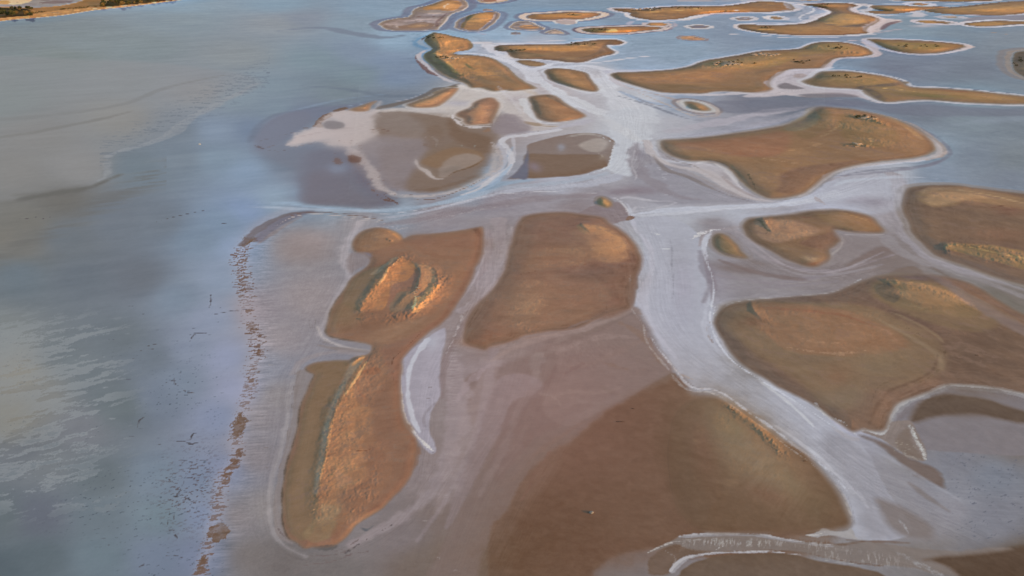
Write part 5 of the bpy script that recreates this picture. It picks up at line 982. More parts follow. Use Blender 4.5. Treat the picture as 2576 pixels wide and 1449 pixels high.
for q in ([(2225,795),(2265,815),(2310,848)], [(2376,880),(2372,915),(2335,950),(2280,975)], [(2196,1010),(2200,990),(2215,970),(2240,957)], [(2216,990),(2225,980)]):
    stroke(q, (74,60,46), w=.9, soft=1.5, a=.6, warp=3, fine=3, tex=.4)
stroke([(2240,785),(2290,805),(2350,840),(2372,860)], (152,132,104), w=[1,4,5,2], soft=6, a=.6)
stroke([(2150,920),(2190,930),(2220,940)], (150,132,108), w=[1,3,1], soft=4, a=.5)
stroke([(2280,940),(2200,930),(2260,960)], (118,100,84), w=2, soft=5, a=.4)

# ---- lower middle: dune on the brown flat
S1 = island('sand_island', 'smooth brown dune with a pale rippled crown, inside the curve of the main channel', 'island',
       [(1740,1006),(1765,1002),(1795,999),(1820,1007),(1858,1030),(1903,1064),(1925,1078),(1963,1102),(2018,1132),(2048,1162),(2073,1192),(2103,1232),(2122,1270),(2136,1300),(2139,1316),(2128,1328),(2100,1331),(2060,1333),(2000,1336),(1940,1338),(1880,1338),(1800,1340),(1740,1320),(1700,1270),(1684,1200),(1680,1130),(1692,1060),(1714,1022)], (108,85,69), bank=1.5, bankw=30, soft=16, plain=2, rims=[])
stroke([(1690,1010),(1675,1080),(1680,1160),(1710,1250),(1760,1320)], (100,78,63), w=[12,18,22,20,10], soft=34, a=.5, warp=12)  # dark shading of the dune's left side, painted in
blob(1880, 1130, 185, 92, (132,109,88), .55, ang=44); blob(1895, 1135, 140, 62, (150,129,110), .8, ang=46); blob(1840, 1070, 60, 40, (140,122,96), .5, ang=40)
blob(1900, 1075, 90, 20, (160,118,80), .75, ang=42, tex=.4); blob(1945, 1115, 60, 16, (150,112,78), .6, ang=44, tex=.4); blob(1860, 1038, 36, 10, (166,124,84), .6, ang=30, tex=.3)
blob(1985, 1215, 70, 30, (142,122,98), .5, ang=50); blob(1930, 1245, 60, 22, (126,92,72), .5, ang=20); blob(1770, 1130, 30, 80, (124,88,68), .45, ang=-14)
blob(2060, 1270, 50, 60, (106,88,70), .6); blob(1870, 1300, 110, 24, (106,84,67), .6)
rp2 = fbm(rot(GX, GY, 50)[0] / 3.2, rot(GX, GY, 50)[1] / .5, 3, 197)
COL += (rp2 * 9 * np.exp(-((rot(GU - 1930, GV - 1190, 44)[0] / 150.) ** 2) - (rot(GU - 1930, GV - 1190, 44)[1] / 55.) ** 2))[..., None]

# ---- middle island
W1_ = island('sand_island', 'large smooth brown-orange island in the middle, narrowing to a broken lower edge', 'island',
       [(1277.8+x*K, 357.8+y*K) for x, y in [(140,772),(180,748),(350,718),(550,712),(750,733),(960,764),(1020,820),(1120,880),(1220,960),(1300,1060),(1340,1150),(1340,1240),(1290,1350),(1248,1443),(1240,1500),(1238,1600),(1240,1680),(1120,1710),(1000,1745),(850,1815),(700,1885),(450,1912),(300,1932),(150,1962),(40,2010),(-40,2040),(-180,2070),(-232,2105),(-320,2080),(-430,2040),(-446,1960),(-425,1850),(-385,1760),(-300,1640),(-180,1530),(-100,1420),(-40,1320),(0,1210),(20,1100),(50,1000),(80,900),(105,830)]], (140,106,84), bank=2, bankw=14, fine=.8,
       rims=[(-8,-1,(150,130,128),.4,4),(-1,9,(124,98,82),.55,5)])
fill([(1310,600),(1340,570),(1400,560),(1460,560),(1500,565),(1560,600),(1590,630),(1560,650),(1500,650),(1400,690),(1330,680),(1300,640)], (150,112,84), soft=14, a=.7)
fill([(1475,568),(1500,566),(1540,580),(1565,600),(1575,625),(1560,640),(1520,640),(1490,630),(1470,600)], (178,130,88), soft=8, a=.8)
stroke([(1470,568),(1500,570),(1540,583),(1562,605),(1573,625)], (196,142,92), w=[1,3,3,4,1], soft=4, a=.7)  # sunlit right-hand side, painted golden
fill([(1330,560),(1370,542),(1450,545),(1500,560),(1460,570),(1400,575),(1340,590)], (134,104,88), soft=8, a=.7); blob(1400, 600, 50, 20, (140,106,84), .5)
fill([(1452,566),(1466,566),(1478,580),(1470,590),(1456,578)], (122,112,90), soft=3, a=.8); stroke([(1466,568),(1478,572),(1485,576)], (220,168,116), w=[.8,1.8,.8], soft=1.6, a=.85)
fill([(1320,660),(1380,620),(1480,620),(1490,650),(1440,670),(1370,690),(1310,690)], (160,118,82), soft=8, a=.55, tex=.5)
fill([(1350,685),(1450,668),(1560,660),(1595,690),(1590,740),(1570,790),(1500,800),(1430,770),(1370,720)], (128,98,82), soft=12, a=.7)
fill([(1290,690),(1400,720),(1480,740),(1480,790),(1400,820),(1330,830),(1260,840),(1230,800),(1260,740)], (158,116,84), soft=10, a=.65)
blob(1320, 770, 36, 44, (170,132,98), .6, tex=.4); blob(1440, 740, 40, 26, (162,114,80), .5)
fill([(1175,860),(1200,820),(1260,840),(1330,830),(1300,855),(1240,862),(1218,876)], (140,100,70), soft=5, a=.7)
fill([(1560,640),(1600,640),(1606,680),(1590,720),(1584,770),(1560,770),(1560,700)], (120,90,74), soft=8, a=.8)
for q in ([(1528,795),(1527,760),(1545,720),(1580,690)], [(1565,790),(1563,750),(1575,720)], [(1410,820),(1460,810),(1495,800)], [(1310,690),(1400,672),(1430,672),(1480,664)]):
    stroke(q, (96,70,56), w=.8, soft=1.5, a=.5, warp=3, fine=2, tex=.3)
stroke([(1270,870),(1330,850),(1400,840),(1460,812),(1520,800),(1590,776)], (152,128,120), w=[1,3,3,4,4,3], soft=3, a=.6, fine=3)

# ---- lower left: the two joined dunes
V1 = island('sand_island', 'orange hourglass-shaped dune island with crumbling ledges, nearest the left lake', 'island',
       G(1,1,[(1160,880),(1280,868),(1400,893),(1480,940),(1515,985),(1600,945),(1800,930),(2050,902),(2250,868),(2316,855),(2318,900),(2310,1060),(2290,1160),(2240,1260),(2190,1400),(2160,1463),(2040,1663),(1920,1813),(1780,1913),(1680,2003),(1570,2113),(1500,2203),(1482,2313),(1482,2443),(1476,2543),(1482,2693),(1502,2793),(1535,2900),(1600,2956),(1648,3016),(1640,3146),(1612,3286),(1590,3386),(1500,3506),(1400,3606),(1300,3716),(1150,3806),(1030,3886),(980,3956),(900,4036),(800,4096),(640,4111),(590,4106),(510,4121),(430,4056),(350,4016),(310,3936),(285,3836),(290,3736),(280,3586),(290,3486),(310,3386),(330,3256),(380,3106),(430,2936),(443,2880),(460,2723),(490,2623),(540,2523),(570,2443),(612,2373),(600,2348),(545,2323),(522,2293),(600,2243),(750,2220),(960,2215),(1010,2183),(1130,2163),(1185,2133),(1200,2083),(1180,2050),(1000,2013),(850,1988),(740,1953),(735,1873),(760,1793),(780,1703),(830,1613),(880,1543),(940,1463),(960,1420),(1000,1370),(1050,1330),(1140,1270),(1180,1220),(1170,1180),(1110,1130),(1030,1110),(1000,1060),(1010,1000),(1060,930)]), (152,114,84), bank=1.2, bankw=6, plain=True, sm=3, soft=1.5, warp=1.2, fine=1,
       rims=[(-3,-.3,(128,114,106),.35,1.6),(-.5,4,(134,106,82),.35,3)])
stroke(G(1,1,[(2280,900),(2290,1060),(2230,1220),(2150,1400),(2090,1520),(1980,1700),(1860,1830),(1700,1940),(1560,2080),(1480,2180),(1455,2320),(1450,2500),(1460,2700),(1500,2850),(1590,2990),(1600,3140),(1570,3300),(1480,3480),(1340,3620),(1180,3740)]), (130,96,76), w=[6,8,9,10,10,10,10,10,10,9,9,9,10,12,14,16,16,14,10,4], soft=12, a=.75, warp=5)
stroke(G(1,1,[(1010,1060),(1020,1090),(1030,1112)]), (92,88,78), w=1.5, soft=1.6, a=.8, fine=4)
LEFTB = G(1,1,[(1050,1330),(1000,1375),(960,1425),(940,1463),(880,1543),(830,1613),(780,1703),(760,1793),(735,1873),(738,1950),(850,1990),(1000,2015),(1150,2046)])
stroke(LEFTB, (72,66,58), w=[.5,1.2,1.6,1.4,1.2,1.2,1.2,1.1,1.3,1.8,2.2,1.6,.5], soft=1.8, a=.7, warp=2.5, fine=1.4)  # shadow under the left bank, painted as a dark line
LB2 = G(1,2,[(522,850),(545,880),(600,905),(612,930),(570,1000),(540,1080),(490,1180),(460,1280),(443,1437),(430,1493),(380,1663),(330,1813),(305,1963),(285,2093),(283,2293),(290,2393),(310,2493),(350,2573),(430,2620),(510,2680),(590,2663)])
stroke(LB2, (66,58,52), w=[.8,1,1,1.4,1.6,1.3,1.8,1.8,2.2,2,1.6,1.8,2.4,1.8,1.6,1.6,2,2.6,2,1.5,.8], soft=1.9, a=.78, warp=2.8, fine=1.5)  # lower dune's bank shadow, likewise drawn in dark colour
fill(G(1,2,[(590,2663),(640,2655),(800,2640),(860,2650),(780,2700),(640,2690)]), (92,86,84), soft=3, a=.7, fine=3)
# upper dune
fill(G(1,1,[(1180,900),(1280,880),(1400,905),(1490,960),(1440,1020),(1300,1080),(1150,1110),(1060,1090),(1040,1010),(1080,930)]), (170,128,88), soft=8, a=.6)
stroke(G(1,1,[(1300,880),(1400,910),(1470,960),(1490,990)]), (192,138,86), w=[1,4,4,1], soft=4, a=.7)  # sunlit upper-right edge, painted orange
fill(G(1,1,[(1600,980),(1900,960),(2280,880),(2290,1000),(2270,1150),(2200,1260),(2000,1200),(1800,1150),(1640,1080)]), (154,110,78), soft=14, a=.6)
stroke(G(1,1,[(2250,880),(2290,960),(2290,1060),(2260,1170)]), (122,90,70), w=[6,5,5,4], soft=6, a=.7)
fill(G(1,1,[(1000,1120),(1180,1130),(1170,1220),(1050,1290),(980,1340),(940,1200)]), (152,138,140), soft=7, a=.8)
fill(G(1,1,[(1000,1400),(1100,1320),(1250,1260),(1370,1230),(1330,1330),(1250,1400),(1190,1480),(1130,1600),(1060,1700),(900,1640),(930,1500)]), (136,116,92), soft=8, a=.8)
fill(G(1,1,[(800,1750),(860,1640),(1000,1620),(1100,1700),(1100,1800),(1000,1900),(850,1940),(760,1900)]), (138,114,86), soft=10, a=.6)
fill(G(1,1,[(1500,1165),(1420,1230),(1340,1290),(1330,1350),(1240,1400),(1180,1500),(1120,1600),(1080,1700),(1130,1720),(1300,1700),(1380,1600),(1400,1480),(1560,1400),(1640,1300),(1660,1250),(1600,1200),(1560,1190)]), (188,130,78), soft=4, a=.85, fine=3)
stroke(G(1,1,[(1500,1165),(1430,1225),(1370,1270),(1335,1330),(1300,1400),(1260,1440)]), (234,164,96), w=[.8,1.6,2,3,4,3], soft=2, a=.8, fine=3)  # thin sunlit crest painted bright
fill(G(1,1,[(1460,1165),(1400,1180),(1320,1240),(1240,1290),(1180,1340),(1260,1330),(1330,1270),(1420,1210)]), (160,138,112), soft=3, a=.7)
fill(G(1,1,[(1400,1440),(1560,1400),(1640,1320),(1660,1380),(1620,1440),(1560,1470),(1500,1480),(1440,1600),(1380,1680),(1350,1650),(1380,1540)]), (154,116,90), soft=5, a=.85)
fill(G(1,2,[(1400,170),(1470,80),(1560,70),(1660,60),(1640,140),(1620,220),(1500,270),(1400,290),(1370,220)]), (138,116,94), soft=4, a=.85, fine=3)
stroke(G(1,1,[(1510,1215),(1560,1195),(1610,1215),(1660,1250),(1690,1330),(1660,1420),(1640,1490)]), (128,114,98), w=[1,1,2,4,4,3,2], soft=3, a=.8, fine=2)
stroke(G(1,2,[(1660,0),(1650,60),(1590,80),(1540,120),(1470,190),(1400,260)]), (68,62,52), w=.9, soft=1.4, a=.7, warp=2, fine=2)
fill(G(1,1,[(1680,1240),(1760,1250),(1830,1310),(1850,1400),(1820,1480),(1740,1500),(1690,1440),(1710,1340)]), (186,140,98), soft=5, a=.8, tex=.3)
stroke(G(1,1,[(1690,1240),(1780,1250),(1850,1310),(1860,1400),(1800,1500)]), (110,90,66), w=.8, soft=1.6, a=.6, fine=3)
fill(G(1,2,[(1640,130),(1700,120),(1760,60),(1850,0),(1900,20),(1820,130),(1720,230),(1620,290),(1600,240)]), (220,156,92), soft=4, a=.85, fine=4)  # slope facing the sun, its brightness painted in
stroke(G(1,2,[(1640,120),(1640,180),(1610,240)]), (250,196,134), w=[1.6,2,1.6], soft=1.8, a=.8, fine=5)  # painted highlight on the sunlit slope
fill(G(1,2,[(1850,60),(2000,-100),(2100,-200),(2150,-100),(2000,120),(1850,260),(1750,300)]), (176,122,78), soft=12, a=.6)
fill(G(1,2,[(1080,280),(1200,260),(1380,280),(1600,300),(1500,380),(1300,450),(1000,520),(850,460),(850,360)]), (140,102,72), soft=12, a=.7, tex=.3)
fill(G(1,2,[(1150,520),(1350,420),(1600,360),(1750,340),(1600,450),(1400,540),(1250,590)]), (164,126,94), soft=8, a=.7, tex=.3)
fill(G(1,2,[(1300,640),(1500,560),(1700,460),(1850,380),(1700,530),(1540,680),(1480,770),(1470,1100),(1400,1000),(1330,800)]), (142,106,84), soft=10, a=.7)
stroke(G(1,2,[(1770,400),(1700,480),(1620,560),(1520,660),(1430,730),(1405,780),(1405,880),(1420,1000)]), (100,70,54), w=[.5,.8,1,1.3,1.6,1,.8,.5], soft=1.5, a=.7)
for x_, y_ in ((1130,300),(1050,350),(1175,290),(1010,340)):
    stroke(G(1,2,[(x_,y_),(x_+30,y_+6)]), (82,86,76), w=1.3, soft=1.6, a=.7, fine=3, sm=2)
# lower dune
fill(G(1,2,[(560,840),(700,790),(950,780),(960,840),(920,920),(880,1000),(860,1120),(800,1300),(760,1443),(740,1640),(690,1900),(650,2120),(670,2250),(600,2500),(480,2600),(360,2500),(310,2300),(310,2080),(350,1850),(440,1650),(470,1400),(520,1200),(600,1000),(620,920)]), (130,110,84), soft=8, a=.75)
fill(G(1,2,[(980,800),(1060,760),(1120,730),(1090,800),(1030,880),(960,980),(900,1100),(850,1200),(800,1350),(770,1443),(750,1600),(710,1800),(680,1950),(650,2120),(600,2100),(620,1950),(640,1800),(680,1600),(700,1443),(750,1300),(820,1120),(900,960)]), (162,142,118), soft=6, a=.75, tex=.2)  # colour lightened to lift the shadow left of the ridge
fill(G(1,2,[(1010,790),(1100,720),(1130,740),(1080,780),(1000,830)]), (192,142,92), soft=2.5, a=.85)
fill(G(1,2,[(1140,785),(1120,860),(1060,960),(1010,1060),(1060,1200),(1200,1250),(1300,1250),(1350,1443),(1400,1900),(1300,2100),(1200,2200),(1000,2350),(850,2480),(700,2500),(670,2300),(655,2120),(690,1900),(730,1700),(770,1443),(800,1330),(850,1200),(890,1120),(960,980),(1040,860),(1110,790)]), (176,126,80), soft=5, a=.85)  # orange of the sunlit right slope painted into the sand
stroke(G(1,2,[(1140,785),(1100,850),(1040,950),(980,1040),(930,1110),(885,1165)]), (232,166,98), w=[1,2,3.5,3.5,3,2], soft=2, a=.85)  # sunlit ridge line, painted bright here and further down
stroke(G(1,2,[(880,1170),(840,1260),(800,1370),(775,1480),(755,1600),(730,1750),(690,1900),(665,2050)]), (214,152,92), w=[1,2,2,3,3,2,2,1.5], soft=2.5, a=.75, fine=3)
for x_, y_ in ((655,2080),(680,2250),(660,2385),(610,2280),(690,2235)):
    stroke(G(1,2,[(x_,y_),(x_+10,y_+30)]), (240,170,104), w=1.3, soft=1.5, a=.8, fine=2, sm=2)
stroke(G(1,2,[(1045,970),(1060,1060),(1090,1120),(1150,1150)]), (148,98,62), w=[2,3,3,1], soft=4, a=.7)
fill(G(1,2,[(1090,900),(1150,850),(1260,840),(1280,900),(1150,920)]), (138,92,58), soft=4, a=.6, tex=.4, fine=3)
fill(G(1,3,[(1150,200),(1400,250),(1600,150),(1620,350),(1520,560),(1350,740),(1150,850),(1000,900),(900,840),(860,700),(1000,600),(1150,500)]), (140,102,74), soft=14, a=.7)
fill(G(1,2,[(1300,1000),(1450,1000),(1480,1300),(1500,1400),(1620,1600),(1600,1750),(1400,1700),(1250,1600),(1200,1300)]), (140,104,78), soft=14, a=.75)
stroke(G(1,3,[(960,225),(1030,238),(1120,248),(1200,215)]), (112,72,42), w=[.6,1.2,1.2,.5], soft=2, a=.8)
fill(G(1,3,[(890,210),(1000,240),(1100,280),(1150,350),(1060,380),(960,420),(880,420)]), (186,134,90), soft=5, a=.6)
fill(G(1,3,[(840,420),(900,480),(1000,520),(990,570),(900,600),(870,630),(830,560)]), (178,132,96), soft=4, a=.75)
fill(G(1,3,[(560,1000),(680,900),(830,960),(840,1040),(780,1120),(600,1180),(500,1100)]), (156,130,94), soft=6, a=.7, tex=.2)
fill(G(1,3,[(860,850),(960,900),(940,1000),(860,1100),(800,1160),(780,1080),(840,980)]), (156,108,70), soft=7, a=.6)
fill(G(1,3,[(690,800),(820,800),(870,870),(780,940),(690,920)]), (166,134,100), soft=5, a=.6)
blob(638.9+790*K, 1073.4+488*K, 3, 2.2, (92,92,70), .9)


# ---- right-hand dunes and the middle island surveyed again
def F_(pts): return [(1106.6 + x * 1.01, 477.9 + y * 1.01) for x, y in pts]
def FB(x, y, rx, ry, c, a, ang=0, tex=0): blob(1106.6 + x * 1.01, 477.9 + y * 1.01, rx, ry, c, a, ang=ang, tex=tex)
FB(1340, 450, 120, 70, (104,86,72), .6); FB(780, 420, 60, 60, (112,96,80), .5, 40)
fill(F_([(700,295),(780,275),(900,280),(1050,290),(1180,335),(1245,390),(1250,450),(1160,490),(1060,505),(1010,545),(950,520),(880,460),(780,395),(710,345)]), (131,112,88), soft=18, a=.65, warp=7)
fill(F_([(772,284),(900,288),(1020,302),(1120,345),(1172,385),(1120,402),(1000,412),(880,404),(820,366),(785,322)]), (152,115,80), soft=9, a=.65, warp=7, tex=.35)
S2 = lambda q, c, w, soft=5, a=.7, **k: stroke(F_(q), c, w=w, soft=soft, a=a, **k)
S2([(800,292),(900,300),(1000,312),(1080,340)], (142,100,68), [3,6,6,2], 6, .6, tex=.5, fine=4)
S2([(900,352),(960,338),(1040,334),(1110,350),(1140,378)], (160,124,92), [1,2,3,3,1], 4, .6, tex=.4, fine=3)
S2([(870,392),(930,402),(1000,408),(1060,400)], (176,142,108), [1,4,4,1], 3, .6, tex=.7, fine=7); S2([(900,370),(940,380),(1000,380)], (170,134,100), [1,3,1], 3, .5, tex=.7, fine=7)
S2([(1060,306),(1130,342),(1192,378),(1242,412),(1250,446)], (154,134,108), [1,5,7,8,3], 8, .65)
S2([(1128,322),(1170,345),(1205,366)], (84,70,56), .9, 1.5, .6, fine=3, warp=3, tex=.3)
FB(1010, 522, 56, 30, (142,126,104), .7); FB(985, 466, 34, 26, (146,108,74), .5, tex=.3); FB(1100, 440, 60, 26, (136,120,96), .5)
S2([(1065,596),(1085,545),(1120,500),(1170,482),(1225,452),(1240,410)], (98,80,65), [1,3,3,2.4,2.4,1], 6, .6); S2([(1000,440),(1060,462),(1130,470),(1190,462)], (118,100,82), [1,4,4,1], 7, .5)
FB(760, 300, 40, 26, (112,100,82), .5, tex=.3); FB(775, 330, 26, 16, (124,92,70), .5, tex=.4)
fill(F_([(1070,238),(1130,216),(1230,225),(1330,268),(1400,320),(1350,352),(1250,340),(1150,305),(1090,272)]), (133,114,86), soft=12, a=.6, warp=5)
fill(F_([(1130,228),(1220,235),(1300,268),(1275,290),(1195,280),(1135,256)]), (162,130,88), soft=6, a=.65, warp=4, tex=.3)
fill(F_([(1083,242),(1120,230),(1146,260),(1132,282),(1095,264)]), (102,93,78), soft=5, a=.7, warp=4, fine=3)
S2([(1108,233),(1160,228),(1250,246),(1310,276)], (182,144,94), [1,2,2,1], 2.5, .7, fine=2)
# middle island
FB(300, 110, 110, 44, (130,102,88), .55); FB(440, 250, 36, 60, (119,91,77), .6, 10); FB(100, 330, 40, 60, (132,104,88), .5)
fill(F_([(352,88),(400,94),(458,128),(476,160),(440,182),(385,172),(372,130)]), (186,138,94), soft=8, a=.7, warp=5, tex=.15)
fill(F_([(190,240),(260,205),(390,225),(420,280),(310,340),(200,352),(170,310)]), (158,120,90), soft=14, a=.6, warp=7, tex=.25)
FB(300, 180, 70, 24, (158,114,84), .5, -8, .3); FB(370, 205, 60, 14, (132,106,94), .6, -6)
FB(230, 290, 34, 44, (170,134,104), .5, 0, .4); FB(100, 382, 34, 8, (150,102,66), .7)
FB(330, 150, 40, 16, (150,120,96), .5)
S2([(470,150),(488,190),(484,240),(476,290)], (116,88,74), [4,8,8,4], 7, .65)
# pale sweep left of the brown flat
S2([(140,430),(95,520),(60,610),(30,700),(-5,800)], (168,152,154), [22,28,28,24,20], 16, .5); S2([(250,480),(200,540),(160,640),(100,760)], (150,132,130), [6,10,12,10], 10, .5)
S2([(480,300),(420,325),(340,350),(250,370),(180,395),(130,425)], (164,144,140), [3,8,10,10,9,5], 7, .55); S2([(510,370),(450,400),(380,430),(300,440)], (146,122,114), [6,9,9,3], 9, .45)

# small-scale salt texture: short crust lines and dark flecks on the near flats
for k in range(150):
    R_ = random.Random(k + 12000); u, v = R_.uniform(650, 1180), R_.uniform(900, 1440)
    if 700 < u < 1060 and v < 1370: continue
    stroke([(u, v), (u + R_.uniform(2, 9), v + R_.uniform(-3, 3)), (u + R_.uniform(6, 18), v + R_.uniform(-4, 4))], R_.choice([(120,106,104), (178,168,170), (110,98,96)]), w=R_.uniform(.5, 1.1), soft=1.5, a=.45, sm=2, fine=3, warp=3)
# ---- flats between the middle island and the brown flat: layered pinkish sheets
fill([(1250,905),(1400,868),(1500,838),(1560,805),(1600,790),(1625,830),(1650,880),(1690,930),(1640,962),(1560,1010),(1480,1050),(1430,1072),(1370,1040),(1372,986),(1400,930),(1395,885),(1330,885)], (150,130,126), soft=5, a=.5, warp=5)
for q, c_, w_, a_ in (([(1560,810),(1620,850),(1660,910)], (142,116,102), [4,8,3], .5), ([(1400,890),(1460,860),(1540,845),(1600,850)], (160,140,136), [3,9,10,4], .55), ([(1390,1000),(1440,985),(1500,990),(1560,975)], (154,134,128), [3,8,7,2], .5),
                  ([(1500,905),(1560,925),(1620,930)], (136,112,100), [2,6,2], .5), ([(1420,940),(1450,925),(1470,912)], (118,96,92), [3,7,3], .6), ([(1360,990),(1395,1000),(1410,1020)], (160,142,136), [3,4,1], .6),
                  ([(1330,1060),(1300,1120),(1250,1200)], (140,120,116), [5,9,5], .5), ([(1290,1210),(1340,1150),(1400,1105),(1470,1060)], (134,110,100), [3,5,5,3], .55), ([(1200,1260),(1240,1180),(1290,1120)], (146,126,122), [4,8,4], .5), ([(1150,1010),(1180,960),(1230,920)], (170,154,160), [6,12,6], .6)):
    stroke(q, c_, w=w_, soft=5, a=a_, warp=9, tex=.3, fine=2)
rp3 = fbm(rot(GX, GY, 12)[0] / .45, rot(GX, GY, 12)[1] / 1.6, 3, 207)
COL += (rp3 * 9 * np.exp(-((GU - 1600 * 1. + (GV - 900) * .2 + 130) / 90.) ** 2 - ((GV - 880) / 45.) ** 2))[..., None]
# warm crowns of the near islands, low-sun gold painted on the lit crests
blob(1525, 605, 46, 26, (196,146,98), .6, ang=24, tex=.2); blob(1545, 590, 40, 8, (206,152,100), .6, ang=28); blob(1470, 600, 60, 16, (150,116,92), .5)
blob(1420, 640, 110, 30, (164,122,86), .5, tex=.3); blob(1330, 765, 70, 50, (170,130,94), .5, tex=.35, ang=-20); blob(1440, 745, 50, 30, (164,118,84), .5); blob(1500, 700, 90, 34, (134,104,86), .5)
blob(1220, 850, 60, 16, (150,100,66), .4, ang=-8)
blob(1130, 640, 70, 26, (166,122,86), .5, tex=.3); blob(1170, 610, 50, 16, (146,104,76), .5); blob(1060, 600, 40, 16, (140,110,92), .5)
blob(1000, 830, 80, 22, (160,124,92), .5, tex=.3, ang=-14); blob(900, 830, 50, 20, (136,104,80), .5); blob(870, 800, 36, 26, (142,118,90), .5)
blob(1120, 720, 26, 60, (176,126,84), .5, ang=34); blob(1065, 750, 26, 34, (210,150,92), .5, ang=36)
blob(880, 1060, 26, 100, (186,138,92), .45, ang=10, tex=.3); blob(860, 1200, 30, 50, (190,142,98), .5, tex=.3); blob(960, 1100, 50, 90, (146,108,82), .5); blob(830, 1290, 40, 30, (170,140,104), .5, tex=.2)
blob(770, 1150, 20, 120, (146,124,98), .4, ang=8)
# ---- rims and crusts that lie over the edges
RIM = G(2,2,[(1240,-100),(1238,0),(1232,120),(1246,220),(1290,300),(1372,420),(1400,560),(1490,700),(1610,840),(1700,960),(1785,1048),(1900,1090),(2020,1084),(2190,1168),(2400,1328),(2590,1450),(2830,1640),(3060,1802),(3270,1980),(3392,2120),(3455,2260),(3482,2370),(3474,2452)])
stroke(RIM, (190,181,182), w=[1,1.6,1.6,1.6,2,2.2,2.6,3,3.2,3,3.2,2.6,2.4,2.6,2.6,2.2,2.2,2.4,2.4,2.4,2.4,2,1], soft=2.2, a=.55, fine=1.6, warp=1.6, tex=.4)
stroke([(q[0] + 7, q[1] - 3) for q in RIM[5:]], (150,144,156), w=.8, soft=1.6, a=.5, fine=1, warp=1.2, tex=.4)
stroke([(q[0] + 13, q[1] - 6) for q in RIM[6:20]], (208,208,220), w=[1,2,3,3.5,4,4,4,4,4,4,3,3,2,1], soft=2.6, a=.6, fine=2.5, tex=.35)
stroke([(q[0] + 22, q[1] - 9) for q in RIM[8:20]], (164,162,176), w=.9, soft=2, a=.5, fine=1, warp=2)
stroke([(q[0] - 5, q[1] + 3) for q in RIM[4:10]], (140,120,110), w=1.2, soft=2.4, a=.5, fine=2)
stroke([(1790,690),(1796,730),(1790,770),(1786,800),(1800,850),(1835,900),(1880,935),(1960,985),(2040,1035),(2100,1075)], (206,206,218), w=[1,1.6,2.4,2.4,2.6,2.4,2.2,2.2,2,1], soft=2, a=.8, fine=1.2)
stroke([(1800,795),(1815,778),(1850,760),(1920,751),(2010,744),(2090,736),(2140,716),(2170,700)], (204,206,214), w=[2,2.4,2,1.6,1.6,1.6,1.6,.8], soft=2, a=.85, fine=1.2)
stroke([(1786,810),(1783,835),(1793,862)], (150,136,138), w=.8, soft=1.5, a=.6, fine=2)
stroke([(1788,768),(1800,776),(1794,790)], (214,214,220), w=[1,2,1], soft=2, a=.7, fine=5, tex=.4)
fill(G(3,3,[(436,1098),(520,1080),(580,1055),(600,1034),(640,1030),(700,1052),(780,1064),(850,1058),(900,1030),(930,1060),(980,1140),(1200,1165),(1000,1152),(850,1126),(740,1105),(620,1108),(560,1124),(490,1112)]), (172,166,168), soft=1.8, a=.9, warp=1, fine=1.5)
stroke(G(3,3,[(450,1100),(560,1095),(640,1070)]), (200,194,192), w=[1,2,1], soft=1.6, a=.7, fine=2)
stroke(G(3,3,[(860,1150),(1000,1160),(1300,1170),(1500,1180)]), (112,92,82), w=[1,3,2.4,1], soft=4, a=.75)
stroke(G(3,3,[(640,1180),(800,1195),(950,1175),(1050,1160)]), (104,84,72), w=[1,3,3,1], soft=4, a=.6)
# hook spit and its fringe
stroke(G(3,2,[(1262,1450),(1300,1370),(1345,1285),(1405,1218),(1550,1150),(1700,1090),(1850,1026),(1980,1020),(2300,1042),(2576,1092),(2900,1182)]), (178,174,176), w=[4,4.5,4.5,4.5,4,4,4,4.5,4.5,4,4], soft=2.2, a=.85, fine=2.2)
stroke(G(3,3,[(1010,42),(1040,22),(1100,48),(1170,72),(1215,78),(1262,40),(1290,-20)]), (182,178,180), w=[1.6,2.6,2.6,2.6,3,3.4,3.4], soft=1.8, a=.9, fine=1.5)
stroke(G(3,3,[(1520,-10),(1548,80),(1592,165),(1636,240),(1652,335)]), (196,194,194), w=[1.6,2,2,1.8,.6], soft=2.4, a=.7, fine=4.5, tex=.5)
for k in range(16):
    R_ = random.Random(k + 77); x_, y_ = R_.uniform(1330, 1580), R_.uniform(130, 320)
    stroke(G(3,3,[(x_, y_), (x_ + R_.uniform(20, 60), y_ + R_.uniform(5, 26))]), (176,166,158), w=.8, soft=1.5, a=.5, fine=2, sm=2)
stroke(G(3,2,[(530,1195),(560,1230),(620,1300),(700,1350),(760,1370),(820,1400),(860,1430)]), (214,214,216), w=[1,2,2.4,2.4,3,2.6,1], soft=1.8, a=.85, fine=4, tex=.2)
# bottom spit: bright lip and rills
stroke(G(2,3,[(1735,1112),(1850,1096),(2050,1086),(2300,1086),(2576,1094),(2776,1136),(3100,1180),(3300,1200)]), (178,172,176), w=[2,2.6,2.8,2.6,2.6,2.2,2,1], soft=1.8, a=.85, fine=1.6)
stroke(G(2,3,[(1415,1280),(1500,1238),(1600,1196),(1720,1160),(1850,1150)]), (182,172,168), w=[.8,1.6,1.6,1.6,1], soft=1.6, a=.85, fine=1.5)
stroke(G(2,3,[(1650,1460),(1715,1385),(1800,1332),(1950,1296),(2200,1272),(2400,1270),(2576,1264),(2700,1268),(2850,1286),(2980,1302)]), (184,178,182), w=[5,5,4,3,2.4,2,1.8,1.6,1.2,.6], soft=1.8, a=.9, fine=1.5)
for k in range(34):
    R_ = random.Random(k + 177); x_ = R_.uniform(1760, 2640); y_ = 1130 + R_.uniform(0, 30)
    stroke(G(2,3,[(x_, y_), (x_ + R_.uniform(-12, 14), y_ + 30), (x_ + R_.uniform(-14, 14), y_ + R_.uniform(45, 80))]), (184,178,176), w=.8, soft=1.3, a=.5, fine=2, sm=2)
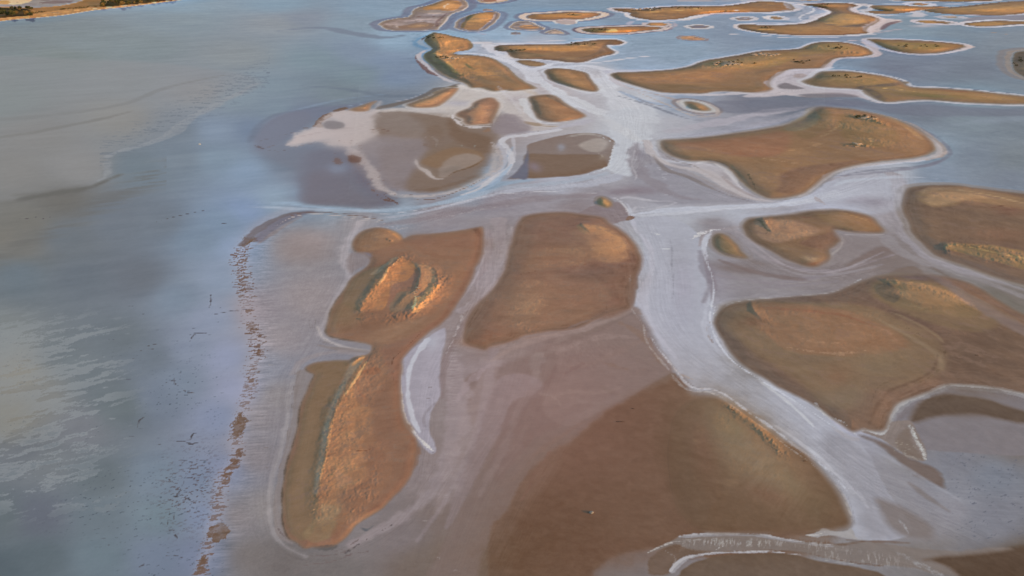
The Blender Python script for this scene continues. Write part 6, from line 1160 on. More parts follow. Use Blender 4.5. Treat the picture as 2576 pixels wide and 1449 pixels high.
stroke(G(2,3,[(2100,1250),(2150,1230),(2180,1215)]), (206,200,198), w=[1,2,1], soft=1.6, a=.8, fine=3)
stroke(G(2,3,[(1600,1260),(1660,1300),(1700,1340),(1680,1390)]), (164,152,148), w=[1,2,2,1], soft=2, a=.6, fine=5, tex=.5)

# ---- north-east flats surveyed again
S_ = lambda q, c, w, soft=5, a=.7, **k: stroke(D_(q), c, w=w, soft=soft, a=a, **k)
fill(D_([(480,132),(600,128),(760,125),(900,127),(960,140),(800,152),(640,165),(520,165)]), (122,123,139), soft=9, a=.55)
blob(1408.8+235*.8017, 150.8+215*.8017, 100, 60, (200,200,208), .5, tex=.2); blob(1408.8+340*.8017, 150.8+200*.8017, 70, 26, (184,182,190), .45, tex=.4)
S_([(60,130),(120,170),(180,210),(240,250)], (206,204,210), [4,10,16,10], 9, .5, tex=.3)
S_([(240,100),(300,125),(350,146),(392,166),(440,178),(488,170),(494,154),(462,136)], (182,170,168), [1,3,4,4,4,4,4,2], 3, .8)
S_([(180,112),(280,142),(350,168),(400,184),(450,190)], (128,130,146), [1,4,5,3,1], 5, .6)
S_([(420,240),(520,225),(640,200),(740,175),(800,150)], (170,166,178), [10,12,12,9,3], 8, .6, tex=.2)
S_([(240,262),(230,300),(248,345),(300,392),(360,425),(450,440)], (154,145,154), [5,12,16,18,12,3], 9, .7, warp=5)
S_([(236,280),(224,325),(240,365),(222,392)], (182,176,184), [1,1.4,1.4,.8], 2, .7); S_([(262,262),(280,300),(285,330)], (140,134,144), [1,2,1], 3, .5)
S_([(275,255),(282,285),(310,312),(370,335),(440,345),(500,372),(545,405),(605,434),(680,446)], (192,183,187), [9,9,8,8,14,15,11,6,3], 5, .85)
S_([(425,326),(470,318),(512,335),(540,368),(572,405)], (206,200,204), [3,7,8,6,2], 5, .75)
S_([(500,360),(545,395),(600,425),(660,440)], (168,154,156), [2,6,5,2], 4, .6); S_([(555,385),(610,422),(680,440),(760,430)], (148,136,134), [1,2,2,1], 3, .5)
S_([(292,300),(335,345),(400,366),(462,396),(522,422),(590,442)], (138,126,124), [2,8,7,4,3,1], 5, .6)
for k in range(46):
    R_ = random.Random(k + 9000); x_, y_ = R_.uniform(225, 520), R_.uniform(290, 430)
    S_([(x_, y_), (x_ + R_.uniform(6, 16), y_ + R_.uniform(-1, 2))], (196,194,202), 1.0, 1.6, .45, sm=2, fine=2)
S_([(1085,202),(1150,240),(1184,268),(1186,296),(1120,313),(1010,324),(925,336),(860,352),(822,378),(790,406),(752,428)], (190,180,182), [1,3,5,6,5,4,4,5,5,5,3], 4, .8)
S_([(1130,212),(1190,248),(1223,284),(1210,308),(1150,330),(1050,340),(950,350),(880,364)], (130,130,146), [1,3,4,4,4,3,3,1], 4, .6)
S_([(830,150),(930,163),(1020,182),(1090,212),(1120,240)], (186,144,92), [1,2.4,3,5,3], 4, .6)
S_([(190,440),(213,455),(232,486),(300,487),(400,478),(500,468),(600,460),(700,451),(790,440),(870,418)], (204,204,216), [1,3,7,8,7,6,5,5,7,9], 4, .65)
fill(D_([(800,422),(850,390),(940,372),(1060,362),(1082,400),(1070,460),(1010,482),(930,480),(850,455),(790,440)]), (186,186,200), soft=12, a=.6, tex=.15)
S_([(860,395),(900,380),(980,372),(1080,366),(1180,372)], (196,200,214), [2,6,7,5,2], 6, .6); blob(1408.8+985*.8017, 150.8+447*.8017, 40, 12, (154,144,158), .6, tex=.2)
S_([(800,425),(810,440),(830,452)], (176,164,168), [2,4,2], 2.5, .6, fine=3)
S_([(472,578),(470,558),(486,545),(520,541),(560,566),(602,608),(585,621),(530,611),(490,596),(472,578)], (152,140,140), 3, 4, .6)
S_([(438,585),(448,550),(480,530),(540,532),(590,562),(650,610),(720,650),(800,668),(880,660),(950,632),(1018,600)], (172,161,167), [2,3,3,2,2.4,3.4,4,4.4,4.4,4,2], 4, .75)
S_([(412,562),(440,546),(478,536),(515,528)], (212,208,213), [1,4.5,3.5,.8], 2.4, .85, fine=6, tex=.3)
S_([(474,545),(456,568),(450,600),(462,640),(480,680)], (198,198,210), [3,6,4.5,2,.8], 3, .8, fine=2)
S_([(285,540),(310,548),(332,552)], (210,208,214), [1,3,1], 2, .75, fine=5); S_([(310,592),(345,593)], (212,212,218), .9, 1.5, .9); S_([(312,603),(355,605)], (212,212,218), .9, 1.5, .9)
S_([(345,560),(352,600),(350,640),(356,700),(352,760)], (150,148,162), [1,2,1.4,1.4,1], 3, .45, tex=.3, fine=2)
S_([(440,600),(448,650),(470,700),(450,760)], (148,140,152), [5,8,8,4], 8, .6)
S_([(500,628),(600,662),(700,682),(770,690)], (130,114,113), [4,10,9,3], 9, .7, warp=5)
S_([(900,646),(960,616),(1020,594),(1065,612)], (130,113,110), [3,9,10,3], 6, .7, warp=4)
fill(D_([(862,540),(1010,546),(1018,568),(960,600),(900,640),(850,654),(805,640),(850,620),(886,580)]), (152,140,142), soft=7, a=.7, warp=5)
S_([(868,540),(900,548),(960,550),(1012,548)], (176,166,168), [1,3,3,1], 3, .7); S_([(886,552),(882,585),(852,612),(842,640)], (176,164,162), [1,2,2,1], 3, .6)
S_([(520,716),(650,712),(760,706),(870,694)], (154,144,154), [3,6,6,3], 7, .5); S_([(560,700),(700,704),(820,690),(900,676)], (172,162,166), [1,2,2,1], 3, .5)
S_([(1030,560),(1060,600),(1120,628),(1200,650),(1280,678),(1380,714),(1470,748)], (166,158,164), [14,15,15,13,11,9,8], 8, .6, tex=.15)
S_([(1100,655),(1180,684),(1280,744),(1380,806),(1470,860)], (142,129,126), [5,13,16,17,17], 12, .6)
S_([(1160,652),(1260,702),(1360,762),(1470,822)], (110,96,88), [.8,4,6,8], 6, .6)
fill(D_([(1035,668),(1108,648),(1155,692),(1060,680)]), (120,103,95), soft=5, a=.7)
S_([(950,697),(1040,672),(1150,682),(1280,735),(1420,812)], (124,111,96), [1,4,5,6,6], 8, .6)
S_([(1135,415),(1170,404),(1250,408),(1350,425),(1470,452)], (180,150,116), [3,8,8,5,3], 6, .55)
S_([(1345,232),(1400,220),(1470,224)], (116,124,138), 1.4, 3, .5); S_([(1345,232),(1400,247),(1470,252)], (150,160,174), 1.4, 3, .5)
S_([(1230,205),(1330,192),(1470,182)], (148,158,174), [4,12,12], 14, .5)
PATCHY0 = fbm(QX / 50., QY / 34., 4, 421, .6)
PATCHY_ = lambda s: PATCHY0[s]
def OWNF(d):
    return d['f']
# ---- far shore, upper left
SH = G(0,0,[(-3000,620),(-1200,380),(0,215),(230,190),(480,170),(700,145),(900,110),(1070,90),(1250,72),(1440,50),(1650,22),(1860,-6),(2040,-40),(2200,-90),(2300,-200),(2200,-420),(-3000,-420)])
SHB = island('shore', 'shore', 'shore', SH, (190,138,82), bank=1.0, bankw=14, rims=[(-3,-.5,(168,160,160),.6,1.5),(-.8,1.6,(222,176,132),.85,1.2)], sm=3, warp=.6)
ISL[-1]['struct'] = True
fill(G(0,0,[(-1500,60),(0,68),(250,78),(480,70),(700,44),(830,4),(950,-60),(1400,-140),(900,-300),(-1500,-300)]), (160,144,132), soft=2, a=.95)
fill(G(0,0,[(380,5),(600,-8),(900,-30),(1300,-80),(900,-90),(500,-40)]), (128,98,86), soft=2, a=.85); fill(G(0,0,[(400,30),(600,40),(760,15),(700,0),(500,10)]), (138,112,100), soft=2, a=.7)
fill(G(0,0,[(-400,-10),(0,-20),(330,-40),(300,20),(200,45),(100,50),(0,40),(-400,30)]), (214,172,126), soft=2, a=.9)
fill(G(0,0,[(-300,0),(0,0),(80,10),(110,30),(60,46),(0,40),(-300,30)]), (196,146,84), soft=2, a=.8)
fill(G(0,0,[(280,82),(480,74),(700,50),(830,10),(960,-40),(1150,-40),(1060,50),(950,66),(820,72),(700,90),(520,112),(440,126),(330,110)]), (168,118,62), soft=2.5, a=.85)
stroke(G(0,0,[(-600,66),(0,66),(250,76),(480,68),(640,52),(830,6)]), (168,160,152), w=1.2, soft=1.4, a=.7)
fill(G(0,0,[(-700,72),(0,78),(150,82),(280,90),(330,130),(300,160),(200,165),(80,175),(0,185),(-700,260)]), (74,62,38), soft=3, a=.8, tex=.2)
stroke(G(0,0,[(-500,250),(0,196),(200,176),(400,158),(560,140),(760,108),(900,90)]), (214,162,98), w=2.5, soft=2, a=.7, fine=3)
fill(G(0,0,[(1000,66),(1060,40),(1150,0),(1400,-60),(2000,-80),(1800,-10),(1600,18),(1440,40),(1250,52),(1100,70)]), (86,72,42), soft=2.5, a=.85, tex=.2)
stroke(G(0,0,[(900,96),(1070,76),(1250,58),(1440,38),(1650,14),(1860,-10)]), (222,186,142), w=1.8, soft=1.4, a=.8)

_s = SHB[0]; _on = sstep(SHB[1], -2, 1)[..., None]
_l = (COL[_s] @ np.array([.3, .6, .1], np.float32))[..., None]
COL[_s] = COL[_s] * (1 - _on) + ((COL[_s] * .92 + _l * .08) * .94) * _on
# ---------------------------------------------------------------- relief (survey units, scaled to metres later)
def ridge(pts, h, wl, wr, amp=0., sm=4, prof=1.2):
    """asymmetric crest: wl = width of the flank on the left of the drawn direction, wr = right flank"""
    p = smooth(pts, False, sm)
    n = len(p); hs = h if isinstance(h, (list, tuple)) else [h] * len(pts)
    hi = np.interp(np.arange(n) / sm, np.arange(len(pts)), hs).astype(np.float32)
    r = dist_field(p, False, max(wl, wr) + 6, hi)
    if r is None: return
    s, f, hh = r
    px, py = conf(p[:, 0], p[:, 1])
    X, Y = QX[s], QY[s]
    # which side: sign of the nearest segment's cross product
    best = np.full(X.shape, 1e12, np.float32); side = np.zeros(X.shape, np.float32)
    for k in range(n - 1):
        ex, ey = px[k+1]-px[k], py[k+1]-py[k]; L = ex*ex+ey*ey+1e-9
        t = np.clip(((X-px[k])*ex+(Y-py[k])*ey)/L, 0, 1)
        d = (X-px[k]-t*ex)**2+(Y-py[k]-t*ey)**2
        m = d < best; best = np.where(m, d, best)
        side = np.where(m, ex*(Y-py[k])-ey*(X-px[k]), side)
    w = np.where(side > 0, wl, wr)
    w = w * (1 + .45 * WARP[s])
    hh = hh * .68
    q = np.clip(1 - f / w, 0, 1)
    z = hh * q ** prof
    if amp: z = z + amp * q * FINE[s]
    HGT[s] = HGT[s] + (z * sstep(FOX[s], 0, 5)).astype(np.float32) * (HGT[s] > 0)
def mound(u, v, ru, rv, h, ang=0, rough=0.):
    j0, j1 = np.searchsorted(UU, [u - 2.4 * max(ru, rv), u + 2.4 * max(ru, rv)])
    i0, i1 = np.searchsorted(VV, [v - 2.4 * max(ru, rv), v + 2.4 * max(ru, rv)])
    s = (slice(i0, i1), slice(j0, j1))
    if i1 <= i0 or j1 <= j0: return
    x, y = rot(GU[s] - u, GV[s] - v, ang)
    g = np.exp(-((x / ru) ** 2 + (y / rv) ** 2) * .9 + WARP[s] * .12)
    HGT[s] += (g * h * .8 * sstep(FOX[s], -1, 16) * (HGT[s] > 0)).astype(np.float32)
    if rough: RGH[s] = np.maximum(RGH[s], (np.clip(g * 1.6, 0, 1) * rough).astype(np.float32))
# near dunes
ridge(G(1,2,[(1140,785),(1100,850),(1040,950),(980,1040),(930,1110),(885,1165),(840,1260),(800,1370),(775,1480),(755,1600),(730,1750),(690,1900),(665,2050),(640,2200),(620,2300)]), [1,3.4,4.6,5,5,4.6,4.6,4.6,4.6,4.2,4,3.6,3,2,.5], 84, 34, amp=1.0)
mound(900, 1180, 60, 130, 2, ang=6, rough=1); mound(880, 1110, 30, 90, 1, rough=1.); mound(870, 1290, 50, 50, 1, rough=.8)
ridge(G(1,1,[(1510,1163),(1430,1222),(1370,1265),(1335,1330),(1270,1420),(1200,1500),(1130,1600),(1080,1700)]), [1,4,5,5,4.5,4,4,2], 34, 22, amp=1.5)
ridge(G(1,1,[(1560,1190),(1640,1235),(1690,1300),(1680,1400),(1640,1500),(1560,1540),(1500,1600),(1420,1690)]), [.5,2.5,4,4,4,4,3.5,1], 30, 14, amp=.8)
ridge(G(1,2,[(1900,-60),(1840,40),(1780,110),(1700,170),(1640,230),(1560,290),(1400,330)]), [2,4,6,7,6,4,1], 40, 26, amp=2.)
ridge(G(1,1,[(1690,1235),(1780,1250),(1850,1310),(1865,1400),(1800,1500),(1740,1560)]), [1,2,3,3,3,1], 16, 14, amp=1)
mound(970, 715, 46, 60, 3, ang=20, rough=1.); mound(1060, 735, 40, 40, 2.5, rough=1.); mound(950, 790, 60, 50, 1, rough=.7)
mound(965, 592, 40, 22, 3, rough=.3); ridge(G(1,1,[(1360,985),(1385,995),(1390,1000)]), 3, 8, 4)
ridge(G(1,2,[(985,800),(1060,750),(1120,722)]), [1,4,2], 16, 8)
# middle island
mound(1510, 610, 70, 46, 4, ang=20, rough=.5); ridge([(1466,566),(1478,578)], [2.2,1.6], 18, 6)
mound(1330, 760, 50, 80, 1.5, rough=.8); mound(1400, 640, 80, 40, 1.2, rough=.6)
mound(1515, 575, 8, 4, 0)
# right dunes
mound(2060, 830, 160, 55, 4.5, ang=6, rough=.62); ridge([(1890,766),(1898,782),(1912,796),(1925,806)], [2.5,3.5,2.5,1], 22, 12, amp=1)
mound(1990, 790, 70, 18, 1.2, ang=4, rough=.7)
mound(2320, 745, 90, 32, 5, ang=16, rough=.7); ridge([(2248,705),(2300,716),(2380,738),(2440,768)], [5,4,4,1], 14, 34, amp=1)
mound(1890, 1130, 150, 75, 2.0, ang=44, rough=.45); ridge([(1835,1025),(1880,1055),(1930,1100),(1965,1140)], [2,3.5,3.5,1], 26, 20, amp=1.6)
mound(2430, 498, 110, 22, 3, ang=6, rough=.6); ridge([(2378,628),(2379,618),(2395,613),(2450,616),(2520,626),(2600,645)], [2,4,4,4,4,4], 10, 26, amp=1.4); mound(2520, 645, 80, 20, 2, ang=14, rough=1.2)
ridge([(1917,548),(1926,562),(1934,575)], [5,5,2], 24, 8, amp=1); mound(1980, 575, 60, 26, 3, ang=8, rough=.8); mound(2130, 555, 70, 22, 3.5, ang=12, rough=.3)
mound(1835, 610, 36, 24, 2.5); mound(2050, 655, 24, 10, 1.5)
# bean island
mound(2080, 292, 34, 16, 3); mound(2190, 330, 110, 38, 6, ang=14, rough=1.); ridge([(2150,288),(2190,297),(2230,312)], [4,5,3], 10, 18, amp=2)
mound(1850, 375, 130, 30, 3, rough=.4); ridge([(2130,365),(2160,363),(2190,368)], [2,4,2], 8, 10, amp=2); mound(1960, 430, 60, 40, 2)
# second row
ridge(G(1,0,[(1815,345),(1850,400),(1880,460),(1870,500),(1840,530),(1880,590),(1980,660),(2060,730),(2130,790)]), [6,8,7,5,5,6,6,5,2], 60, 24, amp=1)
mound(1110, 102, 46, 12, 5, rough=.8); mound(1200, 160, 100, 26, 4, ang=14, rough=.7)
mound(1400, 120, 110, 9, 5, rough=.5); mound(1310, 118, 60, 8, 4, rough=.5)
mound(1430, 200, 44, 16, 4, ang=16)
mound(1860, 160, 120, 12, 7, ang=-8, rough=1.3); mound(1700, 190, 120, 14, 4); mound(2110, 124, 70, 11, 6, ang=4, rough=.9)
mound(2300, 117, 80, 8, 5, ang=3, rough=.7); mound(2150, 196, 90, 12, 5, ang=5, rough=.5); mound(2380, 234, 130, 11, 5, ang=5, rough=.3)
mound(1755, 268, 26, 8, 4); mound(1740, 26, 130, 7, 5, rough=.7); mound(1540, 76, 70, 5, 4, rough=.6); mound(1420, 38, 60, 5, 4); mound(2130, 48, 70, 10, 6); mound(2040, 75, 120, 8, 4); mound(2060, 14, 50, 4, 4, rough=.6)
mound(2480, 22, 120, 7, 6); mound(2250, 22, 60, 4, 4, rough=.5); mound(1203, 44, 32, 12, 4); mound(1110, 14, 44, 8, 3)
mound(1395, 278, 60, 24, 4, ang=24); mound(1200, 285, 26, 26, 3); mound(1085, 245, 60, 14, 3, ang=-22); mound(920, 268, 30, 6, 2); mound(1517, 507, 18, 10, 4)
ridge(G(0,0,[(-2500,500),(-1000,320),(0,170),(300,165),(600,130),(800,96),(1000,80),(1250,52),(1600,12),(1900,-50)]), [.6]*10, 40, 30, amp=.5)
# ---- wet margins, strand lines and patchy sand on every island
for d in ISL:
    if d.get('struct') or d['plain']: continue
    s = d['sl']; f = d['f']; big = f.max()
    wdt = float(np.clip(big * .2, 2.2, 12.)); 
    ok = (HGT[s] > 0)
    a = (np.exp(-np.maximum(f, 0) / wdt) * sstep(f, -1.5, 1.5) * .55 * (.75 + .5 * MID[s])) * ok
    mix(s, (120, 104, 94), np.clip(a * .9, 0, 1).astype(np.float32))
    if big > 10:
        a2 = np.exp(-np.maximum(f, 0) / (big * .42)) * sstep(f, -1, 6) * .24 * (.8 + .8 * PATCHY_(s)) * ok
        mix(s, (122, 101, 87), np.clip(a2, 0, 1).astype(np.float32))
    bands = vnoise(f / max(1.6, wdt * .42) + WARP[s] * 1.3 + FINE[s] * .3, MID[s] * 2.5 + 3, 5)
    COL[s] += (bands * np.exp(-np.abs(f) / (wdt * 2.4)) * 7.5)[..., None]
    if big > 12:
        st = fbm(f / 6. + WARP[s] * 1.2, np.arctan2(QY[s] - QY[s].mean(), QX[s] - QX[s].mean()) * big / 22., 4, 300, .62)
        COL[s] += (st * 4.5 * sstep(f, 2, 14))[..., None] * np.array([1.1, 1, .8], np.float32)
PATCHY = fbm(QX / 34. + MID * 1.6, QY / 20. + BIG * 2, 4, 401, .6); PATCH2 = fbm(QX / 12. + WARP, QY / 8. + MID, 3, 411, .6)
isl_ = sstep(FOXN, 0, 7)
COL += (isl_ * (PATCHY * 7 + PATCH2 * 2.0))[..., None] * np.array([1.05, 1, .92], np.float32)
COL += (isl_ * PATCHY0 * 9)[..., None] * np.array([1.0, .75, .55], np.float32)
mix((slice(None), slice(None)), (128, 106, 92), (sstep(PATCH2 * .6 + PATCHY, .2, .7) * isl_ * .35 * (HGT > 0)).astype(np.float32))
COL += ((1 - isl_) * (1 - left * WET) * (PATCHY * 5 + PATCH2 * 2.5))[..., None]
_m = np.exp(-((GU - 1380) / 260.) ** 2 - ((GV - 1000) / 230.) ** 2) * (1 - isl_)
COL += _m[..., None] * np.array([15, 6, 5], np.float32)
# ---- damp skirts and golden crowns: sand pales with its height above the brine
for d in ISL:
    if d.get('struct') or d['f'].max() < 7: continue
    d['f'] = d['f']
    s = d['sl']; f = d['f']; on = sstep(f, -1, 4) * (OWNF(d) >= 0)
    hs_ = HGT[s] + PATCHY0[s] * 1.6 + WARP[s] * .5
    top_ = np.percentile(HGT[s][f > 0], 92)
    t = sstep(hs_, top_ * .18, top_ * .8)
    mix(s, (117, 97, 83), (on * (1 - t) * (.28 if not d['plain'] else .04)).astype(np.float32))
    mix(s, (190, 146, 100), (on * sstep(hs_, top_ * .7, top_ * 1.25) * .20).astype(np.float32))
# ---- currents in the salt
flow([(1590,545),(1620,600),(1650,680),(1660,760),(1690,830),(1760,900),(1860,970),(1980,1050),(2100,1150),(2250,1260),(2400,1330)], 62, 10, 2.4, 70, 1)
flow([(1560,545),(1700,530),(1850,522),(2000,508),(2120,480),(2200,450)], 26, 11, 1.8, 80, 2)
flow([(880,545),(1050,536),(1230,492),(1400,470),(1540,446),(1590,400),(1595,330),(1590,280),(1540,220),(1500,180),(1400,165)], 34, 12, 2.0, 60, 3)
flow([(1140,131),(1240,142),(1330,180),(1400,230),(1500,280),(1590,300)], 16, 11, 1.6, 50, 4)
flow([(640,512),(800,520),(950,530),(1120,508),(1270,462)], 20, 7, 2.2, 90, 5)
flow([(1500,505),(1350,500),(1200,520),(1050,560),(960,575)], 34, 8, 2.6, 90, 6)
flow([(1226,590),(1224,660),(1205,760),(1140,860),(1090,960),(1075,1080),(1060,1200)], 34, 9, 2.4, 80, 7)
flow([(1590,330),(1640,380),(1700,430),(1790,480),(1900,510)], 40, 8, 2.2, 70, 8)
flow([(2250,440),(2262,520),(2310,620),(2450,700),(2576,760)], 34, 7, 2.4, 80, 9)
flow([(1780,600),(1850,640),(1950,690),(2080,690),(2220,650)], 40, 8, 2.4, 70, 10)
flow([(900,560),(880,640),(870,700),(820,790),(800,850),(740,950),(715,1100),(685,1250),(720,1370),(850,1400),(1000,1330),(1100,1200)], 60, 7, 2.6, 80, 11)
flow([(1700,1380),(1850,1355),(2000,1365),(2200,1400),(2400,1450)], 22, 9, 1.8, 60, 12)
flow([(2220,1090),(2260,1020),(2380,975),(2500,985),(2600,1010)], 20, 9, 1.8, 60, 13)
flow([(1900,1000),(2050,1100),(2200,1200),(2400,1250),(2576,1260)], 90, 6, 3.2, 90, 14)
flow([(1350,900),(1300,1050),(1200,1200),(1120,1400)], 120, 6, 3.5, 110, 15)
flow([(1400,1120),(1330,1250),(1250,1420)], 60, 5, 3, 90, 16)
flow([(1700,235),(1900,236),(2010,225),(1960,200),(2050,180)], 14, 9, 1.6, 50, 18)
flow([(2050,470),(2090,440),(2200,415),(2350,400)], 14, 9, 1.6, 60, 19)

# ---- tone: local contrast raised, brights and strong oranges held down
def soften(A, r):
    for ax in (0, 1):
        n = A.shape[ax]; c = np.cumsum(A, axis=ax, dtype=np.float64)
        hi = np.minimum(np.arange(n) + r, n - 1); lo = np.maximum(np.arange(n) - r - 1, 0)
        c = (np.take(c, hi, ax) - np.take(c, lo, ax)) / (hi - lo).reshape((-1, 1, 1) if ax == 0 else (1, -1, 1)); A = c
    return A.astype(np.float32)
_mk = sstep(FOXN, 2, 6)[..., None].astype(np.float32)
_mb = soften(_mk, 26)
COL += (COL - soften(COL * _mk, 26) / np.maximum(_mb, .02)) * _mk * .32
del _mb
COL += np.clip((COL - soften(COL, 9)) * (.16 + .12 * np.exp(-np.maximum(GV, 0) / 200.))[..., None], -26, 26)
COL += np.clip((COL - soften(COL, 2)) * .18, -10, 10)
topf = np.exp(-(np.maximum(GV, 0) / 270.) ** 2)
lum = COL @ np.array([.3, .6, .1], np.float32)
fl = 1 - (.105 - .055 * topf) * sstep(lum, 96, 136) * (1 - left * .85 * WET) + (.03 + .02 * topf) * sstep(lum, 155, 180)
COL *= fl[..., None]
ch = COL[..., 0] - COL[..., 2]
ex = np.maximum(ch - 41, 0) * (.55 - .17 * topf) * (1 - .5 * sstep(lum, 128, 155))
COL[..., 0] -= ex * .42; COL[..., 2] += ex * .58; COL[..., 1] -= ex * .02
# clumpy surface: wind-cut hummocks, finer and lower on the smooth sands
hx, hy = QX / 7., QY / 7.
hum = fbm(hx, hy, 4, 113, .62)
hum2 = 1 - np.abs(fbm(QX / 15., QY / 15., 4, 131, .55)) * 2.6
COL[..., 1] -= 1.5 * isl_
COL += (isl_ * (1 - topf) * (.6 + .9 * sstep(HGT, 2., 5.)))[..., None] * np.array([6, 1.5, 1.], np.float32)
# borders of damp and dry bleed into each other
_b = soften(soften(COL, 3), 3)
_w = np.exp(-(FOX / 6.5) ** 2) * .75 * sstep(GV, 60, 260)
_w = np.maximum(_w, np.exp(-((GU - 960) / 260.) ** 2 - ((GV - 380) / 95.) ** 2) * .7 * (FOX < -2))
_w = np.maximum(_w, np.exp(-((GU - 1380) / 240.) ** 2 - ((GV - 1050) / 220.) ** 2) * .5 * (FOX < -2))
COL += (_b - COL) * _w[..., None].astype(np.float32)
del _b
COL += (sstep(GV, 650, 900) * (1 - sstep(GU, 250, 420)) * 5)[..., None]
_g = (COL @ np.array([.3, .6, .1], np.float32))[..., None]
COL += (_g - COL) * (isl_ * (.07 - .05 * topf))[..., None]
rr = np.clip(RGH * (1 + .6 * MID), 0, 1.6)
HGT += ((hum * .55 + (np.maximum(hum2, 0) - .42) * .6) * np.maximum(rr * np.clip(.75 + PATCHY0 * 1.5, .2, 1.3) - .34, 0) * 1.2 + hum * .10 * rr) * (HGT > 0)
COL += ((hum * 2.2 + MID * 3 + FINE * 1.2) * np.clip(rr * 1.2, 0, 1))[..., None] * np.array([1.05, 1, .92], np.float32)
COL += (BIG * 2)[..., None] * (HGT > 0)[..., None]
# ================================================================ BUILD
import bpy, bmesh
from mathutils import Vector
scene = bpy.context.scene
COLL = scene.collection
SUN_EL, SUN_AZ = 10.0, 104.0

def lin(c):
    c = np.clip(c, 0, 255) / 255.
    return np.where(c <= .04045, c / 12.92, ((c + .055) / 1.055) ** 2.4)

# ---- the light of the hour: how bright a white level sheet looks under this sky and sun
LEVEL = np.array([.725, .69, .755])
# the brine mirrors part of the sky at low angles; its bed is that much darker
_u = (np.minimum(np.maximum(GU, -200), 2800) - 1200) / 1150.
_fu = .6 + np.where(_u < 0, .75, .37) * _u ** 2
_v = np.maximum(GV, 0)
MIRROR = .24
_wm = np.clip((WET - .3) / .6, 0, 1) * (WET > .5) * (HGT <= 0)
_spec = np.stack([.29 * np.exp(-_v / 165), .40 * np.exp(-_v / 190), .37 * np.exp(-_v / 235)], -1) * (_fu * _wm * MIRROR)[..., None] \
    + np.stack([.09 * np.exp(-_v / 215), .115 * np.exp(-_v / 250), .10 * np.exp(-_v / 290)], -1) * (.7 * _wm)[..., None]
ALB = (lin(COL) - _spec) / LEVEL / (1 - MIRROR * .65 * np.exp(-_v / 170) * _wm)[..., None]
ALB = np.clip(ALB, .004, .92)

# ---- relief, and every sight line's spot lifted to the surface it meets
FO = np.full((H, W), -99., np.float32); OWN = np.full((H, W), -1, np.int32)
for k, d in enumerate(ISL):
    s = d['sl']; m = d['f'] > FO[s]
    FO[s] = np.where(m, d['f'], FO[s]); OWN[s] = np.where(m, k, OWN[s])

def spot(u, v, z):
    """world position of surface at sight line (u, v) and height z"""
    x, y, d, r = ground(u, v)
    k = 1 - z / CAM_H
    return x * k, y * k, z
ZI = np.where(HGT > 0, HGT, np.clip(FO, -3, 0) * .07) * np.minimum(MPP, 1.2)
def height_at(u, v):
    i = min(max(int(np.searchsorted(VV, v)), 0), H - 1); j = min(max(int(np.searchsorted(UU, u)), 0), W - 1)
    return max(float(ZI[i, j]), 0.) if FO[i, j] > 0 else 0.

def sheet(name, X, Y, Z, colr, wet, faces_mask, mat, kind=None):
    """mesh from a window of the survey grid; faces_mask marks the cells that are kept"""
    h, w = X.shape
    idx = np.arange(h * w).reshape(h, w)
    q = np.stack([idx[1:, :-1], idx[1:, 1:], idx[:-1, 1:], idx[:-1, :-1]], -1)[faces_mask]
    used = np.zeros(h * w, bool); used[q.ravel()] = True
    remap = np.cumsum(used) - 1
    q = remap[q]
    P = np.stack([X, Y, Z], -1).reshape(-1, 3)[used].astype(np.float32)
    me = bpy.data.meshes.new(name)
    me.vertices.add(len(P)); me.vertices.foreach_set('co', P.ravel())
    me.loops.add(len(q) * 4); me.loops.foreach_set('vertex_index', q.ravel().astype(np.int32))
    me.polygons.add(len(q)); me.polygons.foreach_set('loop_start', np.arange(0, len(q) * 4, 4, dtype=np.int32))
    me.polygons.foreach_set('use_smooth', np.ones(len(q), bool))
    me.update(calc_edges=True)
    a = me.color_attributes.new('bed_colour', 'FLOAT_COLOR', 'POINT')
    c4 = np.ones((len(P), 4), np.float32); c4[:, :3] = colr.reshape(-1, 3)[used]
    a.data.foreach_set('color', c4.ravel())
    b = me.attributes.new('wet', 'FLOAT', 'POINT'); b.data.foreach_set('value', wet.reshape(-1)[used].astype(np.float32))
    me.materials.append(mat)
    o = bpy.data.objects.new(name, me); COLL.objects.link(o)
    if kind: o['kind'] = kind
    return o

# ---- materials
def nodes(name):
    m = bpy.data.materials.new(name); m.use_nodes = True
    nt = m.node_tree; return m, nt, nt.nodes['Principled BSDF']
def new(nt, t, **kw):
    n = nt.nodes.new(t)
    for k, v in kw.items(): setattr(n, k, v)
    return n
def noise(nt, co, scale, detail=6, rough=.6, stretch=None, rotz=0):
    if stretch:
        mp = new(nt, 'ShaderNodeMapping'); mp.inputs['Scale'].default_value = stretch; mp.inputs['Rotation'].default_value = (0, 0, math.radians(rotz))
        nt.links.new(co, mp.inputs['Vector']); co = mp.outputs[0]
    n = new(nt, 'ShaderNodeTexNoise'); n.inputs['Scale'].default_value = scale; n.inputs['Detail'].default_value = detail; n.inputs['Roughness'].default_value = rough
    nt.links.new(co, n.inputs['Vector']); return n.outputs['Fac']
def ramp(nt, f, a, b, lo, hi):
    r = new(nt, 'ShaderNodeMapRange'); nt.links.new(f, r.inputs['Value'])
    for i, v in zip(('From Min', 'From Max', 'To Min', 'To Max'), (a, b, lo, hi)): r.inputs[i].default_value = v
    return r.outputs['Result']
def math_(nt, op, a, b):
    n = new(nt, 'ShaderNodeMath', operation=op)
    for i, x in enumerate((a, b)):
        if isinstance(x, (int, float)): n.inputs[i].default_value = x
        else: nt.links.new(x, n.inputs[i])
    return n.outputs[0]
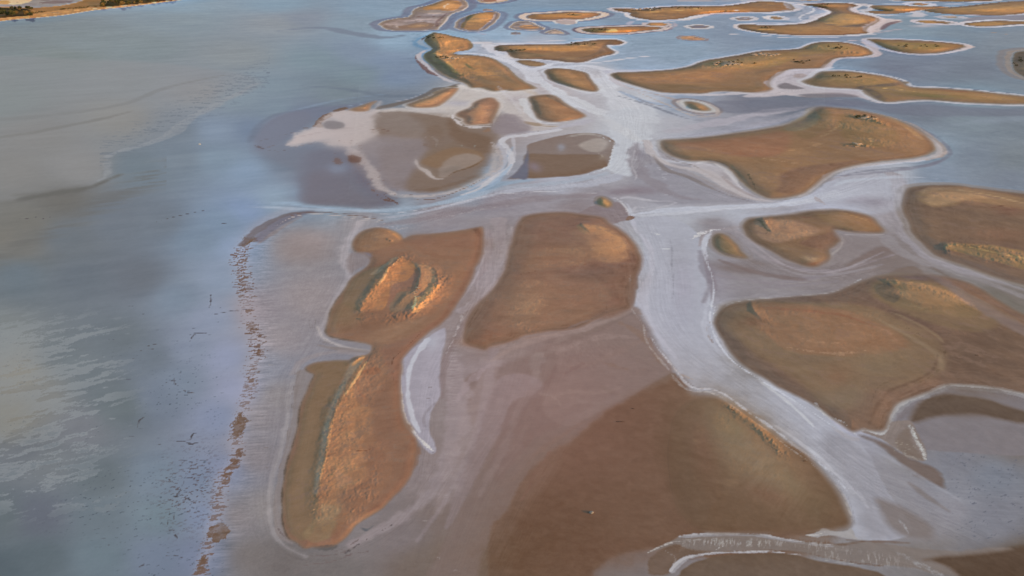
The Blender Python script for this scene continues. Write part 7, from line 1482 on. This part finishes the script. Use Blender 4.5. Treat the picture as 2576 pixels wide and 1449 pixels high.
def surface_mat(name, var, bump, bscale, fine, rough=.92, spec=.25, water=False, wind=0):
    m, nt, p = nodes(name)
    co = new(nt, 'ShaderNodeNewGeometry').outputs['Position']
    col = new(nt, 'ShaderNodeAttribute', attribute_name='bed_colour').outputs['Color']
    f1 = noise(nt, co, .35, 8, .62, (1, 1, 1)); f2 = noise(nt, co, fine, 4, .7)
    f3 = noise(nt, co, .9, 5, .6, (.35, 1.6, 1), wind)
    v = math_(nt, 'MULTIPLY', ramp(nt, f1, .3, .7, 1 - var, 1 + var), ramp(nt, f2, .25, .75, 1 - var * .9, 1 + var * .9))
    v = math_(nt, 'MULTIPLY', v, ramp(nt, f3, .3, .7, 1 - var * .6, 1 + var * .6))
    mx = new(nt, 'ShaderNodeVectorMath', operation='SCALE'); nt.links.new(col, mx.inputs[0]); nt.links.new(v, mx.inputs['Scale'])
    nt.links.new(mx.outputs[0], p.inputs['Base Color'])
    p.inputs['Specular IOR Level'].default_value = spec
    p.inputs['Roughness'].default_value = rough
    if water:
        wet = new(nt, 'ShaderNodeAttribute', attribute_name='wet').outputs['Fac']
        fr = new(nt, 'ShaderNodeFresnel'); fr.inputs['IOR'].default_value = 1.33
        gl = new(nt, 'ShaderNodeBsdfGlossy'); gl.inputs['Roughness'].default_value = .03; gl.inputs['Color'].default_value = (1, 1, 1, 1)
        ms = new(nt, 'ShaderNodeMixShader')
        nt.links.new(math_(nt, 'MULTIPLY', math_(nt, 'MULTIPLY', fr.outputs[0], ramp(nt, wet, .3, .9, 0, 1)), .24), ms.inputs[0])
        nt.links.new(p.outputs[0], ms.inputs[1]); nt.links.new(gl.outputs[0], ms.inputs[2])
        nt.links.new(ms.outputs[0], nt.nodes['Material Output'].inputs['Surface'])
    if bump:
        b = new(nt, 'ShaderNodeBump'); b.inputs['Strength'].default_value = bump; b.inputs['Distance'].default_value = .25
        h = math_(nt, 'ADD', noise(nt, co, bscale, 7, .65), math_(nt, 'MULTIPLY', noise(nt, co, bscale * .22, 4, .6), 1.6))
        nt.links.new(h, b.inputs['Height']); nt.links.new(b.outputs[0], p.inputs['Normal'])
    return m
M_SALT = surface_mat('salt crust', .045, .07, 2.2, 2.6, .9, .08)
M_WATER = surface_mat('shallow brine', .025, 0, 1, 1.6, .9, .04, water=True)
M_SAND = surface_mat('gypsum sand', .035, .09, 1.3, 3.2, .95, .04)
M_SHORE = surface_mat('shore sand', .10, .3, .8, 1.2, .95, .04)

# ---- lake bed: dry salt and standing brine are two sheets that share their border
cell = lambda a: (a[:-1, :-1] + a[1:, :-1] + a[:-1, 1:] + a[1:, 1:]) / 4
wetc = cell(WET) > .5
hid = np.minimum(np.minimum(FO[:-1, :-1], FO[1:, :-1]), np.minimum(FO[:-1, 1:], FO[1:, 1:])) > 7
Z0 = np.zeros((H, W))
sheet('salt_flat', GX, GY, Z0, ALB, WET, ~wetc & ~hid, M_SALT, 'structure')
sheet('water', GX, GY, Z0, ALB, WET, wetc & ~hid, M_WATER, 'structure')
# ---- islands
for k, d in enumerate(ISL):
    s = d['sl']; f = d['f']
    ff = np.maximum(np.maximum(f[:-1, :-1], f[1:, :-1]), np.maximum(f[:-1, 1:], f[1:, 1:]))
    if (ff > -2.5).sum() < 6: continue
    hh = np.where(HGT[s] > 0, HGT[s], np.clip(f, -3, 0) * .07)
    hh = np.where((OWN[s] != k), np.minimum(f * .35, -.4), hh)
    z = hh * np.minimum(MPP[s], 1.2)
    kk = 1 - z / CAM_H
    st = d.get('struct')
    o = sheet(d['name'], GX[s] * kk, GY[s] * kk, z, ALB[s], WET[s] * 0, ff > -2.5, M_SHORE if st else M_SAND, 'structure' if st else None)
    if not st:
        o['label'] = d['label']; o['category'] = d['cat']; o['group'] = 'sand islands of the salt lake'

# ---- small things
def tag(o, label, cat, group=None):
    o['label'] = label; o['category'] = cat
    if group: o['group'] = group
    return o
def simple(name, colr, rough=.9, var=.25, scale=3.):
    m, nt, p = nodes(name)
    co = new(nt, 'ShaderNodeTexCoord').outputs['Object']
    v = ramp(nt, noise(nt, co, scale, 5, .6), .3, .7, 1 - var, 1 + var)
    c = new(nt, 'ShaderNodeVectorMath', operation='SCALE'); c.inputs[0].default_value = colr; nt.links.new(v, c.inputs['Scale'])
    nt.links.new(c.outputs[0], p.inputs['Base Color']); p.inputs['Roughness'].default_value = rough; p.inputs['Specular IOR Level'].default_value = .2
    return m
M_LEAF = [simple('olive leaves', (.085, .085, .028)), simple('golden leaves', (.19, .13, .045)), simple('dark leaves', (.04, .05, .022))]
M_BARK = simple('bark', (.16, .11, .075)); M_ROCK = simple('pale gypsum rock', (.42, .32, .22)); M_GREY = simple('grey stone', (.20, .19, .17)); M_WOOD = simple('dead wood', (.07, .045, .035))

def tube(bm, pts, rad, seg=6):
    rings = []
    for i, p in enumerate(pts):
        p = Vector(p); d = (Vector(pts[min(i + 1, len(pts) - 1)]) - Vector(pts[max(i - 1, 0)])).normalized()
        a = d.orthogonal().normalized(); b = d.cross(a)
        rings.append([bm.verts.new(p + (a * math.cos(t) + b * math.sin(t)) * rad[i]) for t in [2 * math.pi * k / seg for k in range(seg)]])
    for r0, r1 in zip(rings, rings[1:]):
        for k in range(seg): bm.faces.new((r0[k], r0[(k + 1) % seg], r1[(k + 1) % seg], r1[k]))
    bm.faces.new(rings[-1]); bm.faces.new(rings[0][::-1])
def mesh_of(bm, name, mat, smooth_=True):
    me = bpy.data.meshes.new(name); bm.to_mesh(me); bm.free()
    for p in me.polygons: p.use_smooth = smooth_
    me.materials.append(mat); return me
def make_plant(seed, h, wide, trunk, leafmat, nclump=16, nleaf=46, leaf=.16):
    """trunk with limbs and a crown of many small leaves gathered in clumps; unit metres"""
    R = random.Random(seed)
    bt = bmesh.new(); tips = []
    base_h = h * trunk
    tube(bt, [(0, 0, -.15), (R.uniform(-.05, .05) * h, R.uniform(-.05, .05) * h, base_h * .5 + .05), (R.uniform(-.08, .08) * h, R.uniform(-.08, .08) * h, base_h + .1)], [h * .04, h * .032, h * .026])
    for k in range(5):
        a = k * 1.26 + R.uniform(-.4, .4); e = R.uniform(.25, .42) * wide
        t = (math.cos(a) * e, math.sin(a) * e, base_h + (h - base_h) * R.uniform(.3, .7))
        tube(bt, [(0, 0, base_h * .7), (t[0] * .5, t[1] * .5, base_h + (t[2] - base_h) * .6), t], [h * .024, h * .016, h * .007], 5); tips.append(t)
    bl = bmesh.new()
    for k in range(nclump):
        a = R.uniform(0, 6.283); rr_ = math.sqrt(R.random()) * wide * .42
        c = Vector((math.cos(a) * rr_, math.sin(a) * rr_, base_h + (h - base_h) * R.uniform(.15, .82) * (1.05 - .5 * (rr_ / (wide * .5)) ** 2)))
        cr = h * R.uniform(.11, .2)
        for q in range(nleaf):
            d = Vector((R.gauss(0, 1), R.gauss(0, 1), R.gauss(0, .75))); d.normalize()
            p = c + d * cr * R.uniform(.55, 1.1)
            if p.z < .03: p.z = .03
            s_ = h * leaf * R.uniform(.3, .6)
            n1 = Vector((R.gauss(0, 1), R.gauss(0, 1), R.gauss(0, 1))).normalized() * s_; n2 = n1.cross(d).normalized() * s_ * .6
            try: bl.faces.new([bl.verts.new(p + n1), bl.verts.new(p + n2), bl.verts.new(p - n1), bl.verts.new(p - n2)])
            except Exception: pass
    return mesh_of(bt, 'trunk', M_BARK), mesh_of(bl, 'crown', leafmat, False)
def put_plant(name, meshes, u, v, sc, label, cat, group, seed):
    R = random.Random(seed)
    e = bpy.data.objects.new(name, None); COLL.objects.link(e)
    z = height_at(u, v); e.location = spot(u, v, z); e.location.z -= .05
    e.rotation_euler.z = R.uniform(0, 6.28); e.scale = (sc * R.uniform(.9, 1.2), sc * R.uniform(.9, 1.2), sc * R.uniform(.85, 1.1))
    e.empty_display_size = .3
    for n_, me in zip(('trunk', 'crown'), meshes):
        o = bpy.data.objects.new(n_, me); COLL.objects.link(o); o.parent = e
    tag(e, label, cat, group); return e
TREE = [make_plant(1, 5, 5.5, .28, M_LEAF[0], 22, 60), make_plant(2, 4.5, 5.5, .2, M_LEAF[1], 22, 60), make_plant(3, 5.5, 5.0, .3, M_LEAF[2], 22, 60)]
BUSH = [make_plant(5, 1.3, 2.4, .08, simple('grey-green leaves', (.115, .11, .062)), 12, 34, .2), make_plant(6, 1.2, 2.2, .08, M_LEAF[0], 12, 34, .2), make_plant(8, 1.0, 2.0, .08, M_LEAF[1], 10, 34, .2)]
# trees of the far shore
Rn = random.Random(44)
put_plant('shore_tree', TREE[1], 309, 14, 1.35, 'big golden tree at the water edge, tallest of the right-hand far-shore grove', 'tree', 'trees of the far shore', 1)
put_plant('shore_tree', TREE[0], 32, 40, 1.2, 'round olive tree standing out at the left part of the left far-shore grove', 'tree', 'trees of the far shore', 2)
put_plant('shore_tree', TREE[1], 66, 38, 1.25, 'golden tree behind the darker one at the right end of the left grove', 'tree', 'trees of the far shore', 3)
put_plant('shore_tree', TREE[2], 77, 42, 1.1, 'dark rounded tree at the right end of the left grove, mirrored in the water', 'tree', 'trees of the far shore', 4)
for k in range(48):
    u = Rn.uniform(-60, 84); v = 42 - u * .05 - Rn.uniform(0, 19)
    put_plant('shore_tree', TREE[Rn.choice((0, 2, 2, 1))], u, v, Rn.uniform(.55, .95), 'low tree in the dark left grove on the far shore', 'tree', 'low trees of the left grove', 60 + k)
for k in range(56):
    u = Rn.uniform(254, 440); v = 18 - (u - 250) * .085 - Rn.uniform(0, 11)
    if v < -14: continue
    put_plant('shore_tree', TREE[Rn.choice((0, 2, 0, 1))], u, v, Rn.uniform(.55, 1.0), 'low tree in the right-hand grove on the far shore', 'tree', 'low trees of the right-hand grove', 160 + k)
for k in range(44):
    u = Rn.uniform(80, 270); v = 45 - u * .118 - Rn.uniform(0, 3.5) + (1 if u > 200 else 0)
    put_plant('saltbush', BUSH[Rn.choice((2, 1))], u, v, Rn.uniform(.8, 1.5), 'low golden bush on the bare orange bank of the far shore', 'bush', 'bushes on the orange bank', 260 + k)
# scrub of the far islands
PATCH = [ (1089, 93.5, 36, 4, 16, 'hook-headed island'), (1118, 145, 26, 3, 10, 'hook-headed island, lower crest'), (1460, 111, 40, 4, 12, 'broad brown island with the pinched right tip'),
          (1300, 127, 22, 3, 6, 'left end of the broad brown island'), (1850, 158, 60, 7, 16, 'largest far island'), (2010, 156, 34, 5, 9, 'largest far island, right of the rocks'), (2110, 118, 34, 6, 12, 'rounded right lobe of the largest far island'),
          (1690, 21, 90, 3, 18, 'very long dark-fringed island'), (1510, 75, 30, 2.5, 9, 'slender orange island'), (2310, 116, 60, 4, 10, 'almond-shaped island'), (2130, 193, 36, 4, 9, 'long double island'),
          (2175, 296, 26, 5, 10, 'big bean-shaped island'), (2070, 12, 30, 2, 7, 'twin-bodied island, back lobe'), (1925, 70, 14, 2, 6, 'twin-bodied island, left end'), (1440, 37, 14, 1.5, 5, 'long orange islet with the salt apron'), (2560, 160, 16, 20, 7, 'island cut by the right margin') ]
for n_, (cu, cv, ru, rv, cnt, where) in enumerate(PATCH):
    for k in range(cnt):
        a = Rn.uniform(0, 6.28); q = math.sqrt(Rn.random())
        u, v = cu + math.cos(a) * q * ru, cv + math.sin(a) * q * rv
        if height_at(u, v) <= 0: continue
        put_plant('saltbush', BUSH[Rn.choice((0, 0, 1))], u, v, Rn.uniform(.7, 1.3), 'low dark saltbush on the crest of the ' + where if ',' not in where and 'end of' not in where else 'low dark saltbush on the ' + where, 'bush', 'saltbush on the ' + where, 700 + n_ * 50 + k)

def rock_mesh(seed, sx_, sy_, sz_, mat, sub=3, flat=.0):
    bm = bmesh.new(); bmesh.ops.create_icosphere(bm, subdivisions=sub, radius=1)
    R = random.Random(seed); ph = [R.uniform(0, 6) for _ in range(6)]
    for v_ in bm.verts:
        c = v_.co
        n = 1 + .16 * math.sin(3.1 * c.x + ph[0]) * math.cos(2.7 * c.y + ph[1]) + .09 * math.sin(7 * c.y + ph[2] + 3 * c.z) + .06 * math.sin(13 * c.x + ph[3]) * math.sin(11 * c.z + ph[4])
        c *= n; c.z = math.copysign(abs(c.z) ** (1 - flat), c.z)
        c.x *= sx_; c.y *= sy_; c.z *= sz_
    return mesh_of(bm, 'rock', mat, False)
SLAB = [rock_mesh(k, 2.0, .9, .45, M_ROCK, 3, .35) for k in range(5)]
def put_rock(name, me, u, v, sc, label, cat, group, seed, sink=.1):
    R = random.Random(seed); o = bpy.data.objects.new(name, me); COLL.objects.link(o)
    z = height_at(u, v); o.location = spot(u, v, z); o.location.z += sink * sc
    o.rotation_euler = (R.uniform(-.1, .1), R.uniform(-.1, .1), R.uniform(-.5, .5)); o.scale = (sc * R.uniform(.8, 1.5), sc * R.uniform(.8, 1.2), sc * R.uniform(.7, 1.3))
    return tag(o, label, cat, group)
LEDGE = [(1828, 160, 42, 6, 34, 'largest far island, middle'), (1925, 137, 34, 4, 24, 'largest far island, under the right lobe'), (2310, 301, 14, 2, 0, ''), (2188, 297, 22, 4, 9, 'shoulder of the big bean-shaped island'),
         (1138, 146, 24, 2.5, 16, 'hook-headed island below its neck'), (1050, 734, 9, 20, 7, 'hourglass dune island, by the bright slope'), (1620, 23, 60, 2, 14, 'very long dark-fringed island'), (2158, 365, 8, 3, 4, 'lower back of the big bean-shaped island')]
for n_, (cu, cv, ru, rv, cnt, where) in enumerate(LEDGE):
    for k in range(cnt):
        a = Rn.uniform(0, 6.28); q = math.sqrt(Rn.random())
        u, v = cu + math.cos(a) * q * ru, cv + math.sin(a) * q * rv
        near_ = .28 if cv > 700 else 1.0
        put_rock('rock', SLAB[Rn.randrange(5)], u, v, Rn.uniform(.6, 1.2) * near_, 'pale broken slab of rock on the ' + where, 'rock', 'rock slabs on the ' + where, 1700 + n_ * 40 + k)
put_rock('boulder', rock_mesh(31, .62, .5, .4, M_GREY, 3), 1277.8 + 846 * K, 1073.4 + 872 * K, .62, 'single grey boulder half sunk in the brown mud at the bottom centre', 'boulder', None, 5)
put_rock('pale_stone', rock_mesh(33, .9, .35, .3, simple('white stone', (.7, .66, .5)), 3), 502, 363, .8, 'tiny pale stone alone on the open left lake', 'stone', None, 6)
def stick(u, v, L, ang, seed, label):
    R = random.Random(seed); bm = bmesh.new()
    pts = [(t * L - L / 2, math.sin(t * 5 + seed) * L * .03, .05 + .04 * math.sin(t * 3)) for t in [i / 6 for i in range(7)]]
    tube(bm, pts, [.07, .07, .06, .055, .045, .035, .015], 7)
    tube(bm, [pts[3], (pts[3][0] + L * .1, pts[3][1] + L * .08, .12), (pts[3][0] + L * .18, pts[3][1] + L * .1, .1)], [.035, .025, .01], 5)
    o = bpy.data.objects.new('driftwood', mesh_of(bm, 'driftwood', M_WOOD)); COLL.objects.link(o)
    o.location = spot(u, v, height_at(u, v)); o.rotation_euler.z = ang
    tag(o, label, 'driftwood')
stick(1277.8 + 1143 * K, 715.6 + 1393 * K, 2.3, 0, 3, 'straight dark stick lying on the brown flat left of the smooth dune')
stick(1935 * K, 715.6 + 1100 * K, 2.0, -.05, 4, 'brown stick lying on the blue-grey lake left of the brown shards')
stick(1277.8 + 1270 * K, 715.6 + 1261 * K, .9, -.3, 7, 'short dark twig just above the straight dark stick')
stick(1277.8 + 2280 * K, 715.6 + 1274 * K, .8, -.5, 8, 'short twig on the upper rim of the smooth brown dune')
stick(1916.7 + 2180 * K, 715.6 + 718 * K, 1.2, -.1, 9, 'thin twig on the dark mud right of the scrubby dune mounds')
stick(1916.7 + 435 * K, 1073.4 + 350 * K, .8, -.1, 10, 'thin twig on the right flank of the smooth brown dune')

# ---- sky, sun, camera
w = bpy.data.worlds.new('World'); scene.world = w; w.use_nodes = True
nt = w.node_tree; sky = nt.nodes.new('ShaderNodeTexSky'); sky.sky_type = 'NISHITA'; sky.sun_disc = False
sky.sun_elevation = math.radians(SUN_EL); sky.sun_rotation = math.radians(SUN_AZ)
nt.links.new(sky.outputs[0], nt.nodes['Background'].inputs[0]); nt.nodes['Background'].inputs[1].default_value = .30
sd = bpy.data.lights.new('sun', 'SUN'); sd.energy = 5.0; sd.angle = math.radians(.5); sd.color = (1.0, .50, .19)
so = bpy.data.objects.new('sun', sd); COLL.objects.link(so)
az, el = math.radians(SUN_AZ), math.radians(SUN_EL)
so.rotation_euler = Vector((math.sin(az) * math.cos(el), math.cos(az) * math.cos(el), math.sin(el))).to_track_quat('Z', 'Y').to_euler()
so.location = (300, -60, 80)
cd = bpy.data.cameras.new('camera'); cam = bpy.data.objects.new('camera', cd); COLL.objects.link(cam); scene.camera = cam
cam.location = (0, 0, CAM_H); cam.rotation_euler = (math.pi / 2 - PITCH, 0, 0)
cd.sensor_width = 36; cd.lens = 36 * FOC / 2576; cd.clip_start = 1; cd.clip_end = 200000
scene.view_settings.view_transform = 'Standard'; scene.view_settings.look = 'None'
scene.view_settings.exposure = 0; scene.view_settings.gamma = 1
scene.render.engine = 'CYCLES'
scene.cycles.max_bounces = 4; scene.cycles.use_denoising = True
